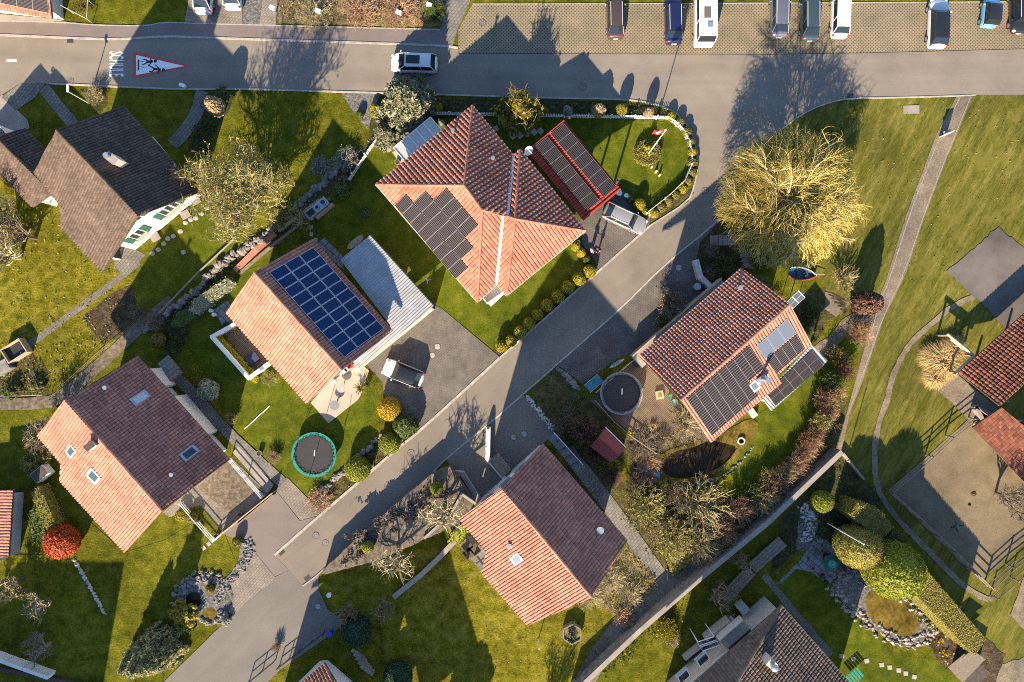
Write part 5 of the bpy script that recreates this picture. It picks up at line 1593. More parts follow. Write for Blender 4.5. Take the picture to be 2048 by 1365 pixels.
def hedge(name, pts, hgt, mat, label, size=.13, dens=110, lump=.06, group=None, core=.05, topmat=None):
    """clipped hedge on a photo footprint (pixels at hedge-top height)"""
    w = [W(p[0], p[1], hgt) for p in pts]
    ar = sum(w[i].x*w[(i+1)%len(w)].y-w[(i+1)%len(w)].x*w[i].y for i in range(len(w)))
    if ar < 0: w.reverse()
    cen = sum(w, Vector())/len(w)
    mb = MB()
    ins = [p + (cen-p).normalized()*core for p in w]
    mb.prism(ins, 0, hgt - core)
    # top cards by rejection
    xs, ys = [p.x for p in w], [p.y for p in w]
    A = abs(ar)/2
    n = int(A*dens); C = []
    def inside(x, y):
        c = False
        for i in range(len(w)):
            a, b = w[i], w[i-1]
            if (a.y > y) != (b.y > y) and x < (b.x-a.x)*(y-a.y)/(b.y-a.y)+a.x: c = not c
        return c
    while len(C) < n:
        x, y = random.uniform(min(xs), max(xs)), random.uniform(min(ys), max(ys))
        if inside(x, y): C.append((x, y, hgt + random.gauss(0, lump*.6)))
    C = np.array(C)
    mb.cards(C, np.array([0,0,1.0]) + rng.normal(0,.55,C.shape), size)
    for i in range(len(w)):
        a, b = w[i], w[(i+1)%len(w)]
        L = (b-a).length; m = int(L*hgt*dens*.8)
        if m < 1: continue
        t = rng.uniform(0,1,m); z = rng.uniform(.03, hgt, m)
        P = np.array(a)[None,:2]*(1-t)[:,None] + np.array(b)[None,:2]*t[:,None]
        nn = np.array([(b-a).y, -(b-a).x])/L
        P = P + nn*rng.normal(0, lump, m)[:,None]
        mb.cards(np.column_stack([P, z]), np.array([nn[0], nn[1], .3]) + rng.normal(0,.55,(m,3)), size)
    org = Vector((cen.x, cen.y, 0))
    return tag(mb.build(name, mat, None, org), label, 'hedge', group)
def cover(name, pts, mat, dens, hgt, size, kind='leaf', rag=0):
    """low ground cover nobody could count"""
    w = [W(*p) for p in pts]
    ar = abs(sum(w[i].x*w[(i+1)%len(w)].y-w[(i+1)%len(w)].x*w[i].y for i in range(len(w))))/2
    xs, ys = [p.x for p in w], [p.y for p in w]
    n = int(ar*dens); C = []
    ph = [random.uniform(0, 6.28) for _ in range(4)]
    tries = 0
    while len(C) < n and tries < n*20:
        tries += 1
        x, y = random.uniform(min(xs), max(xs)), random.uniform(min(ys), max(ys))
        c = False
        for i in range(len(w)):
            a, b = w[i], w[i-1]
            if (a.y > y) != (b.y > y) and x < (b.x-a.x)*(y-a.y)/(b.y-a.y)+a.x: c = not c
        if not c: continue
        d = math.sin(x*2.1+ph[0])+math.sin(y*2.4+ph[1])+math.sin((x+y)*4.3+ph[2])+math.sin((x-y)*3.7+ph[3])
        if random.random() > .45 + .25*d: continue
        C.append((x, y, random.uniform(.02, 1)*hgt*(.7+.2*d if d > -1 else .4)))
    mb = MB()
    if not C: return
    if kind == 'leaf':
        C = np.array(C); mb.cards(C, np.array([0,0,.8]) + rng.normal(0,.6,C.shape), size)
    else:
        for x, y, z in C:
            a = random.uniform(0, 6.28); h = z + hgt*.3
            mb.tube([(x,y,0),(x+random.gauss(0,.1)*h, y+random.gauss(0,.1)*h, h*.6),(x+random.gauss(0,.35)*h, y+random.gauss(0,.35)*h, h)], size*.12, 3, size*.05, False)
    o = mb.build(name, mat); o['kind'] = 'stuff'
    return o
def stones(name, path, width, n, rmin, rmax, mat, label, cat='stone wall', rise=.45, group=None):
    """a row of boulders laid as one wall"""
    seg = []
    for i in range(len(path)-1):
        seg.append(math.hypot(path[i+1][0]-path[i][0], path[i+1][1]-path[i][1]))
    tot = sum(seg); mb = MB()
    for k in range(n):
        s = tot*(k + random.uniform(-.3,.3))/n; s = min(max(s, 0), tot-1e-3); i = 0
        while s > seg[i]: s -= seg[i]; i += 1
        t = s/seg[i]; a, b = path[i], path[i+1]
        off = random.uniform(-.5, .5)*width
        px = a[0]+(b[0]-a[0])*t - (b[1]-a[1])/seg[i]*off; py = a[1]+(b[1]-a[1])*t + (b[0]-a[0])/seg[i]*off
        r = random.uniform(rmin, rmax)
        p = W(px, py)
        mb.ell((p.x, p.y, r*rise), (r*random.uniform(.7,1.3), r*random.uniform(.65,1.1), r*random.uniform(.55,.9)), 6, 4, .24)
    p = W(*path[len(path)//2])
    o = mb.build(name, mat, None, Vector((p.x, p.y, 0)))
    return tag(o, label, cat, group)

# ================================================================== FENCES
def picket(name, path, label, hgt=.9, step=.16, mat='white', postgap=2.3, rails=(.25, .7), w=.075):
    path = [W(*p) for p in path]
    c = path[0]
    t = thing(name, label, 'fence', c)
    pk, rl = MB(), MB()
    for i in range(len(path)-1):
        a, b = path[i], path[i+1]; d = b-a; L = d.length; d.normalize(); ang = math.atan2(d.y, d.x)
        n = max(1, int(L/step))
        for k in range(n):
            p = a + d*(k+.5)*L/n
            pk.box((p.x, p.y, hgt/2+.05), (w, .03, hgt), ang)
            nn = Vector((-d.y, d.x, 0))
        for z in rails:
            m = (a+b)/2 + Vector((-d.y, d.x, 0))*.035; rl.box((m.x, m.y, z), (L, .035, .07), ang)
    pk.build('pickets', mat, t); rl.build('rails', mat, t)
    acc = 0; last = None
    for i in range(len(path)-1):
        a, b = path[i], path[i+1]; L = (b-a).length; s = 0
        while s < L:
            if last is None or acc >= postgap:
                p = a.lerp(b, s/L); mb = MB(); mb.box((p.x, p.y, .55), (.11, .11, 1.1)); mb.build('post', mat, t); acc = 0; last = p
            s += .1; acc += .1
    return t
def rails(name, path, label, hgt, levels, postgap, mat='wood', r=.05, pr=.06, cat='fence', closed=False):
    P = [W(*p) for p in path]
    t = thing(name, label, cat, P[0])
    for z in levels:
        mb = MB()
        for i in range(len(P)-1): mb.tube([P[i] + Vector((0,0,z)), P[i+1] + Vector((0,0,z))], r, 5)
        mb.build('rail', mat, t)
    for i in range(len(P)-1):
        L = (P[i+1]-P[i]).length; n = max(1, round(L/postgap))
        for k in range(n + (1 if i == len(P)-2 else 0)):
            p = P[i].lerp(P[i+1], k/n); mb = MB(); mb.tube([p, p + Vector((0,0,hgt))], pr, 6); mb.build('post', mat, t)
    return t
def solidwall(name, path, width, hgt, mat, label, cat='wall', cap=None, capw=1.25):
    P = [W(*p) for p in path]
    t = thing(name, label, cat, P[0])
    mb, cb = MB(), MB()
    for i in range(len(P)-1):
        a, b = P[i], P[i+1]; d = (b-a).normalized(); L = (b-a).length
        m = (a+b)/2; ang = math.atan2(d.y, d.x)
        h2 = hgt + random.uniform(0, .012)
        mb.box((m.x, m.y, h2/2), (L + width*.6, width, h2), ang)
        if cap: cb.box((m.x, m.y, h2 + .03), (L + width*.6, width*capw, .06), ang)
    mb.build('wall', mat, t)
    if cap: cb.build('coping', cap, t)
    return t

# ================================================================== VEHICLES (kit in local space: x forward)
def carpaint(name, c, rough=0.25, metal=0.0):
    m = plain(name, c, rough, metal, 0.03, 1.0, False, 0.5, 0.6)
    M[name] = m; return name
for nm, c, me in (('cp_white',(.50,.50,.51),0),('cp_brown',(.085,.055,.045),.4),('cp_navy',(.010,.014,.060),.2),('cp_grey',(.16,.17,.20),.5),('cp_teal',(.05,.075,.085),.4),('cp_silver',(.36,.35,.34),.5),('cp_black',(.014,.014,.016),.1),('cp_blue',(.10,.38,.60),.1),('cp_van',(.58,.56,.54),0)):
    carpaint(nm, c, .3, me)
M['car_glass'] = glassy('car_glass', (.012,.016,.020), .04)
M['lamp_red'] = plain('tail_lamp', (.40,.012,.015), .25, var=0)
M['lamp_clear'] = plain('head_lamp', (.55,.56,.58), .12, var=0)
M['rubber'] = plain('tyre', (.016,.016,.017), .8, var=.1)
def car(px, py, head, L, Wd, Hh, paint, label, roof=None, ws=(.20,.02), rr=(.80,.93), style='car', rails_=False, sun=None, plate=True, name='parked_car', group='cars parked and standing in the scene', round_=5.0):
    """ws: windscreen base/top and rr: rear window top/base, as fractions of the length from the nose"""
    p = W(px, py, .8)
    t = thing(name, label, 'car' if style != 'van' else 'van', (p.x, p.y, .03), R(head), group, True)
    X = lambda f: L/2 - f*L
    st = [0, .015, .05, .12, .25, .5, .75, .88, .95, .985, 1]
    prof = []
    zb = .28
    for f in st:
        s = abs(2*f-1)
        hw = Wd/2 * {0:.60,.015:.76,.05:.89,.12:.97,.88:.985,.95:.94,.985:.86,1:.72}.get(f, 1)
        if style == 'van': hw = Wd/2*(1 - s**14*.10)
        zs = (.58 if f == 0 else .66 if f < .03 else .74 if f < .1 else .84 if f < .2 else .92) if f < .5 else (.72 if f == 1 else .86 if f > .98 else .95)
        zs *= Hh/1.5
        prof.append((X(f), hw, zs))
    ring = []
    for x, hw, zs in prof:
        ring.append([(x,-hw*.90,zb),(x,-hw,zb+.14),(x,-hw,zs-.16),(x,-hw*.94,zs-.02),(x,-hw*.55,zs+.035),(x,0,zs+.05),(x,hw*.55,zs+.035),(x,hw*.94,zs-.02),(x,hw,zs-.16),(x,hw,zb+.14),(x,hw*.90,zb)])
    vs = [v for r_ in ring for v in r_]; n = len(ring[0]); fs = []
    for i in range(len(ring)-1):
        for k in range(n-1): fs.append((i*n+k, i*n+k+1, (i+1)*n+k+1, (i+1)*n+k))
        fs.append((i*n+n-1, i*n, (i+1)*n, (i+1)*n+n-1))
    fs.append(tuple(range(n))[::-1]); fs.append(tuple(range((len(ring)-1)*n, len(ring)*n)))
    b = MB(); b.add(vs, fs)
    bo = b.build('body', paint, t, None, True)
    md = bo.modifiers.new('edge', 'EDGE_SPLIT'); md.split_angle = R(50)
    zsh = .93*Hh/1.5; hb, ht = Wd/2*.90, Wd/2*(.70 if style != 'van' else .86)
    a0, a1, b1, b0 = X(ws[0]), X(ws[0]+ws[1]), X(rr[0]), X(rr[1])
    zt = Hh - .045
    def rr_(x, hw, z): return [(x,-hw,z),(x,hw,z)]
    lo = [(a0,-hb,zsh-.03),(a0,hb,zsh-.03),(b0,hb,zsh-.03),(b0,-hb,zsh-.03)]
    hi = [(a1,-ht,zt),(a1,ht,zt),(b1,ht,zt),(b1,-ht,zt)]
    def shrinkq(q, k=.9):
        c = sum((Vector(x) for x in q), Vector())/4
        return [c + (Vector(x)-c)*k for x in q]
    g = MB(); g.add(lo + hi, [(0,1,5,4),(1,2,6,5),(2,3,7,6),(3,0,4,7),(4,5,6,7)])
    g.build('window_glass', 'car_glass', t)
    # painted pillars and roof skin
    pm = MB()
    for i, j in ((0,4),(1,5),(2,6),(3,7)):
        q = (lo+hi)[i], (lo+hi)[j]; pm.tube([Vector(q[0]), Vector(q[1])], .045, 5)
    mid = [((a0*.35+b0*.65), s*hb, zsh-.02) for s in (-1,1)], [((a1*.4+b1*.6), s*ht, zt) for s in (-1,1)]
    for k in (0,1): pm.tube([Vector(mid[0][k]), Vector(mid[1][k])], .035, 4)
    for s in (-1, 1): pm.tube([Vector((a1, s*ht, zt)), Vector((b1, s*ht, zt))], .04, 5); pm.tube([Vector((a0, s*hb, zsh)), Vector((b0, s*hb, zsh))], .03, 4)
    pm.build('pillars', roof if roof else paint, t)
    rf = MB(); nx = 6; V = []
    for i in range(nx+1):
        f = i/nx; x = a1 + (b1-a1)*f; crown = .06*(1-(2*f-1)**2)
        w_ = ht*(1 - .05*abs(2*f-1)**3)
        for yk, zk in ((-1,-.02),(-.85,.01),(-.4,.035),(0,.045),(.4,.035),(.85,.01),(1,-.02)): V.append((x, w_*yk*1.02, zt+.012+zk+crown))
    F = [(i*7+k, (i+1)*7+k, (i+1)*7+k+1, i*7+k+1) for i in range(nx) for k in range(6)]
    rf.add(V, [f[::-1] for f in F]); ro = rf.build('roof', roof or paint, t, None, True)
    if sun:
        f0, f1, wf = sun; x0, x1 = a1+(b1-a1)*f0, a1+(b1-a1)*f1
        mb = MB(); mb.box(((x0+x1)/2, 0, zt+.11), (abs(x1-x0), ht*2*wf, .03)); mb.build('sunroof', 'car_glass', t)
    if rails_:
        for s in (-1,1):
            mb = MB(); mb.tube([(a1-.1, s*ht*.93, zt+.09),(b1+.1, s*ht*.93, zt+.09)], .028, 5); mb.build('roof_rail', 'alu', t)
    for s in (-1, 1):
        for fx in (.19, .80):
            mb = MB(); mb.tube([(X(fx), s*(Wd/2-.20), .32), (X(fx), s*(Wd/2+.012), .32)], .32, 18); w = mb.build('wheel', 'rubber', t)
            mb = MB(); mb.tube([(X(fx), s*(Wd/2+.0), .32), (X(fx), s*(Wd/2+.022), .32)], .20, 12); mb.build('rim', 'steel', w)
        mb = MB(); mb.ell((a0-.22, s*(Wd/2+.09), zsh+.03), (.09,.13,.085), 8, 6); mb.build('wing_mirror', paint, t)
        mb = MB(); mb.ell((X(.035), s*Wd*.36, .66*Hh/1.5), (.16,.20,.09), 8, 6); mb.build('headlight', 'lamp_clear', t)
        mb = MB(); mb.ell((X(.968), s*Wd*.40, .82*Hh/1.5), (.13,.11,.16), 8, 6); mb.build('tail_light', 'lamp_red', t)
    if plate:
        for f, zz in ((-.003,.42),(1.003,.55)):
            mb = MB(); mb.box((X(f), 0, zz), (.03,.5,.12)); mb.build('number_plate', 'white', t)
    return t
car(1231, 33, 91, 4.3, 1.72, 1.5, 'cp_brown', 'brown hatchback parked leftmost on the grid paving', rails_=True)
car(1348, 40, 91, 4.6, 1.76, 1.48, 'cp_navy', 'navy blue estate parked left of the white camper van', rails_=True)
v = car(1408, 38, 90, 5.3, 2.0, 2.35, 'cp_van', 'white camper van with roof hatch and solar panel', ws=(.10,.05), rr=(.955,.985), style='van', name='camper_van')
for o_, s_, nm, mt in (((-.2,.12,2.46),(1.0,.65,.04),'solar_panel','pv_black'),((-1.35,-.12,2.46),(.5,.5,.08),'roof_hatch','steel')):
    mb = MB(); mb.box(o_, s_); mb.build(nm, mt, v)
car(1560, 28, 89, 4.5, 1.78, 1.48, 'cp_grey', 'grey estate parked left of the dark teal one', rails_=True)
car(1621, 34, 90, 4.6, 1.80, 1.5, 'cp_teal', 'dark teal estate parked between the grey car and the white hatchback', rails_=True)
car(1682, 30, 88, 4.4, 1.82, 1.5, 'cp_white', 'white hatchback parked right of the dark teal estate', rr=(.84,.95))
car(1878, 46, 88, 4.8, 1.92, 1.45, 'cp_white', 'white car with large black glass roof parked alone', roof='car_glass', ws=(.24,.10), rr=(.86,.97))
car(1983, 25, 84, 2.75, 1.62, 1.55, 'cp_blue', 'tiny light blue car with dark roof', roof='cp_black', ws=(.20,.12), rr=(.88,.98))
car(2042, 20, 270, 4.4, 1.84, 1.6, 'cp_black', 'black and brown car cut by the right edge', rails_=True)
car(828, 126, 178, 4.55, 1.85, 1.55, 'cp_white', 'white car with black panoramic roof driving on the school road', ws=(.17,.15), rr=(.88,.97), sun=(.06,.58,.62), name='driving_car')
car(1250, 437, -25, 4.45, 1.76, 1.5, 'cp_silver', 'silver estate with roof bars on the drive below the red carport', ws=(.24,.14), rr=(.82,.97), rails_=True)
car(806, 747, 158, 4.1, 1.80, 1.5, 'cp_white', 'white car with dark roof on the brown drive beside the metal carport', roof='cp_black', ws=(.25,.13), rr=(.84,.97))
car(406, -19, 88, 4.4, 1.85, 1.5, 'cp_white', 'white car cut by the top edge, left of two')
car(464, -27, 90, 4.4, 1.85, 1.5, 'cp_white', 'white car cut by the top edge, right of two')

# ================================================================== PLANTS IN THE PHOTO
tree('willow_tree', 1590, 392, 146, 10.5, 'willow_limb', 'willow', 'great yellow weeping willow beside the lane bend', 'willow', crown='crown', ap=.55)
tree('bare_tree', 0, 0, 104, 9.5, 'bark_pale', 'twig_olive', 'large budding tree with yellowish twigs between the white house and the picket fence', 'tree2', crown='crown', base=(516, 412))
tree('conifer_tree', 816, 212, 66, 5.6, 'bark', 'conifer', 'blue-grey conifer at the roadside by the glass patio roof', 'conifer', crown='foliage', ap=.35)
tree('conifer_tree', 772, 272, 30, 2.6, 'bark', 'conifer', 'smaller grey conifer below the big roadside conifer', 'conifer', crown='foliage', ap=.35)
t = tree('garden_tree', 1036, 223, 46, 5.8, 'bark', 'leaf_bronze', 'bronze and yellow-green leafy tree between hip roof and red carport', 'tree1', crown='twigs', ap=.55)
o = bpy.data.objects.new('foliage', K['leafy']); COL.objects.link(o); o.parent = t
K['leafy'].materials.append(M['leaf_bronze']); setmat(o, 'leaf_bronze'); o.location = (0,0,.56); o.scale = (.98,.98,.44)
tree('bare_tree', 0, 0, 60, 7.0, 'bark', 'twig_brown', 'bare tree beyond the lower left edge', 'tree3', base=(-28, 1350))
G = 'old orchard trees in the left meadow'
tree('orchard_tree', 40, 470, 40, 3.6, 'bark', 'twig_brown', 'bare orchard tree standing in the left meadow below the annex', 'tree3', G)
tree('orchard_tree', 10, 510, 52, 3.4, 'bark_pale', 'twig_tan', 'pale pruned orchard tree at the left edge of the meadow', 'tree3', G)
tree('orchard_tree', -30, 440, 70, 6.0, 'bark', 'twig_brown', 'bare tree at the left edge shading the annex roof', 'tree0', G)
tree('fruit_tree', 882, 1038, 50, 3.6, 'bark_pale', 'twig_tan', 'spreading bare fruit tree at the left corner of the gable house', 'tree1', 'bare fruit trees by the gravel bed')
tree('fruit_tree', 784, 1133, 44, 3.4, 'bark_pale', 'twig_tan', 'pale bare fruit tree at the end of the low stone wall', 'tree1', 'bare fruit trees by the gravel bed')
tree('fruit_tree', 764, 1222, 28, 2.6, 'bark', 'twig_brown', 'thin many stemmed bare tree in the shaded lawn', 'tree3', 'bare fruit trees by the gravel bed')
tree('bare_tree', 690, 1228, 26, 2.6, 'bark', 'twig_brown', 'small bare tree overhanging the shaded lane end', 'tree3')
tree('bare_tree', 1440, 1195, 34, 3.6, 'bark_pale', 'twig_brown', 'leaning pale bare tree by the plank walkway', 'tree3')
tree('bare_tree', 1490, 1130, 24, 3.0, 'bark_pale', 'twig_brown', 'small bare tree over the plank walkway', 'tree3')
tree('bare_tree', 88, 872, 42, 3.6, 'bark', 'twig_brown', 'bare spreading tree at the left corner of the skylight house', 'tree0')
tree('bare_tree', 20, 1170, 36, 3.2, 'bark', 'twig_tan', 'pruned bare tree in the bottom left garden', 'tree3')
tree('bare_tree', 80, 1215, 36, 2.6, 'bark_pale', 'twig_tan', 'low pruned pale tree in the shaded bottom left lawn', 'tree3')
tree('bare_tree', 80, 1300, 40, 2.4, 'bark_pale', 'twig_brown', 'bare young tree above the white hoarding', 'tree3')
tree('bare_tree', 2035, 1000, 40, 5.0, 'bark', 'twig_brown', 'bare tree at the riding court edge', 'tree0')
tree('bare_tree', 600, 432, 30, 2.6, 'bark', 'twig_olive', 'small budding tree below the big budding tree', 'tree1')
tree('conifer_tree', 0, 0, 56, 6.4, 'bark', 'conifer_pale', 'grey-green conifer at the bottom left beside the compost bin', 'spruce', crown='foliage', base=(330, 1288))
tree('conifer_tree', 0, 0, 36, 4.6, 'bark', 'conifer_pale', 'smaller grey-green conifer left of the compost bin', 'spruce', crown='foliage', base=(292, 1300))
o = bush('evergreen_shrub', 905, 1500, 42, 2.4, 'leaf_green', 'rounded evergreen below the bottom edge', kit='ballrough')
tree('bare_tree', 0, 0, 40, 5.0, 'bark', 'twig_brown', 'bare tree below the bottom edge', 'tree0', base=(1085, 1465))
# clipped balls
G = 'clipped yellow-green balls along the lane'
for i, (x, y, r) in enumerate(((1179,543,13),(1158,559,13.5),(1136,575,13.5),(1116,594,13),(1094,611,12.5),(1075,630,11.5),(1058,648,12.5),(1040,665,13),(1022,682,12),(1003,693,12))):
    bush('clipped_bush', x, y, r, .68, 'leaf_ygreen', f'clipped yellow-green ball beside the lane, {ORD[i]} from the drive with two people', 'clipped bush', 'ball', G)
G = 'small hedge balls outside the white fence'
for i, (x, y) in enumerate(((1343,233),(1360,244),(1373,264),(1381,284),(1385,305),(1386,326),(1385,346),(1376,363),(1365,378),(1351,391),(1337,403),(1323,416),(1309,428))):
    bush('clipped_bush', x, y, 9 + (i % 3)*.5, .5, 'leaf_olive' if i % 4 else 'leaf_ygreen', f'small round hedge ball outside the curved white fence, {ORD[i]} counting from its top end', 'clipped bush', 'ball', G)
G = 'small standard trees along the picket fence'
standard(1198, 222, 14, 2.1, 'leaf_pink', 'pinkish round standard tree behind the fence, largest of the row', G, 'ballrough')
standard(1244, 219, 12, 1.9, 'leaf_bronze', 'bronze round standard tree behind the fence right of the pinkish one', G, 'ballrough')
standard(1298, 226, 10.5, 1.9, 'leaf_pink', 'pale pink round standard tree standing over the white fence', G, 'ballrough')
standard(1135, 222, 10, 1.7, 'leaf_grey', 'grey-green round standard tree behind the fence left of the pinkish one', G, 'ballrough')
standard(1088, 222, 8, 1.4, 'leaf_bronze', 'small bronze standard tree beside the bronze leafy tree', G, 'ballrough')
standard(876, 215, 9, 1.5, 'leaf_ygreen', 'yellow-green round standard tree right of the roadside conifer', G)
bush('clipped_bush', 748, 216, 8.5, .45, 'leaf_ygreen', 'small yellow-green ball at the road corner, upper of two', kit='ball')
bush('clipped_bush', 748, 230, 7, .38, 'leaf_ygreen', 'small yellow-green ball at the road corner, lower of two', kit='ball')
bush('clipped_bush', 720, 229, 8, .4, 'leaf_green', 'dark round bush on the grey roadside gravel', kit='ball')
bush('clipped_bush', 1279, 409, 12, .65, 'leaf_ygreen', 'bright yellow-green bush in front of the silver estate')
bush('clipped_bush', 1290, 424, 8, .45, 'leaf_ygreen', 'small yellow-green bush at the lower end of the white fence')
bush('clipped_bush', 1262, 400, 7, .4, 'leaf_olive', 'olive bush between the flower pots and the yellow-green bush')
hedge('round_hedge', [(1296+26*math.cos(a*.4), 304+25*math.sin(a*.4)) for a in range(16)], .75, 'leaf_olive', 'wide round clipped hedge around the flagpole', .10, 160)
bush('clipped_bush', 1297, 299, 14, .95, 'leaf_ygreen', 'leafy bush inside the round hedge at the flagpole foot', kit='leafy')
G = 'bushes at the house corner by the drive'
bush('clipped_bush', 1152, 493, 10, .5, 'leaf_ygreen', 'variegated bush at the hip roof corner by the drive, upper of three', group=G, kit='ballrough')
bush('clipped_bush', 1163, 506, 9, .5, 'leaf_gold', 'golden bush at the hip roof corner by the drive, middle of three', group=G, kit='ballrough')
bush('clipped_bush', 1174, 519, 9, .45, 'leaf_green', 'dark green bush at the hip roof corner by the drive, lowest of three', group=G, kit='ballrough')
bush('clipped_bush', 779, 818, 23.5, 1.0, 'leaf_gold', 'golden yellow clipped ball by the brown drive', 'clipped bush', 'ballfine')
bush('evergreen_bush', 812, 852, 25, .95, 'leaf_green', 'dark green loose bush next to the golden ball', 'bush', 'ballrough')
bush('clipped_bush', 779, 887, 21.5, .85, 'leaf_lime', 'bright green clipped ball between the dark bush and the lower green ball', 'clipped bush', 'ballfine')
bush('clipped_bush', 715, 938, 26, 1.0, 'leaf_lime', 'largest bright green clipped ball between trampoline and lane', 'clipped bush', 'ballfine')
bush('clipped_bush', 873, 977, 12.5, .65, 'leaf_lime', 'green clipped ball at the tip of the gravel garden', 'clipped bush', 'ballfine')
bush('clipped_bush', 735, 1094, 12, .5, 'leaf_lime', 'green tufted ball in the gravel bed', 'clipped bush', 'ballrough')
bush('evergreen_bush', 713, 1262, 31, 1.2, 'leaf_dark', 'dark green round bush beside the slab steps', 'bush', 'ballfine')
bush('evergreen_bush', 796, 1352, 29, 1.1, 'leaf_dark', 'dark green round bush cut by the bottom edge', 'bush', 'ballfine')
bush('evergreen_bush', 684, 382, 17.5, .9, 'leaf_green', 'variegated green ball bush at the end of the white fence', 'bush', 'ballrough')
bush('evergreen_bush', 731, 426, 11, .35, 'leaf_green', 'small green bush standing alone on the shaded lawn', 'bush', 'ballrough')
bush('flowering_bush', 417, 781, 22, .8, 'leaf_white', 'white flowering round bush beside the grey path', 'bush', 'ballrough')
shrub('flowering_bush', 461, 838, 15, 1.0, 'twig_olive', 'small brownish bush beside the grey path below the white one', 'shrub1')
bush('maple_bush', 124, 1083, 34, 1.25, 'leaf_red', 'red and orange dome shaped bush in the lower left garden', 'bush', 'ballfine')
bush('clipped_bush', 363, 1031, 12, .5, 'leaf_ygreen', 'yellow-green bush at the terrace edge, left of two')
bush('clipped_bush', 386, 1036, 12, .5, 'leaf_olive', 'olive bush at the terrace edge, right of two')
bush('clipped_bush', 475, 1083, 10, .55, 'leaf_olive', 'round olive bush with a thin stem by the drive pavers')
bush('evergreen_bush', 365, 1232, 30, .9, 'leaf_fern', 'golden juniper leaning over the rock pond', 'bush', 'leafy')
bush('evergreen_bush', 450, 1240, 13, .5, 'leaf_grey', 'blue-grey spiky bush between rock pond and lane', 'bush', 'leafy')
bush('evergreen_bush', 420, 1178, 9, .45, 'leaf_bronze', 'orange-brown low bush on the rock pond edge', 'bush', 'ballrough')
bush('garden_bush', 60, 930, 22, .8, 'leaf_olive', 'olive loose bush left of the cold frame', 'bush', 'leafy')
bush('garden_bush', 82, 915, 18, .7, 'leaf_olive', 'olive bush above the cold frame', 'bush', 'leafy')
bush('garden_bush', 318, 680, 14, .7, 'leaf_olive', 'olive round bush at the gravel path end', 'bush', 'ballrough')
bush('garden_bush', 20, 783, 18, .6, 'leaf_green', 'green leafy plants at the left path edge', 'bush', 'leafy')
bush('garden_bush', 70, 775, 16, .5, 'leaf_olive', 'olive plants by the mesh fence corner', 'bush', 'leafy')
standard(430, 212, 19, 3.2, 'leaf_pink', 'golden tan round headed tree beside the curved path', kit='ballrough')
bush('garden_bush', 445, 188, 16, .5, 'leaf_green', 'dark green bush at the top of the curved path', 'bush', 'leafy')
shrub('garden_bush', 188, 190, 22, 1.3, 'twig_tan', 'pale grassy shrub in the roadside bed of the white house', 'shrub1')
bush('evergreen_bush', 1200, 300, 1, .1, 'leaf_green', 'tiny plant beside the red carport wall', 'plant', 'ball')
bush('garden_bush', 1644, 1003, 22, 1.0, 'leaf_lime', 'lime green clipped dome in the shaded bottom right garden', 'clipped bush', 'ballfine')
bush('clipped_dome', 1716, 1093, 45, 2.7, 'leaf_brown', 'large brown clipped dome with a white pole', 'clipped bush', 'dome', sx=.95)
bush('clipped_dome', 1783, 1137, 56, 3.4, 'leaf_lime', 'largest lime green clipped dome beside the algae pond', 'clipped bush', 'dome')
hedge('clipped_hedge', [(1818,1176),(1848,1135),(1972,1278),(1950,1312)], 4.2, 'leaf_brown', 'long olive clipped hedge beside the algae pond', .075, 300, .03)
hedge('clipped_hedge', [(1700,1030),(1714,1005),(1760,1020),(1788,1055),(1762,1080),(1735,1060)], 3.2, 'leaf_olive', 'angular olive hedge block above the brown dome', .10, 150)
hedge('clipped_hedge', [(1768,1082),(1790,1056),(1840,1125),(1822,1160),(1800,1110)], 2.6, 'leaf_green', 'dark green hedge strip between brown dome and trail', .10, 150)
hedge('flowering_hedge', [(376,622),(386,600),(452,556),(468,565),(440,590),(392,630)], 1.1, 'leaf_white', 'pale flowering hedge strip beside the orange roof', .10, 90, .10)
hedge('flowering_hedge', [(342,652),(352,626),(385,612),(392,634),(360,655)], .9, 'leaf_green', 'dark green hedge end beside the pale flowering hedge', .12, 90, .10)
hedge('low_hedge', [(430,676),(438,672),(517,756),(512,768),(500,762)], .55, 'leaf_ygreen', 'narrow yellow-green hedge along the white pool wall', .10, 110, .08)
hedge('garden_hedge', [(62,985),(78,972),(112,1050),(102,1066),(88,1056)], 1.4, 'leaf_olive', 'olive hedge between the corner shed and the skylight house', .12, 100, .15)
hedge('garden_hedge', [(60,1020),(74,1015),(92,1070),(70,1090),(55,1075)], .8, 'leaf_green', 'green hedge in front of the red bush', .13, 90, .15)
hedge('garden_hedge', [(895,1085),(905,1065),(935,1040),(944,1052),(920,1085)], 1.0, 'leaf_lime', 'green hedge at the left wall of the gable house', .12, 90, .12)
hedge('garden_hedge', [(1295,1030),(1330,1010),(1395,1120),(1345,1150)], .6, 'leaf_olive', 'low olive hedge beside the paved path of the gable house', .13, 60, .16)
bush('columnar_tree', 1733, 607, 25, 2.0, 'leaf_maroon', 'tall narrow maroon tree leaning over the concrete path', 'tree', 'ballrough')
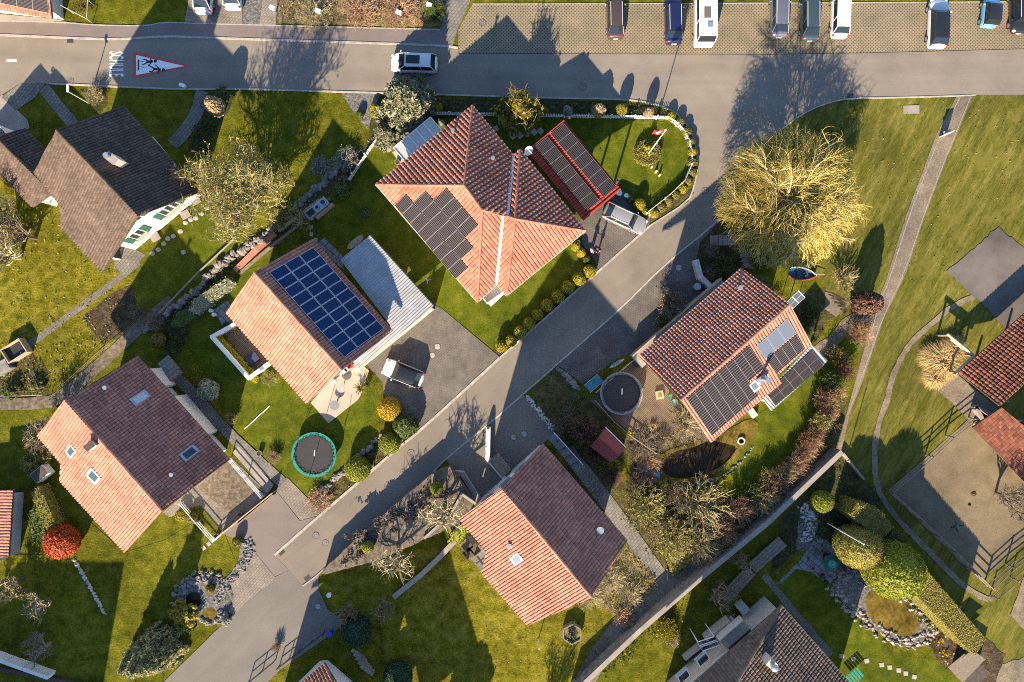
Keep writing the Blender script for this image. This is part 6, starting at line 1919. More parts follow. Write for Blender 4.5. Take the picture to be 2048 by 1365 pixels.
# twiggy shrubs
S = 'bare shrubs in the garden hedge'
for x, y, r, hh, mt, kt, lb in (
 (1288,1010,52,2.6,'twig_olive','shrub1','budding shrub at the left end of the garden hedge'),
 (1402,1008,66,3.4,'twig_tan','shrub2','largest pale bare shrub below the dark pond'),
 (1350,1075,50,2.6,'twig_olive','shrub1','olive shrub in the middle of the garden hedge'),
 (1405,1085,46,2.6,'twig_tan','shrub0','tan bare shrub below the largest pale shrub'),
 (1452,1062,32,2.2,'twig_russet','shrub0','russet shrub at the concrete path'),
 (1478,1020,34,2.2,'twig_russet','shrub0','russet shrub right of the pale bare shrub'),
 (1525,1000,34,2.2,'twig_tan','shrub0','tan shrub at the concrete wall bend'),
 (1560,962,30,2.0,'twig_russet','shrub0','russet shrub above the concrete wall'),
 (1535,955,22,1.6,'twig_olive','shrub3','olive shrub above the tan shrub'),
 (1595,930,30,1.9,'twig_russet','shrub0','russet shrub between trail and shaded lawn'),
 (1622,880,28,2.6,'twig_russet','shrub0','russet shrub halfway along the right garden hedge'),
 (1642,842,24,3.2,'twig_olive','shrub3','olive shrub beside the concrete path'),
 (1652,800,28,3.0,'twig_russet','shrub0','pinkish shrub above the olive shrub of the right hedge'),
 (1660,765,24,2.6,'leaf_green','shrub3','green leafy shrub in the right hedge'),
 (1690,738,28,2.4,'twig_maroon','shrub0','maroon shrub below the veranda corner'),
 (1722,666,30,1.8,'twig_russet','shrub0','russet shrub across the concrete path, lower of two'),
 (1692,560,34,2.2,'twig_tan','shrub2','pale bare shrub right of the rowing boat'),
 (1610,905,26,1.8,'twig_russet','shrub0','russet shrub in the lower part of the right garden hedge'),
 (1576,945,26,1.8,'twig_tan','shrub0','tan shrub among the russet ones above the concrete wall'),
 (1632,862,20,2.0,'twig_russet','shrub0','small russet shrub squeezed between hedge shrubs'),
 (1655,822,24,2.2,'twig_russet','shrub3','russet leafy shrub halfway up the right hedge'),
 (1672,785,24,2.0,'twig_russet','shrub0','pale russet shrub near the green leafy one'),
 (1672,712,22,1.6,'leaf_olive','shrub3','olive shrub near the veranda corner'),
 (1545,985,26,2.0,'twig_russet','shrub0','russet shrub close to the wall bend'),
 (1502,985,24,1.8,'leaf_green','shrub3','dark green shrub right of the largest pale shrub'),
 (1462,1095,26,1.6,'twig_olive','shrub1','olive shrub at the path near the wall'),
 (1440,1105,24,1.5,'twig_tan','shrub0','tan shrub overhanging the paved walkway'),
 (1310,1055,34,1.8,'twig_tan','shrub0','tan shrub in the left part of the garden hedge'),
 (1345,985,30,1.8,'twig_brown','shrub0','brown shrub at the small deck'),
 (1275,965,26,1.5,'twig_brown','shrub0','brown shrub at the pond net'),
 (1300,925,26,1.0,'twig_russet','shrub0','russet perennials at the pond edge'),
 (1325,880,22,0.8,'twig_brown','shrub0','brown perennials at the deck edge'),
 (1270,905,22,0.8,'twig_brown','shrub0','brown perennials right of the red shed'),
 (1140,880,24,1.2,'leaf_green','shrub3','green shrub left of the dark maroon one'),
 (1120,850,18,0.9,'twig_brown','shrub0','brown shrub by the rubble strip'),
 (1455,555,22,1.0,'leaf_green','shrub3','green shrub in the lower corner of the stone walled bed'),
 (1420,545,18,0.9,'twig_brown','shrub0','brown shrub in the left corner of the stone walled bed'),
 (1545,600,22,1.2,'twig_brown','shrub2','bare shrub between boat and terrace house'),
 (1625,630,20,0.8,'leaf_green','shrub3','green vegetables beside the furrows'),
 (1608,660,22,0.9,'leaf_green','shrub3','green bush behind the terrace house corner'),
 (1340,607,33,2.0,'twig_brown','shrub3','round brown shrub in the shaded drive of the terrace house'),
 (1328,650,22,1.3,'leaf_olive','shrub3','olive shrub below the round brown shrub'),
 (1168,862,34,2.2,'twig_maroon','shrub3','dark maroon shrub beside the red shed'),
 (1192,906,24,1.6,'twig_maroon','shrub0','small maroon shrub left of the red shed'),
 (1225,955,26,1.5,'twig_maroon','shrub0','purple brown shrub below the fern'),
 (1135,825,16,1.2,'twig_brown','shrub0','grey brown shrub at the lawn triangle'),
 (1370,848,38,1.4,'twig_tan','shrub2','pale pruned shrub growing through the deck'),
 (1290,890,40,.9,'twig_brown','shrub0','dry perennials between deck and pond'),
 (1520,520,24,1.5,'leaf_green','shrub3','green shrub at the stone steps'),
 (1445,530,26,1.2,'leaf_green','shrub3','green shrub in the stone walled bed'),
 (1425,500,18,.9,'twig_brown','shrub0','brown shrub in the stone walled bed'),
 (1515,575,28,1.4,'twig_brown','shrub0','brown shrub at the terrace house gable'),
 (275,625,20,.8,'twig_brown','shrub0','brown shrub in the planted strip by the gravel path'),
 (310,645,22,1.0,'twig_brown','shrub0','grey brown shrub at the end of the stone wall'),
 (390,615,20,.9,'leaf_green','shrub3','green shrub behind the pale flowering hedge'),
 (355,690,18,.8,'leaf_green','shrub3','green shrub on the bank beside the shaded lawn'),
 (555,440,26,1.3,'twig_olive','shrub1','olive shrub at the foot of the big budding tree'),
 (640,335,24,1.2,'leaf_grey','shrub3','grey shrub by the metal rings along the bank'),
 (690,320,28,1.4,'leaf_grey','shrub3','grey shrub under the smaller conifer'),
 (630,30,40,1.1,'twig_tan','shrub0','tan dry shrub at the top verge, left'),
 (720,20,46,1.2,'twig_russet','shrub0','reddish dry shrub at the top verge, middle'),
 (800,22,44,1.3,'twig_russet','shrub0','reddish dry shrub at the top verge, right'),
 (870,25,26,1.4,'leaf_green','shrub3','green shrub at the right end of the top verge'),
 (165,10,22,1.0,'leaf_olive','shrub3','olive shrub by the top left fence'),
 (415,255,22,.8,'leaf_green','shrub3','green plants beside the curved path'),
 (405,300,18,.8,'leaf_green','shrub3','green plants below the curved path'),
 (1180,1195,30,.7,'twig_tan','shrub0','dry tan shrub behind the gable house, left'),
 (1222,1160,34,.8,'twig_tan','shrub0','dry tan shrub behind the gable house, middle'),
 (1262,1195,34,.8,'twig_tan','shrub0','dry tan shrub behind the gable house, right'),
 (1250,1235,24,1.0,'twig_russet','shrub3','russet shrub at the lower corner of the dry bed'),
 (1330,1260,26,1.4,'leaf_ygreen','shrub3','bright yellow-green shrub in the grass strip'),
 (1345,1280,20,1.2,'twig_tan','shrub1','tan shrub by the terrace wall'),
 (555,960,0.1,.1,'twig_tan','shrub0','thin twig at the path'),
 (545,915,18,.9,'leaf_pink','shrub1','pale flowering twiggy shrub left of the green trampoline'),
 (540,757,20,.9,'twig_olive','shrub1','olive bush at the pool corner under the orange roof'),
 (470,665,10,.8,'leaf_pink','shrub1','small pale shrub by the pool wall corner'),
 (640,1000,30,.8,'twig_russet','shrub3','pinkish shrub in the bank below the green trampoline'),
 (560,1330,0.1,.1,'twig_tan','shrub0','thin twig by the bottom lane'),
 (553,1295,12,1.0,'leaf_pink','shrub1','pale plume grass at the railing of the bottom lane'),
 (1730,860,0.1,.1,'twig_tan','shrub0','thin twig by the trail'),
):
    if r < 1: continue
    shrub('garden_shrub', x, y, r, hh, mt, lb, kt, group=S)
for x, y, r, hh, mt, kt, lb in (
 (1885,722,50,1.2,'leaf_straw','tussock','big tussock of straw coloured grass beside the barn, centre'),
 (1868,752,34,1.1,'leaf_straw','tussock','straw coloured grass tussock beside the barn, lower'),
 (1905,700,34,1.1,'leaf_straw','tussock','straw coloured grass tussock beside the barn, right'),
 (1860,715,32,1.0,'leaf_straw','tussock','straw coloured grass tussock beside the barn, left'),
 (720,778,19,.9,'leaf_olive','yucca','spiky yucca beside the cream patio'),
 (735,768,14,.8,'leaf_green','yucca','smaller spiky plant beside the yucca'),
 (1228,928,18,.9,'leaf_fern','tuft','yellow fern below the red shed'),
 (1257,825,0.5,.2,'leaf_fern','tuft','x'),
 (1305,855,13,.7,'leaf_straw','tuft','pale dry grass tuft on the deck edge'),
 (1282,870,12,.6,'leaf_straw','tuft','smaller pale dry grass tuft on the deck edge'),
 (1165,1115,.5,.2,'leaf_fern','tuft','x'),
):
    if r < 1: continue
    shrub('ornamental_grass', x, y, r, hh, mt, lb, kt, 'plant', 'grass tufts and spiky plants', ap=.4)

# low growth nobody could count
for a in (
 ('bed_plants', [(880,204),(1060,206),(1240,208),(1300,214),(1285,233),(1060,234),(880,232)], 'leaf_green', 26, .35, .16),
 ('bed_plants', [(560,4),(890,4),(880,48),(620,46),(558,40)], 'leaf_olive', 10, .4, .14),
 ('bed_plants', [(650,1000),(740,905),(800,878),(830,872),(740,943),(643,1025)], 'leaf_olive', 14, .3, .14),
 ('bed_plants', [(1260,1000),(1330,990),(1500,1010),(1640,850),(1680,860),(1530,1030),(1345,1165),(1240,1040)], 'leaf_green', 9, .5, .16),
 ('bed_plants', [(1600,1000),(1680,920),(1765,1000),(1700,1070),(1560,1150),(1560,1080)], 'leaf_green', 14, .4, .16),
 ('bed_plants', [(1400,1170),(1560,1060),(1500,1170),(1300,1290),(1210,1360),(1200,1330)], 'leaf_green', 14, .4, .15),
 ('bed_plants', [(1100,770),(1160,790),(1180,880),(1240,970),(1180,940),(1100,850)], 'leaf_green', 12, .4, .16),
 ('bed_plants', [(330,640),(355,612),(465,505),(478,520),(440,570),(385,640),(350,715)], 'leaf_olive', 18, .45, .16),
 ('bed_plants', [(590,425),(660,368),(705,310),(740,280),(700,360),(640,400)], 'leaf_grey', 20, .4, .14),
 ('bed_plants', [(410,190),(448,185),(460,200),(400,300),(372,308)], 'leaf_green', 18, .35, .16),
 ('bed_plants', [(1640,650),(1610,600),(1575,600),(1625,690),(1690,640),(1760,625),(1700,650)], 'leaf_green', 12, .3, .14),
 ('bed_plants', [(1310,855),(1400,892),(1330,905),(1305,960),(1258,960)], 'leaf_olive', 16, .35, .13),
 ('bed_plants', [(5,745),(60,706),(95,748),(92,790),(5,786)], 'leaf_olive', 14, .3, .15),
 ('bed_plants', [(170,636),(225,590),(258,580),(280,635),(205,685)], 'leaf_olive', 10, .15, .12),
 ('bed_plants', [(1800,1200),(1822,1185),(1880,1250),(1862,1275)], 'leaf_green', 26, .35, .14),
 ('bed_plants', [(1855,1280),(1895,1262),(1915,1300),(1895,1330)], 'leaf_gold', 18, .35, .14),
 ('dry_stalks', [(1190,1190),(1255,1098),(1308,1150),(1318,1180),(1240,1240)], 'leaf_brown', 40, .35, .12),
 ('pond_leaves', [(1330,930),(1350,908),(1420,885),(1465,895),(1440,930),(1380,952)], 'leaf_straw', 2.2, .03, .13),
 ('pond_leaves', [(1420,880),(1490,845),(1510,855),(1480,895)], 'leaf_bronze', 14, .06, .13),
 ('lawn_weeds', [(-30,430),(60,330),(250,560),(130,780),(-30,780)], 'leaf_lime', 3.5, .12, .13),
 ('lawn_weeds', [(640,1180),(930,1090),(1050,1250),(1170,1205),(1220,1240),(1100,1365),(770,1365)], 'leaf_olive', 2.5, .08, .10),
 ('lawn_weeds', [(75,735),(170,640),(215,680),(120,775)], 'leaf_lime', 7, .15, .14),
 ('lawn_weeds', [(1450,200),(1900,200),(1780,540),(1740,560),(1700,400)], 'leaf_olive', 1.4, .10, .11),
 ('lawn_weeds', [(1800,560),(1950,200),(2060,200),(2060,460),(1990,440),(1880,540),(1840,640)], 'leaf_olive', 1.6, .10, .11),
 ('bed_stems', [(1260,990),(1400,985),(1520,1000),(1500,1020),(1345,1160),(1240,1040)], 'twig_tan', 10, .8, .13),
 ('bed_stems', [(1470,1030),(1680,800),(1685,870),(1530,1030),(1400,1110)], 'twig_russet', 10, .8, .13),
 ('bed_stems', [(560,4),(890,4),(880,48),(620,46),(558,40)], 'twig_russet', 12, .6, .12),
 ('bed_stems', [(1190,1190),(1255,1098),(1308,1150),(1318,1180),(1240,1240)], 'twig_tan', 26, .5, .12),
 ('bed_stems', [(1260,930),(1300,870),(1400,895),(1305,960)], 'twig_brown', 16, .6, .12),
): cover(a[0], a[1], a[2], a[3], a[4], a[5], 'stem' if 'stem' in a[0] else 'leaf')

C = []
for k in range(70):
    t = random.random(); x = 690 + 190*t + random.uniform(-20, 20); y = 1110 - 125*t + random.uniform(-28, 18)
    w = W(x, y, BEDH); C.append(w)
mb = MB()
for w in C:
    n = 26; P = np.array(w) + rng.normal(0, 1, (n,3))*np.array([.16,.16,.05]) + np.array([0,0,.06])
    mb.cards(P, rdir(n) + np.array([0,0,1]), .16)
o = mb.build('gravel_plants', 'leaf_heather'); o['kind'] = 'stuff'

# ================================================================== WALLS, FENCES, ROCKS
picket('picket_fence', [(1290,430),(1338,392),(1366,365),(1379,335),(1381,310),(1374,284),(1362,262),(1345,246),(1332,239),(1285,238),(1062,234),(862,230)], 'long white picket fence curving round the flagpole lawn')
picket('picket_fence', [(790,246),(772,262),(742,300),(700,363)], 'short white picket fence beside the smaller conifer', .8)
stones('boulder_wall', [(700,308),(668,345),(640,372),(606,402),(585,425)], 9, 34, .26, .44, 'stone', 'boulder wall below the shaded lawn corner of the big budding tree')
stones('boulder_wall', [(560,452),(500,492),(455,520),(415,560),(370,600),(320,640),(290,668)], 9, 58, .26, .46, 'stone', 'long boulder wall below the shaded lawn of the white house')
stones('rock_edge', [(480,1140),(503,1098),(492,1080)], 18, 150, .07, .2, 'stone', 'heap of pale rocks along the drive pavers')
stones('rock_edge', [(474,1150),(445,1180),(430,1205)], 14, 100, .07, .18, 'stone', 'line of pale rocks leading to the rock pond')
stones('rock_edge', [(352,1208),(362,1172),(398,1152),(440,1158),(455,1185)], 24, 120, .09, .26, 'stone', 'grey rocks around the upper rock pond')
stones('rock_edge', [(402,1240),(420,1248),(440,1240),(442,1220)], 8, 44, .14, .24, 'stone', 'grey rocks around the small golden pond')
stones('rock_edge', [(1660,1170),(1690,1205),(1722,1240),(1768,1270),(1820,1290),(1862,1272),(1868,1255),(1830,1215),(1800,1188)], 24, 260, .07, .22, 'stone_pink', 'pale rocks ringing the algae pond')
stones('rock_edge', [(1665,1160),(1700,1145),(1735,1165)], 34, 150, .08, .24, 'stone', 'grey rocks between patio slabs and algae pond')
stones('rock_edge', [(1605,1010),(1622,1045),(1612,1085)], 22, 80, .08, .2, 'stone_light', 'scatter of pale stones in the shaded bottom right garden')
stones('rock_edge', [(148,1118),(168,1150),(190,1190),(212,1230)], 3, 60, .08, .20, 'stone_light', 'line of white stones across the shaded lower left lawn')
stones('rock_edge', [(1052,795),(1080,825),(1108,862)], 9, 60, .08, .18, 'stone_light', 'pale rubble strip beside the shaded drive')
stones('rock_edge', [(1115,735),(1135,755),(1160,780)], 4, 12, .2, .36, 'stone', 'boulders at the lawn triangle above the blue glass table')
stones('rock_edge', [(1330,650),(1300,690),(1282,712)], 4, 14, .2, .4, 'stone', 'boulders along the lower edge of the shaded drive')
stones('rock_edge', [(640,985),(690,940),(742,890),(765,868)], 6, 34, .18, .36, 'stone', 'stone edging of the lawn bank beside the clipped green balls')
stones('rock_edge', [(1398,1300),(1440,1250),(1470,1228)], 10, 60, .1, .24, 'stone', 'dark rocks in front of the terrace wall')
stones('rock_edge', [(1330,985),(1380,972),(1440,955),(1480,925),(1510,890)], 4, 40, .1, .2, 'stone', 'small dark stones along the lower pond bank')
solidwall('garden_wall', [(1024+(x-1024)*.974, 682.5+(y-682.5)*.974) for x, y in ((1682,906),(1640,946),(1536,1046),(1400,1158),(1280,1262),(1150,1385))], .5, 1.75, 'stone', 'long low wall with concrete coping beside the paved walkway', cap='concrete', capw=.95)
solidwall('garden_wall', [(1682,906),(1722,956)], .16, .6, 'concrete', 'thin pale wall running from the wall corner towards the trail')
solidwall('garden_wall', [(893,942),(926,946),(960,1000)], .45, .8, 'wall_grey', 'angled pale concrete wall at the gravel garden tip', cap='concrete', capw=1.05)
solidwall('garden_wall', [(977,855),(976,915),(1008,952)], .42, .9, 'wall_grey', 'bent pale concrete wall in the shaded drive', cap='wall_white', capw=1.05)
solidwall('garden_wall', [(1002,945),(1008,952)], .1, .5, 'wall_grey', 'stub of concrete wall at the bin shelter')
t = solidwall('low_wall', [(790,1190),(840,1150),(880,1112),(910,1080)], .4, .45, 'stone', 'low grey stone wall running to the gable house', cap='concrete')
solidwall('garden_wall', [(850,1075),(900,1030),(922,990),(948,1008)], .25, .3, 'concrete', 'thin stone kerb wall around the fruit tree bed')
solidwall('retaining_wall', [(1388,525),(1396,556),(1424,582),(1432,590)], .5, 1.0, 'stone_light', 'curved pale stone wall around the planted bed by the shaded drive')
solidwall('retaining_wall', [(1002,695),(1060,640),(1120,582),(1175,530)], .12, .35, 'wood', 'low board edging behind the clipped yellow-green balls')
solidwall('brick_edging', [(475,540),(515,500),(550,470)], .55, .35, 'tile_orange', 'orange brick edging strip above the orange roof')
solidwall('timber_edging', [(480,548),(530,505),(600,450),(660,398)], .25, .3, 'wood', 'weathered timber edging beside the shaded lawn')
solidwall('timber_beam', [(560,462),(600,432),(640,402)], .3, .35, 'wood_light', 'pale timber sleeper on the bank')
solidwall('pool_wall', [(484,645),(432,674),(505,756),(542,728)], .3, 1.0, 'wall_white', 'white wall enclosing the sunken patio beside the orange roof', cap='white', capw=1.1)
sheet('deck', 'deck', [(450,668),(478,650),(538,726),(508,745)])
t = thing('fence_board', 'brown board fence along the upper edge of the lower drive', 'fence', W(500, 1022))
for a, b, mt in (((446,1067),(552,982),'wood_light'),((474,1048),(550,985),'wood')):
    A, B = W(*a), W(*b); d = (B-A).normalized(); mb = MB(); off = 0 if mt == 'wood_light' else .12
    m = (A+B)/2 + Vector((d.y,-d.x,0))*off; mb.box((m.x, m.y, .55 - off), ((B-A).length, .10, 1.1 - off*2), math.atan2(d.y, d.x)); mb.build('boards', mt, t)
rails('terrace_railing', [(368,1004),(433,1079),(446,1067)], 'white terrace railing beside the sunny lawn', 1.0, (.3, .65, 1.0), 2.2, 'white', .045, .06, 'railing')
rails('terrace_railing', [(463,916),(529,992)], 'white terrace railing beside the concrete ramp', 1.0, (.3, .65, 1.0), 2.2, 'white', .045, .06, 'railing')
rails('court_fence', [(1772,978),(1812,944),(1850,910),(1890,872),(1936,836)], 'three railed timber fence along the upper side of the riding court', 1.55, (.6, 1.05, 1.5), 2.6, 'wood', .055, .08)
rails('court_fence', [(1772,982),(1830,1035),(1895,1096),(1968,1170)], 'three railed timber fence along the trail side of the riding court', 1.55, (.6, 1.05, 1.5), 2.6, 'wood', .055, .08)
rails('court_fence', [(1968,1166),(2010,1128),(2100,1060)], 'three railed timber fence closing the lower corner of the riding court', 1.55, (.6, 1.05, 1.5), 2.6, 'wood', .055, .08)
rails('court_fence', [(1980,1190),(2060,1120)], 'second timber fence outside the lower court corner', 1.3, (.5, 1.2), 2.6, 'wood', .05, .07)
rails('deck_railing', [(1188,800),(1226,842),(1262,872),(1310,905)], 'weathered railing along the deck above the red shed', .9, (.45, .9), 1.8, 'wood', .05, .06, 'railing')
rails('deck_railing', [(1190,784),(1252,730),(1282,706)], 'pale railing along the upper deck edge', .9, (.9,), 1.8, 'wood_light', .06, .06, 'railing')
rails('garden_railing', [(560,1330),(600,1300),(650,1262)], 'dark railing above the bottom lane wall', 1.0, (.5, 1.0), 1.6, 'steel_dark', .04, .05, 'railing')
rails('garden_railing', [(500,1360),(552,1318)], 'dark railing at the bottom edge of the lane', 1.0, (.5, 1.0), 1.6, 'steel_dark', .04, .05, 'railing')
rails('stair_railing', [(1190,1300),(1150,1350)], 'thin railing at the lower end of the paved walkway', 1.0, (1.0,), 1.6, 'steel_dark', .03, .04, 'railing')
rails('wire_fence', [(52,705),(95,790),(0,792)], 'low wire fence at the left garden corner', .8, (.4, .78), 2.4, 'steel', .015, .03)
rails('wire_fence', [(100,800),(205,705),(290,635)], 'low wire fence between meadow and gravel path', .8, (.4, .78), 2.4, 'wood', .02, .035)
rails('wire_fence', [(110,8),(185,47),(187,10)], 'thin pale fence beside the top left garden', 1.0, (.95,), 2.4, 'alu', .03, .035)
rails('wire_fence', [(404,388),(440,425),(472,470)], 'low stone edged fence between white house lawn and the big budding tree', .3, (.25,), 2.0, 'concrete', .09, .09)
rails('lawn_edging', [(470,480),(400,545),(300,650)], 'pale green edging along the top of the long boulder wall', .35, (.3,), 2.4, 'concrete', .10, .08)
rails('lawn_edging', [(490,858),(540,812)], 'white pole lying across the shaded lawn', .12, (.1,), 2.4, 'white', .05, .04, 'pole')

t = thing('board_walk', 'grey plank walkway raised over the grass strip', 'walkway', W(1510, 1120))
for a, b in (((1447,1200),(1503,1140)), ((1503,1138),(1566,1082))):
    A, B = W(*a, .5), W(*b, .5); d = (B-A).normalized()
    mb = MB()
    for k in range(4):
        m = (A+B)/2 + Vector((-d.y,d.x,0))*(-.48+.32*k); mb.box((m.x, m.y, .5 + random.uniform(0,.015)), ((B-A).length - .08, .29, .06), math.atan2(d.y,d.x))
    mb.build('planks', 'wood', t)
    for k in (0, 1):
        p = A.lerp(B, .1+.8*k); mb = MB(); mb.box((p.x,p.y,.23), (.15,1.2,.46), math.atan2(d.y,d.x)); mb.build('support', 'wood_dark', t)
def steps(name, p, n, dxy, size, rz, mat, label, rise=.15):
    t = thing(name, label, 'steps', W(*p))
    for k in range(n):
        w = W(p[0]+dxy[0]*k, p[1]+dxy[1]*k); hgt = rise*(k+1)
        mb = MB(); mb.box((w.x, w.y, hgt/2), (size[0], size[1], hgt), rz); mb.build('step', mat, t)
steps('stone_steps', (1423,482), 6, (8,0), (.36,1.0), 0, 'stone', 'six shaded stone steps by the willow')
steps('stone_steps', (1488,506), 4, (2,9), (1.1,.42), R(-15), 'wood', 'wooden steps behind the planted bed of the terrace house')
steps('grey_steps', (330,722), 5, (6,7.5), (.42,1.4), R(-50), 'concrete', 'grey garden steps behind the skylight house', .14)
steps('slab_steps', (716,1308), 5, (5,7), (1.5,.4), R(-35), 'concrete', 'grey slab steps below the dark green bush', .1)

# stepping stones
G = 'stepping stones in the lawns'
for i, (x, y, s) in enumerate(((1026,274,.55),(1040,272,.55),(1054,268,.55),(1068,265,.55),(1081,263,.55))):
    mb = MB(); w = W(x,y); mb.box((0,0,.02), (s,s,.05), R(45)); o = mb.build('stepping_stone', 'lid', None, (0,0,0)); o.location = (w.x,w.y,.02)
    tag(o, f'diamond set slab between bronze tree and red carport, {ORD[i]} from the left', 'stepping stone', G)
for i, (x, y) in enumerate(((992,258),(884,246),(778,299))):
    mb = MB(); w = W(x,y); mb.box((0,0,.02), (.5,.5,.05), R(25)); o = mb.build('stepping_stone', 'lid', None, (0,0,0)); o.location = (w.x,w.y,.02)
    tag(o, ('single slab beside the hip roof edge under the bronze tree','single slab between glass patio roof and picket fence','single sunlit slab left of the glass patio roof')[i], 'stepping stone', G)
for i, (x, y) in enumerate(((623,455),(623,469),(632,480))):
    mb = MB(); w = W(x,y); mb.box((0,0,.02), (.32,.36,.05), 0); o = mb.build('stepping_stone', 'lid', None, (0,0,0)); o.location = (w.x,w.y,.02)
    tag(o, f'small white slab leading to the blue solar roof, {ORD[i]} from the top', 'stepping stone', G)
for i, (x, y) in enumerate(((1683,1312),(1706,1318),(1733,1322),(1763,1330),(1779,1335),(1797,1341),(1811,1347),(1828,1354))):
    mb = MB(); w = W(x,y); mb.box((0,0,.02), (.45,.42,.05), R(random.uniform(-20,20))); o = mb.build('stepping_stone', 'lid', None, (0,0,0)); o.location = (w.x,w.y,.02)
    tag(o, f'pale slab crossing the bottom right lawn, {ORD[i]} from the left', 'stepping stone', G)
for i, (x, y) in enumerate(((305,508),(317,500),(328,488),(336,478),(347,473),(361,463),(371,446),(382,440),(392,437),(403,428),(414,418),(367,505))):
    mb = MB(); w = W(x,y); mb.ell((0,0,.02), (.28,.24,.05), 10, 5, .08); o = mb.build('stepping_stone', 'lid', None, (0,0,0)); o.location = (w.x,w.y,.02)
    tag(o, f'round flat stone along the wall of the white house, {ORD[i]} from the lower left', 'stepping stone', G)
for i, (x, y) in enumerate(((408,1096),(418,1088),(427,1079))):
    mb = MB(); w = W(x,y); mb.box((0,0,.02), (.38,.38,.05), R(40)); o = mb.build('stepping_stone', 'lid', None, (0,0,0)); o.location = (w.x,w.y,.02)
    tag(o, f'small slab on the lawn below the terrace railing corner, {ORD[i]} from the lower left', 'stepping stone', G)

# ================================================================== OBJECTS IN THE GARDENS
def trampoline(px, py, r, hgt, pad, label, wav=False):
    p = place(px, py, hgt); r = r/PPM*(CAMH-hgt)/CAMH
    t = thing('trampoline', label, 'trampoline', p, .3, None, True)
    MB().ring((0,0,hgt-.05), r, r*.865, .09, 48).build('pad', pad, t)
    MB().cyl((0,0,hgt-.04), r*.88, .02, 48).build('jumping_mat', 'net', t)
    for k in range(6):
        a = k*1.047; mb = MB(); c, s = math.cos(a), math.sin(a)
        mb.tube([(c*r*.97,s*r*.97,0),(c*r*.97,s*r*.97,hgt)], .03, 6); mb.build('leg', 'steel', t)
        mb = MB(); mb.tube([(c*r*1.0,s*r*1.0,hgt),(c*r*1.03,s*r*1.03,hgt+1.0),(c*r*.96,s*r*.96,hgt+1.85)], .025, 6); mb.build('net_pole', 'black', t)
    mb = MB()
    for k in range(60):
        a0 = k*.1047; pts = []
        for q in range(5):
            a = a0 + .05*q + random.gauss(0,.02); rr = r*(.87 + random.uniform(-.08,.06)); pts.append((math.cos(a)*rr, math.sin(a)*rr, hgt+.06+.03*random.random()))
        mb.tube(pts, .016, 3, cap=False)
    mb.build('folded_net', 'net', t)
    mb = MB(); mb.box((.1,.15,hgt), (.1,.6,.03), R(-20)); mb.build('label_strip', 'white', t)
    return t
trampoline(628, 910, 45, .95, 'plastic_green', 'large round trampoline with turquoise rim on the lawn')
trampoline(1243, 787, 43, .95, 'net_grey', 'round black trampoline with grey rim on the deck')

t = thing('flagpole', 'white flagpole with a red flag bearing a white cross', 'flagpole', W(1294, 312))
b = W(1294,312); tp = b + Vector((0,0,8.3))
mb = MB(); mb.tube([b, tp], .06, 8, .04); mb.ell(tp, (.09,.09,.09)); mb.build('pole', 'white', t)
def cloth(u, v):
    # hoist on the pole, hanging in folds
    return tp + Vector((-.06 - .80*u, .03 + .10*u + .07*math.sin(u*7+v*2), -.1 - 1.25*v - .55*u*u + .05*math.sin(u*8)))
N = 20
fl, cr = MB(), MB()
for i in range(N):
    for j in range(N):
        q = [cloth(i/N, j/N), cloth((i+1)/N, j/N), cloth((i+1)/N, (j+1)/N), cloth(i/N, (j+1)/N)]
        inx = (8 <= i < 12 and 4 <= j < 16) or (8 <= j < 12 and 4 <= i < 16)
        (cr if inx else fl).add(q, [(0,1,2,3)])
f_ = fl.build('flag', 'red', t); cr.build('flag_cross', 'white', f_)
t = thing('white_pole', 'slim white pole standing in the brown clipped dome', 'pole', W(1656, 1049))
b = W(1655,1047); mb = MB(); mb.tube([b, b + Vector((0,0,7.0))], .06, 8, .05); mb.build('mast', 'white', t); mb = MB(); mb.ell(b + Vector((0,0,7.02)), (.09,.09,.06)); mb.build('cap', 'alu', t)
def lamp(px, py, hgt, label, rz=0):
    b = W(px, py); t = thing('street_lamp', label, 'street lamp', b)
    mb = MB(); mb.tube([b, b + Vector((0,0,hgt))], .06, 8, .045); mb.build('pole', 'alu', t)
    e = b + Vector((0,0,hgt)); d = Vector((math.cos(rz), math.sin(rz), 0)); mb = MB(); mb.box(e + d*.3 + Vector((0,0,.05)), (.75,.22,.09), rz); mb.build('lamp_head', 'alu', t)
lamp(178, 207, 3.2, 'slim pale lamp post on the lawn in front of the white house', R(90))
t = thing('wash_pole', 'small pale post on the lawn below the gable house', 'post', W(1077, 1270)); b = W(1077,1278); mb = MB(); mb.tube([b, b+Vector((0,0,2.2))], .05, 8); mb.build('post', 'alu', t); mb = MB(); mb.ell(b+Vector((0,0,2.2)), (.09,.09,.09)); mb.build('cap', 'white', t)
t = thing('rotary_dryer', 'white rotary clothes dryer standing beside the shaded lawn', 'clothes dryer', W(857, 562))
b = W(857,562); mb = MB(); mb.tube([b, b+Vector((0,0,1.7))], .03, 6); mb.build('post', 'alu', t)
for k in range(5):
    a = k*1.257; mb = MB(); mb.tube([b+Vector((0,0,1.65)), b+Vector((.45*math.cos(a), .45*math.sin(a), 1.75))], .018, 4); mb.build('arm', 'white', t)

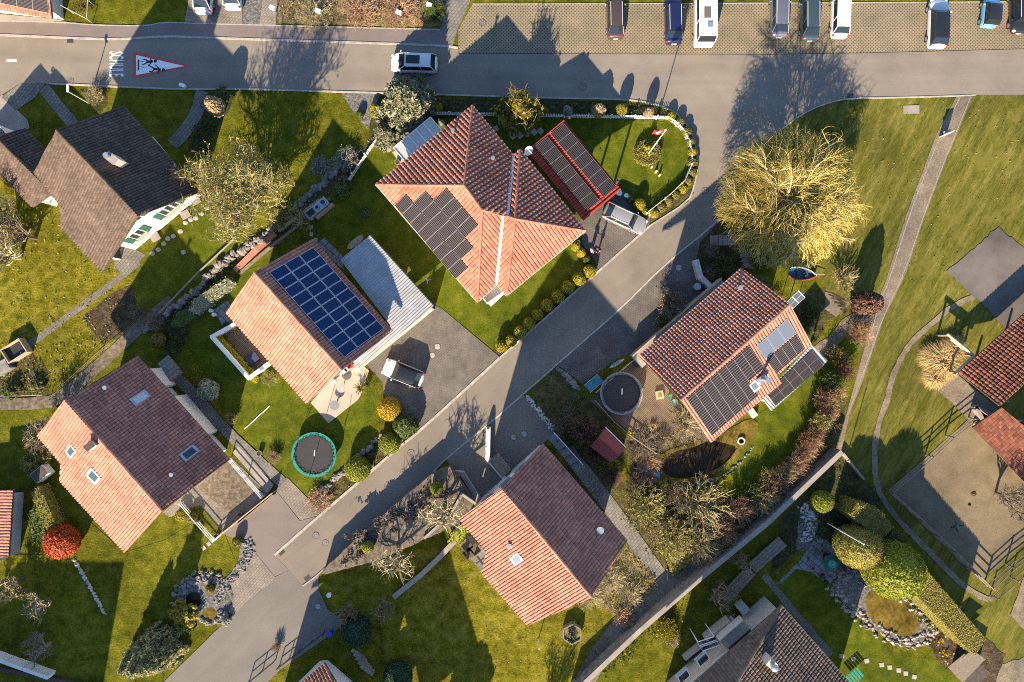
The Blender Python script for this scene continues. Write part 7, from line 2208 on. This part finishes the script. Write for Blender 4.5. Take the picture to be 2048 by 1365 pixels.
# rowing boat
t = thing('rowing_boat', 'blue rowing boat with red and white gunwale on the grass', 'boat', W(1601, 549), R(-8), None, True)
st = [(-1.25,.36,.42),(-1.1,.50,.42),(-.5,.62,.40),(.2,.60,.42),(.8,.40,.48),(1.15,.18,.54),(1.4,.02,.60)]
vs, fs = [], []
for x, w, z in st: vs += [(x,-w,z),(x,-w*.75,.14),(x,0,.05),(x,w*.75,.14),(x,w,z),(x,w*.92,z),(x,w*.66,.19),(x,0,.12),(x,-w*.66,.19),(x,-w*.92,z)]
n = 10
for i in range(len(st)-1):
    for k in range(n): fs.append((i*n+k,(i+1)*n+k,(i+1)*n+(k+1)%n,i*n+(k+1)%n))
fs.append(tuple(range(n))); mb = MB(); mb.add(vs, fs)
M['boat_blue'] = plain('boat_blue', (.012,.07,.14), .4, var=.2)
mb.build('hull', 'boat_blue', t)
for s, mt in ((1,'white'),(-1,'red')):
    mb = MB(); mb.tube([(x, s*w, z+.02) for x, w, z in st], .04, 6); mb.build('gunwale', mt, t)
for x, w in ((-.35,.6),(.45,.52)): mb = MB(); mb.box((x,0,.33), (.24,2*w*.9,.04)); mb.build('thwart', 'wood_dark', t)
mb = MB(); mb.tube([(1.1,.05,.55),(2.3,.3,.3)], .03, 6); mb.build('tow_bar', 'wood_light', t)

# red shed
t = thing('red_shed', 'garden shed with dark red metal gable roof', 'shed', W(1216, 888))
z = 2.0
q = [W(1180,893,z), W(1211,855,z), W(1251,895,z), W(1222,926,z)]
m0, m1 = (W(1196,874,2.5)*.5 + W(1196,874,2.5)*.5), W(1237,911,2.5)
m0 = q[0].lerp(q[1], .52); m1 = q[3].lerp(q[2], .52); m0.z = m1.z = 2.5
for a, b_, c_, d_ in ((q[0], q[3], m1, m0), (m0, m1, q[2], q[1])):
    P = [a, b_, c_, d_]; P = P if (P[1]-P[0]).cross(P[2]-P[0]).z > 0 else P[::-1]; MB().slab(P, .05).build('roof', 'red_metal', t)
cen = sum(q, Vector())/4; mb = MB(); mb.prism([cen.lerp(x, .9) for x in q], 0, 1.98); mb.build('wall', 'wood_dark', t)
mb = MB(); mb.tube([q[1], q[2]], .05, 4); mb.build('gutter', 'white', t)
# hexagonal planter
t = thing('hexagon_planter', 'hexagonal wooden raised planter on the sunny lawn', 'planter', W(1143, 1263))
c = W(1143,1263); mb, s2 = MB(), MB()
P = [(c.x+.98*math.cos(k*1.0472+.5), c.y+.98*math.sin(k*1.0472+.5)) for k in range(6)]
for k in range(6):
    a, b = Vector((*P[k],0)), Vector((*P[(k+1)%6],0)); d = (b-a).normalized(); m = (a+b)/2; mb.box((m.x,m.y,.38+.004*k), ((b-a).length,.12,.76), math.atan2(d.y,d.x))
mb.build('frame', 'wood', t); s2.prism([(c.x+(x-c.x)*.93, c.y+(y-c.y)*.93) for x,y in P], .1, .62); s2.build('soil', 'dry', t)
C = np.column_stack([rng.normal(c.x,.22,140), rng.normal(c.y,.4,140), rng.uniform(.62,.9,140)]); mb = MB(); mb.cards(C, rdir(140)+np.array([0,0,1]), .14); mb.build('foliage', 'leaf_dark', t)
# parasol and garden set in the slab patio
t = thing('green_parasol', 'green parasol table on the shaded slab patio', 'parasol', W(1660, 1124))
p = place(1660,1125,1.2); mb = MB(); vs = [(p.x,p.y,1.75)] + [(p.x+.85*math.cos(k*.785), p.y+.85*math.sin(k*.785), 1.4) for k in range(8)]
M['parasol'] = plain('parasol_green', (.004,.07,.06), .8, var=.2); mb.add(vs, [(0,1+k,1+(k+1)%8) for k in range(8)]); mb.build('canopy', 'parasol', t)
mb = MB(); mb.tube([(p.x,p.y,1.66),(p.x,p.y,1.80)], .42, 20, .36); mb.build('vent_cap', 'plastic_green', t)
mb = MB(); mb.tube([(p.x,p.y,0),(p.x,p.y,1.9)], .03, 6); mb.build('pole', 'white', t)
mb = MB(); mb.cyl((p.x,p.y,.70), .55, .04, 20); mb.build('table_top', 'wood_dark', t)
def chair(px, py, rz, label, mat, s=.5, group=None):
    p = W(px, py); t = thing('garden_chair', label, 'chair', (p.x,p.y,0), rz, group, True)
    mb = MB(); mb.box((0,0,.45), (s,s,.05)); mb.build('seat', mat, t)
    mb = MB(); mb.box((-s/2,0,.72), (.05,s,.5)); mb.build('backrest', mat, t)
    for a in (-1,1):
        for b in (-1,1): mb = MB(); mb.tube([(a*s*.44,b*s*.44,0),(a*s*.44,b*s*.44,.44)], .02, 5); mb.build('leg', 'steel_dark', t)
G = 'garden chairs'
chair(1648,1108,R(60),'dark chair above the green parasol','black',.55,G)
chair(1684,1122,R(180),'dark brown chair right of the green parasol','wood_dark',.6,G)
chair(1679,1135,R(180),'second dark brown chair right of the green parasol','wood_dark',.55,G)
chair(1640,1150,R(-60),'dark chair below the green parasol','black',.5,G)
for i, (x, y, r, mt, lb) in enumerate(((1622,1134,.2,'tile_orange','terracotta pot left of the green parasol'),(1650,1163,.22,'black','dark pot at the lawn edge of the slab patio'),(1266,786,.0,'black','x'),(1237,388,.28,'white','white planter at the red carport corner'),(1251,393,.2,'white','white pot right of the carport corner planter'),(1257,398,.17,'white','smaller white pot right of the carport corner planter'),(796,327,.24,'stone','round stone pot on the lawn below the glass patio roof'),(455,650,.25,'cloth_navy','dark blue pot in the sunken patio'),(521,906,.26,'stone','round stone on the path edge'),(483,1027,.2,'stone','round pot on the pebble terrace'),(436,1070,.22,'stone','stone pot at the terrace railing corner'),(604,445,.24,'stone','round pot beside the outdoor kitchen'),(1156,486,.18,'white','white pot at the hip roof corner'),(1150,488,.14,'white','small white pot at the hip roof corner'),(1372,790,.0,'white','x'),(660,1188,.22,'white','white lamp globe at the shaded lane edge'),(664,1262,.24,'blue','bright blue barrel beside the slab steps'),(1390,575,.34,'steel','pale water barrel in the shaded drive corner'),(1408,567,.30,'cloth_navy','dark blue water barrel beside the pale barrel'),(1338,792,.16,'plastic_green','small green pot on the deck'),(425,622,.18,'white','round white lamp by the slab corner, upper'),(431,630,.18,'white','round white lamp by the slab corner, lower'),(1300,430,.2,'white','white stone figure at the lower end of the fence'),(1305,434,.18,'white','white stone at the lower end of the fence'))):
    if r == 0: continue
    w = W(x, y); t = thing('plant_pot', lb, 'pot', (w.x,w.y,0), 0, 'pots, barrels and lamps in the gardens', True)
    hgt = .9 if 'barrel' in lb else .45
    mb = MB(); mb.tube([(0,0,0),(0,0,hgt*.6),(0,0,hgt)], r*.8, 14, r); mb.build('body', mt, t)
    mb = MB(); mb.ring((0,0,hgt-.03), r*1.08, r*.85, .05, 18); mb.build('rim', mt, t)
    if mt in ('stone','tile_orange','black','cloth_navy') and 'barrel' not in lb: mb = MB(); mb.cyl((0,0,hgt-.06), r*.84, .07, 14); mb.build('soil', 'soil', t)
# outdoor kitchen
t = thing('outdoor_kitchen', 'outdoor kitchen counter with kettle grill under the bank', 'outdoor kitchen', W(636, 420))
a = R(40); c = W(638,420); mb = MB(); mb.box((c.x,c.y,.42), (2.5,.75,.84), a); mb.build('counter', 'wall_grey', t); mb = MB(); mb.box((c.x,c.y,.865), (2.6,.85,.05), a); mb.build('worktop', 'steel', t)
for k, mt, r in ((.85,'steel_dark',.3),(.1,'black',.22)):
    x, y = c.x+math.cos(a)*k, c.y+math.sin(a)*k; mb = MB(); mb.cyl((x,y,.9), r, .12, 20); mb.build('grill', mt, t)
    mb = MB(); mb.ring((x,y,1.0), r*1.1, r*.8, .05, 20); mb.build('grill_rim', 'steel', t)
mb = MB(); mb.box((c.x-math.cos(a)*.7, c.y-math.sin(a)*.7, .92), (.8,.6,.06), a); mb.build('hob', 'black', t)
w = W(652,424); mb = MB(); mb.box((w.x,w.y,.3), (2.2,.25,.6), a); tag(mb.build('garden_bench', 'wood_light', None, w), 'narrow pale bench in front of the outdoor kitchen', 'bench')
# oval garden table near the metal carport
t = thing('oval_table', 'oval table half hidden by the ribbed metal roof', 'table', W(712, 490)); w = W(714,487)
mb = MB(); mb.tube([(w.x,w.y,.70),(w.x,w.y,.74)], 1.0, 24); mb.v = [(w.x+(x-w.x)*math.cos(R(40))*1-(y-w.y)*.35*math.sin(R(40)), w.y+(x-w.x)*math.sin(R(40))+(y-w.y)*.35*math.cos(R(40)), z) for x,y,z in mb.v]; mb.build('table_top', 'wood_light', t)
for k in (-.5,.5): mb = MB(); mb.tube([(w.x+k*.6,w.y+k*.5,0),(w.x+k*.6,w.y+k*.5,.7)], .04, 6); mb.build('leg', 'wood', t)
# circles on the cream patio
for x, y, lb in ((683,776,'round grey table on the cream patio nearer the house'),(669,811,'round pale grey table on the cream patio nearer the lawn')):
    t = thing('round_table', lb, 'table', W(x,y), 0, 'round patio tables'); p = place(x,y,.7)
    mb = MB(); mb.cyl((p.x,p.y,.70), .48, .035, 32); mb.build('table_top', 'net_grey' if y > 800 else 'lid', t); mb = MB(); mb.tube([(p.x,p.y,0),(p.x,p.y,.7)], .05, 8); mb.build('leg', 'steel', t)
w0, w1 = W(681,790), W(673,808); mb = MB(); mb.tube([w0+Vector((0,0,.05)), w1+Vector((0,0,.05))], .07, 6); tag(mb.build('patio_strip', 'net_grey', None, w0), 'grey bar between the two round patio tables', 'bar')
t = thing('folding_chairs', 'two folded garden chairs against the orange roof edge', 'chairs', W(700,735))
for x, y in ((668,765),(690,742),(697,738)): w = W(x,y); mb = MB(); mb.box((w.x,w.y,.4), (.6,.45,.07), R(40)); mb.build('seat', 'wall_grey', t)
w = W(703,731); t = thing('red_chair', 'small bright red garden chair at the carport corner', 'chair', (w.x,w.y,0), R(30), None, True); mb = MB(); mb.box((0,0,.45), (.5,.5,.06)); mb.build('seat','red',t); mb = MB(); mb.box((-.22,0,.75),(.06,.5,.55)); mb.build('backrest','red',t)
# sunken patio furniture
w = W(507,718); t = thing('sun_lounger', 'dark blue lounger in the sunken patio', 'sun lounger', (w.x,w.y,0), R(35), None, True); mb = MB(); mb.box((0,0,.3),(1.2,.9,.14)); mb.build('cushion','cloth_navy',t); mb = MB(); mb.box((0,0,.18),(1.3,1,.08)); mb.build('frame','steel_dark',t)
# terrace set of the gable house
G = 'seats on the small terrace of the gable house'
for x, y, rz, lb in ((936,1090,40,'dark lounge chair on the small terrace of the gable house, nearest the hedge'),(938,1104,40,'dark lounge chair on the small terrace of the gable house, lower'),(950,1096,130,'dark lounge chair on the small terrace of the gable house, nearest the roof')): chair(x, y, R(rz), lb, 'wood_dark', .85, G)
sheet('path', 'path_grey', [(918,1090),(940,1070),(996,1130),(966,1148)])
t = thing('parasol_base', 'black cross shaped parasol base on the small terrace', 'parasol base', W(960,1122)); w = W(960,1122)
for k in (0,1): mb = MB(); mb.box((w.x,w.y,.06+.03*k),(1.0,.1,.05),R(35+90*k)); mb.build('bar','black',t)
# bin shelter
t = thing('bin_shelter', 'grey flat roofed bin shelter in the shaded drive', 'shelter', W(999, 928)); w = W(1000,927)
mb = MB(); mb.box((w.x,w.y,1.25),(1.15,2.1,.08),R(40)); mb.build('roof','wood',t); mb = MB(); mb.box((w.x,w.y,.6),(1.0,1.9,1.2),R(40)); mb.build('body','wall_grey',t)
w = W(977,853); mb = MB(); mb.box((w.x,w.y,.55),(.25,.3,1.1)); tag(mb.build('letter_box','steel_dark',None,w),'dark letter box on the end of the bent concrete wall','letter box')
# cold frame, beds, compost
t = thing('cold_frame', 'white walled garden box with dark lid beside the skylight house', 'cold frame', W(92, 942)); a = R(40); w = W(92,945)
mb = MB(); mb.box((w.x,w.y,.5),(1.5,1.1,1.0),a); mb.build('box','wall_white',t); mb = MB(); mb.box((w.x,w.y,1.03),(1.4,1.0,.05),a); mb.build('lid','wood_dark',t)
w = W(92,917); mb = MB(); mb.box((w.x,w.y,.45),(1.3,.35,.06),a); b_ = MB(); t = thing('green_bench','pale green bench at the corner of the skylight house','bench',(w.x,w.y,0)); mb.build('seat','shutter',t)
for k in (-.5,.5): mb = MB(); mb.box((w.x+k*math.cos(a),w.y+k*math.sin(a),.21),(.1,.3,.42),a); mb.build('leg','wood',t)
t = thing('raised_bed', 'tall dark raised bed with pale rim in the left meadow', 'raised bed', W(38,703)); a = R(32); w = W(40,702)
mb = MB()
for dx, dy, sx, sy in ((0,.75,2.2,.1),(0,-.75,2.2,.1),(1.05,0,.1,1.4),(-1.05,0,.1,1.4)):
    mb.box((w.x+dx*math.cos(a)-dy*math.sin(a), w.y+dx*math.sin(a)+dy*math.cos(a), .45+.003*abs(dx)),(sx,sy,.9),a)
mb.build('boards','wood_light',t); mb = MB(); mb.box((w.x,w.y,.3),(2.0,1.4,.4),a); mb.build('soil','black',t)
t = thing('compost_crate', 'slatted grey compost crates at the left edge', 'compost crate', W(12,735)); w = W(14,735)
for k in range(6): mb = MB(); mb.box((w.x,w.y,.1+.15*k),(1.6,1.1,.08),R(32)); mb.build('slat','stone',t)
w = W(302,1300); t = thing('compost_bin','open wooden compost frame beside the bottom left conifer','compost frame',w); mb = MB()
for dx, dy, sx, sy in ((0,.8,1.7,.1),(.8,0,.1,1.5),(0,-.8,1.7,.1),(-.8,0,.1,1.5)):
    a = R(-55); mb.box((w.x+dx*math.cos(a)-dy*math.sin(a), w.y+dx*math.sin(a)+dy*math.cos(a), .4+.003*abs(dx)),(sx,sy,.8),a)
mb.build('boards','wood',t); mb = MB(); mb.box((w.x,w.y,.2),(1.4,1.4,.4),a); mb.build('compost','soil',t)
t = thing('white_hoarding', 'white board fence at the bottom left edge', 'fence', W(50,1325))
for k, (a, b) in enumerate((((-40,1290),(28,1315)),((28,1315),(62,1327)),((62,1327),(112,1345)))):
    A, B = W(*a), W(*b); d = (B-A).normalized(); m = (A+B)/2; mb = MB(); mb.box((m.x,m.y,.6),((B-A).length-.05,.35,1.2),math.atan2(d.y,d.x)); mb.build('panel','wall_white',t)
solidwall('dark_edging', [(0,1335),(70,1350),(200,1375)], .4, .3, 'wood_dark', 'dark kerb below the white board fence')
# metal lean frame, glass table, vaulting bench etc. on the right deck
t = thing('glass_table', 'turquoise glass topped table frame beside the black trampoline', 'table', W(1185,765)); a = R(40); w = W(1186,766)
M['glass_blue'] = plain('turquoise_glass', (.03,.14,.19), .15, var=.3, scale=2); mb = MB(); mb.box((w.x,w.y,.8),(1.7,.9,.04),a); mb.build('table_top','glass_blue',t)
mb = MB()
for s in (-1,1): mb.box((w.x-s*.45*math.sin(a),w.y+s*.45*math.cos(a),.79),(1.75,.06,.06),a)
mb.build('frame','alu',t)
for s in (-1,1):
    for q_ in (-1,1): mb = MB(); x, y = s*.8, q_*.4; mb.tube([(w.x+x*math.cos(a)-y*math.sin(a), w.y+x*math.sin(a)+y*math.cos(a), 0),(w.x+x*math.cos(a)-y*math.sin(a), w.y+x*math.sin(a)+y*math.cos(a), .78)], .03, 5); mb.build('leg','alu',t)
t = thing('kayak', 'pale blue canoe leaning on the deck edge', 'canoe', W(1232,727), R(32), None, True); mb = MB(); mb.ell((0,0,.5),(.85,.22,.16),16,8); mb.build('hull','net_grey',t); mb = MB(); mb.tube([(-.8,0,.6),(.8,0,.6)],.05,5); mb.build('deck_strip','alu',t)
w = W(1318,790); t = thing('sandbox_toy','square pale planter with green plants on the deck','planter',(w.x,w.y,0),R(10),None,True); mb = MB(); mb.box((0,0,.2),(.75,.8,.4)); mb.build('box','wood_light',t); mb = MB(); mb.box((0,0,.41),(.35,.4,.05)); mb.build('foliage','leaf_lime',t)
w = W(1348,805); t = thing('green_tub','round green tub with pale contents under the roof edge','tub',(w.x,w.y,0),0,None,True); mb = MB(); mb.ring((0,0,0),.36,.28,.3,20); mb.build('rim','plastic_green',t); mb = MB(); mb.cyl((0,0,.02),.29,.15,20); mb.build('contents','lid',t)
w = W(1262,866); t = thing('yellow_toy','bright yellow star shaped toy on the deck','toy',(w.x,w.y,0),0,None,True); mb = MB()
for k in range(5): mb.box((.12*math.cos(k*1.257),.12*math.sin(k*1.257),.1),(.26,.12,.1),k*1.257)
mb.build('arms','leaf_gold',t); mb = MB(); mb.ell((0,0,.14),(.12,.12,.08),10,6); mb.build('hub','leaf_gold',t)
t = thing('pond_skimmer','long handled blue pond net lying on the small deck','pond net',W(1290,945)); A, B = W(1266,936,.08), W(1310,948,.10); mb = MB(); mb.tube([A,B],.03,5); mb.build('handle','alu',t); mb = MB(); mb.ell((W(1316,950).x,W(1316,950).y,.12),(.2,.32,.06),14,6); mb.build('net','lightblue',t)
w = W(1481,882); t = thing('round_stone_bowl','pale grey bowl at the pond edge','bowl',(w.x,w.y,0),0,None,True); mb = MB(); mb.ring((0,0,0),.38,.26,.3,18); mb.build('rim','stone_light',t); mb = MB(); mb.cyl((0,0,.03),.27,.1,16); mb.build('water','water',t)
w = W(1503,826); t = thing('cushioned_bench','grey cushioned seat with orange flowers at the veranda','bench',(w.x,w.y,0),R(35),None,True); mb = MB(); mb.box((0,0,.4),(.6,.9,.12)); mb.build('cushion','wall_grey',t); mb = MB(); mb.box((0,0,.2),(.62,.92,.3)); mb.build('frame','wood',t)
t = thing('glass_frame_greenhouse','small wire and glass greenhouse frame at the terrace house corner','greenhouse',W(1592,597)); z = 1.6
q = [W(1572,606,z),W(1597,582,z),W(1610,595,z),W(1586,617,z)]; mb = MB()
for i in range(4): mb.tube([q[i],q[(i+1)%4]],.035,4); mb.tube([(q[i].x,q[i].y,0),q[i]],.035,4)
mb.tube([q[0].lerp(q[1],.5),q[3].lerp(q[2],.5)],.03,4); mb.tube([q[0].lerp(q[3],.5),q[1].lerp(q[2],.5)],.03,4); mb.build('frame','alu',t)
MB().slab(q if (q[1]-q[0]).cross(q[2]-q[0]).z > 0 else q[::-1], .02).build('pane','slate_pane',t)
# right side bits
w = W(1884,272); t = thing('info_board','pale slanted board standing at the concrete path','sign board',(w.x,w.y,0),R(20),None,True); mb = MB(); mb.box((0,.1,.9),(.75,.35,.05)); mb.build('board','lid',t); mb = MB(); mb.box((0,-.05,.5),(.8,.08,1.9)); mb.build('back_panel','wall_grey',t)
t = thing('board_shelter','bent roof board beside the path post','x',W(0,0)); bpy.data.objects.remove(t)
t = thing('plank_hut','grey plank roofed hut at the bottom right corner','hut',W(1930,1345)); z = 2.0
for q in ([(1896,1335),(1935,1303),(1965,1325),(1925,1366)],[(1925,1316),(1945,1300),(1972,1320),(1952,1332)]):
    P = [W(x,y,z) for x,y in q]; P = P if (P[1]-P[0]).cross(P[2]-P[0]).z > 0 else P[::-1]; MB().slab(P,.06).build('roof','wood',t); z += .25
mb = MB(); mb.prism([W(1900,1338,0),W(1932,1312,0),W(1955,1328,0),W(1922,1358,0)],0,1.9); mb.build('wall','wood_dark',t)
t = thing('green_table','turquoise slatted table beside the dark roofed house','table',W(1690,1340)); w = W(1700,1348)
for k in range(6): mb = MB(); mb.box((w.x-.6+.24*k,w.y+.2*k-.5,.7),(.2,1.1,.04),R(40)); mb.build('slat','plastic_green',t)
w = W(1912,1053); t = thing('court_ball','small green ball with crossed dark bars on the riding court','ball',(w.x,w.y,0),0,None,True); mb = MB(); mb.ell((0,0,.18),(.18,.18,.18),12,8); mb.build('ball','plastic_green',t)
for k in (0,1): mb = MB(); mb.box((0,0,.04+.03*k),(1.1,.09,.05),R(10+90*k)); mb.build('bar','black',t)
for i,(x,y,s) in enumerate(((1946,988,.3),(1938,1010,.18))):
    w = W(x,y); mb = MB(); mb.ell((0,0,.08),(s,s*.7,.1),10,6,.2); o = mb.build('dung_heap','soil',None,(0,0,0)); o.location = (w.x,w.y,0); tag(o, ('larger dark heap on the riding court sand','smaller dark heap on the riding court sand')[i],'heap','dark heaps on the court')
for i,(x,y) in enumerate(((1302,336),(1311,345),(1318,352),(1298,330))):
    w = W(x,y); t = thing('garden_figure', f'small pale garden figure on the flagpole lawn, {ORD[i]} from the top right' if i else 'small pale garden figure on the flagpole lawn, nearest the round hedge', 'garden figure',(w.x,w.y,0),0,'garden figures on the flagpole lawn',True)
    mb = MB(); mb.tube([(0,0,0),(0,0,.3),(0,0,.45)],.14,10,.09); mb.build('body','leaf_pink',t); mb = MB(); mb.ell((0,0,.52),(.1,.1,.1),10,6); mb.build('head','white',t)
# letter boxes and signs at the top road
for i,(x,y,lb) in enumerate(((642,32,'white letter box on the top verge'),(552,26,'grey post with a small sign at the top driveway'),(801,35,'small white sign on the top verge right part'),(861,20,'grey sign post beside the green bin'),(375,179,'white box at the lawn edge of the white house'))):
    w = W(x,y); t = thing('letter_box', lb, 'letter box',(w.x,w.y,0),R(-20),'letter boxes and small signs',True); mb = MB(); mb.box((0,0,1.0),(.55,.32,.35)); mb.build('box','white',t); mb = MB(); mb.tube([(0,0,0),(0,0,.9)],.05,6); mb.build('post','steel',t)
w = W(866,32); t = thing('green_bin','green waste bin at the right end of the top verge','waste bin',(w.x,w.y,0),R(10),None,True); mb = MB(); mb.box((0,0,.5),(.6,.6,1.0)); mb.build('body','plastic_green',t); mb = MB(); mb.box((0,0,1.03),(.64,.66,.06)); mb.build('lid','leaf_green',t)
w = W(842,46); mb = MB(); mb.tube([(0,0,0),(0,0,.5)],.12,10,.08); t = thing('hydrant','small red hydrant on the top verge','hydrant',(w.x,w.y,0),0,None,True); mb.build('body','red',t); mb = MB(); mb.ell((0,0,.52),(.1,.1,.08),8,6); mb.build('cap','red',t)
# metal rings along the bank
for i,(x,y) in enumerate(((695,304),(680,318),(665,328))):
    w = W(x,y); mb = MB()
    pts = [(.32*math.cos(k*.52),.28*math.sin(k*.52),.5) for k in range(13)]; mb.tube(pts,.05,5); mb.tube([(.3,0,0),(.3,0,.5)],.03,4); o = mb.build('metal_ring','concrete',None,(0,0,0)); o.location = (w.x,w.y,0); tag(o, f'pale ring shaped garden ornament on the bank, {ORD[i]} from the top','garden ornament','ring ornaments on the bank')
# low posts and trellis beside the white house, red pallet
t = thing('red_pallet','red slatted pallet lying under the big budding tree','pallet',W(470,430)); w = W(470,432)
for k in range(6): mb = MB(); mb.box((w.x-.55+.22*k,w.y+.10*k-.25,.12),(.14,1.2,.05),R(-25)); mb.build('slat','red_metal',t)
t = thing('stove_pipe_cabinet','dark narrow cabinet standing by the roof of the white house','cabinet',W(236,512)); w = W(238,510); mb = MB(); mb.box((w.x,w.y,.9),(.35,.9,1.8),R(10)); mb.build('body','black',t); mb = MB(); mb.box((w.x,w.y-.45,.9),(.4,.06,1.9),R(10)); mb.build('front','wall_white',t)
for i,(x,y,a) in enumerate(((372,430,20),(392,402,40),(312,475,20))):
    w = W(x,y); mb = MB(); mb.box((0,0,.12),(.9,.7,.24),R(30)); o = mb.build('light_well','concrete',None,(0,0,0)); o.location=(w.x,w.y,0); tag(o, ('grey light well cover at the white facade, middle','grey light well cover at the white facade, right end','grey light well cover at the white facade, left end')[i],'light well','light wells of the white house')

# what stands on the gravel terrace is lifted with it
for o in list(COL.objects):
    lb = o.get('label', '')
    if o.parent is None and any(k in lb for k in ('left corner of the gable house', 'end of the low stone wall', 'tip of the gravel garden', 'tufted ball in the gravel', 'around the fruit tree bed')):
        o.location = Vector((o.location.x, o.location.y, 0))*((CAMH-BEDH)/CAMH) + Vector((0, 0, o.location.z + BEDH))
# ================================================================== PEOPLE
def person(px, py, rz, top, trousers, hair, label, lean=0.0, arm=0.3, hs=1.0):
    w = W(px, py); t = thing('person', label, 'person', (w.x, w.y, .04), rz, None, True); t.scale = (hs, hs, hs)
    V, E, Rr = [], [], []
    def n(p, r, a=None):
        V.append(p); Rr.append(r); i = len(V)-1
        if a is not None: E.append((a, i))
        return i
    def skin(name, mat, root, sub=2):
        me = bpy.data.meshes.new(name); me.from_pydata(V, E, []); o = link(name, me, mat, t)
        m = o.modifiers.new('skin', 'SKIN'); m.use_smooth_shade = True
        for k, sv in enumerate(me.skin_vertices[0].data): sv.radius = (Rr[k], Rr[k]*(.78 if Rr[k] > .1 else 1)); sv.use_root = k == root
        s = o.modifiers.new('smooth', 'SUBSURF'); s.levels = s.render_levels = sub
        V.clear(); E.clear(); Rr.clear()
        return o
    pv = n((0,0,.95), .15); ch = n((0,.0,1.24), .165, pv); nk = n((0,.01,1.47), .06, ch); hd = n((0,.03,1.56), .085, nk); ht = n((0,.02,1.68), .088, hd); n((0,.015,1.745), .05, ht)
    n((0,.125,1.60), .018, hd)
    hands = []
    for s in (-1, 1):
        sh = n((s*.19,0,1.40), .065, ch); el = n((s*.26,-.02,1.13), .047, sh); wr = n((s*(.24-arm*.2),.14+arm*.2,.98+arm*.2), .032, el); pa = n((s*(.23-arm*.25),.20+arm*.2,.94+arm*.22), .034, wr)
        for q, (dx, L) in enumerate(((-.030,.075),(-.010,.09),(.010,.085),(.028,.065))):
            f1 = n((V[pa][0]+dx, V[pa][1]+L*.6, V[pa][2]-.015), .010, pa); n((V[pa][0]+dx, V[pa][1]+L, V[pa][2]-.05), .008, f1)
        th = n((V[pa][0]-s*.045, V[pa][1]+.02, V[pa][2]+.005), .011, pa); n((V[pa][0]-s*.055, V[pa][1]+.055, V[pa][2]-.01), .009, th)
        hp = n((s*.09,0,.88), .095, pv); kn = n((s*.11,.03,.49), .062, hp); an = n((s*.11,-.01,.10), .043, kn); n((s*.13,.14,.045), .038, an)
    skin('body', 'skin', 0)
    pv = n((0,0,.98), .165); ch = n((0,0,1.24), .185, pv); n((0,.0,1.42), .09, ch)
    for s in (-1, 1): sh = n((s*.195,0,1.405), .078, ch); el = n((s*.262,-.02,1.13), .058, sh); n((s*(.245-arm*.2),.12+arm*.2,.99+arm*.2), .042, el)
    skin('shirt', top, 0)
    pv = n((0,0,.97), .155)
    for s in (-1, 1): hp = n((s*.095,0,.87), .108, pv); kn = n((s*.112,.03,.49), .073, hp); n((s*.112,-.01,.12), .058, kn)
    skin('trousers', trousers, 0)
    mb = MB(); mb.ell((0,-.005,1.70), (.098,.112,.085), 14, 10); mb.ell((0,-.06,1.63), (.09,.06,.10), 12, 8); mb.build('hair', hair, t, None, True)
    for s in (-1, 1): mb = MB(); mb.ell((s*.034,.112,1.625), (.014,.010,.009), 8, 6); mb.build('eye', 'black', t)
    for s in (-1, 1): mb = MB(); mb.ell((s*.088,.015,1.60), (.012,.022,.032), 8, 6); mb.build('ear', 'skin', t)
    mb = MB(); mb.ell((0,.108,1.565), (.026,.010,.007), 8, 6); mb.build('mouth', 'lamp_red', t)
    for s in (-1, 1): mb = MB(); mb.ell((s*.125,.06,.045), (.05,.14,.05), 10, 6); mb.build('shoe', 'black', t)
M['check'] = None
def checkmat():
    m, t, b = _new('checked_cloth'); b.inputs["Roughness"].default_value = .9
    c = t.nodes.new("ShaderNodeTexChecker"); c.inputs["Scale"].default_value = 9; c.inputs["Color1"].default_value = (.45,.45,.48,1); c.inputs["Color2"].default_value = (.02,.02,.03,1)
    t.links.new(_pos(t, False), c.inputs["Vector"]); t.links.new(c.outputs[0], b.inputs["Base Color"]); return m
M['check'] = checkmat()
person(1181, 505, R(-60), 'check', 'cloth_navy', 'hair_grey', 'person in a black and white checked shirt standing in the shaded drive')
person(1196, 506, R(70), 'cloth_black', 'cloth_black', 'hair_dark', 'person in dark clothes standing at the shadow edge in the drive')
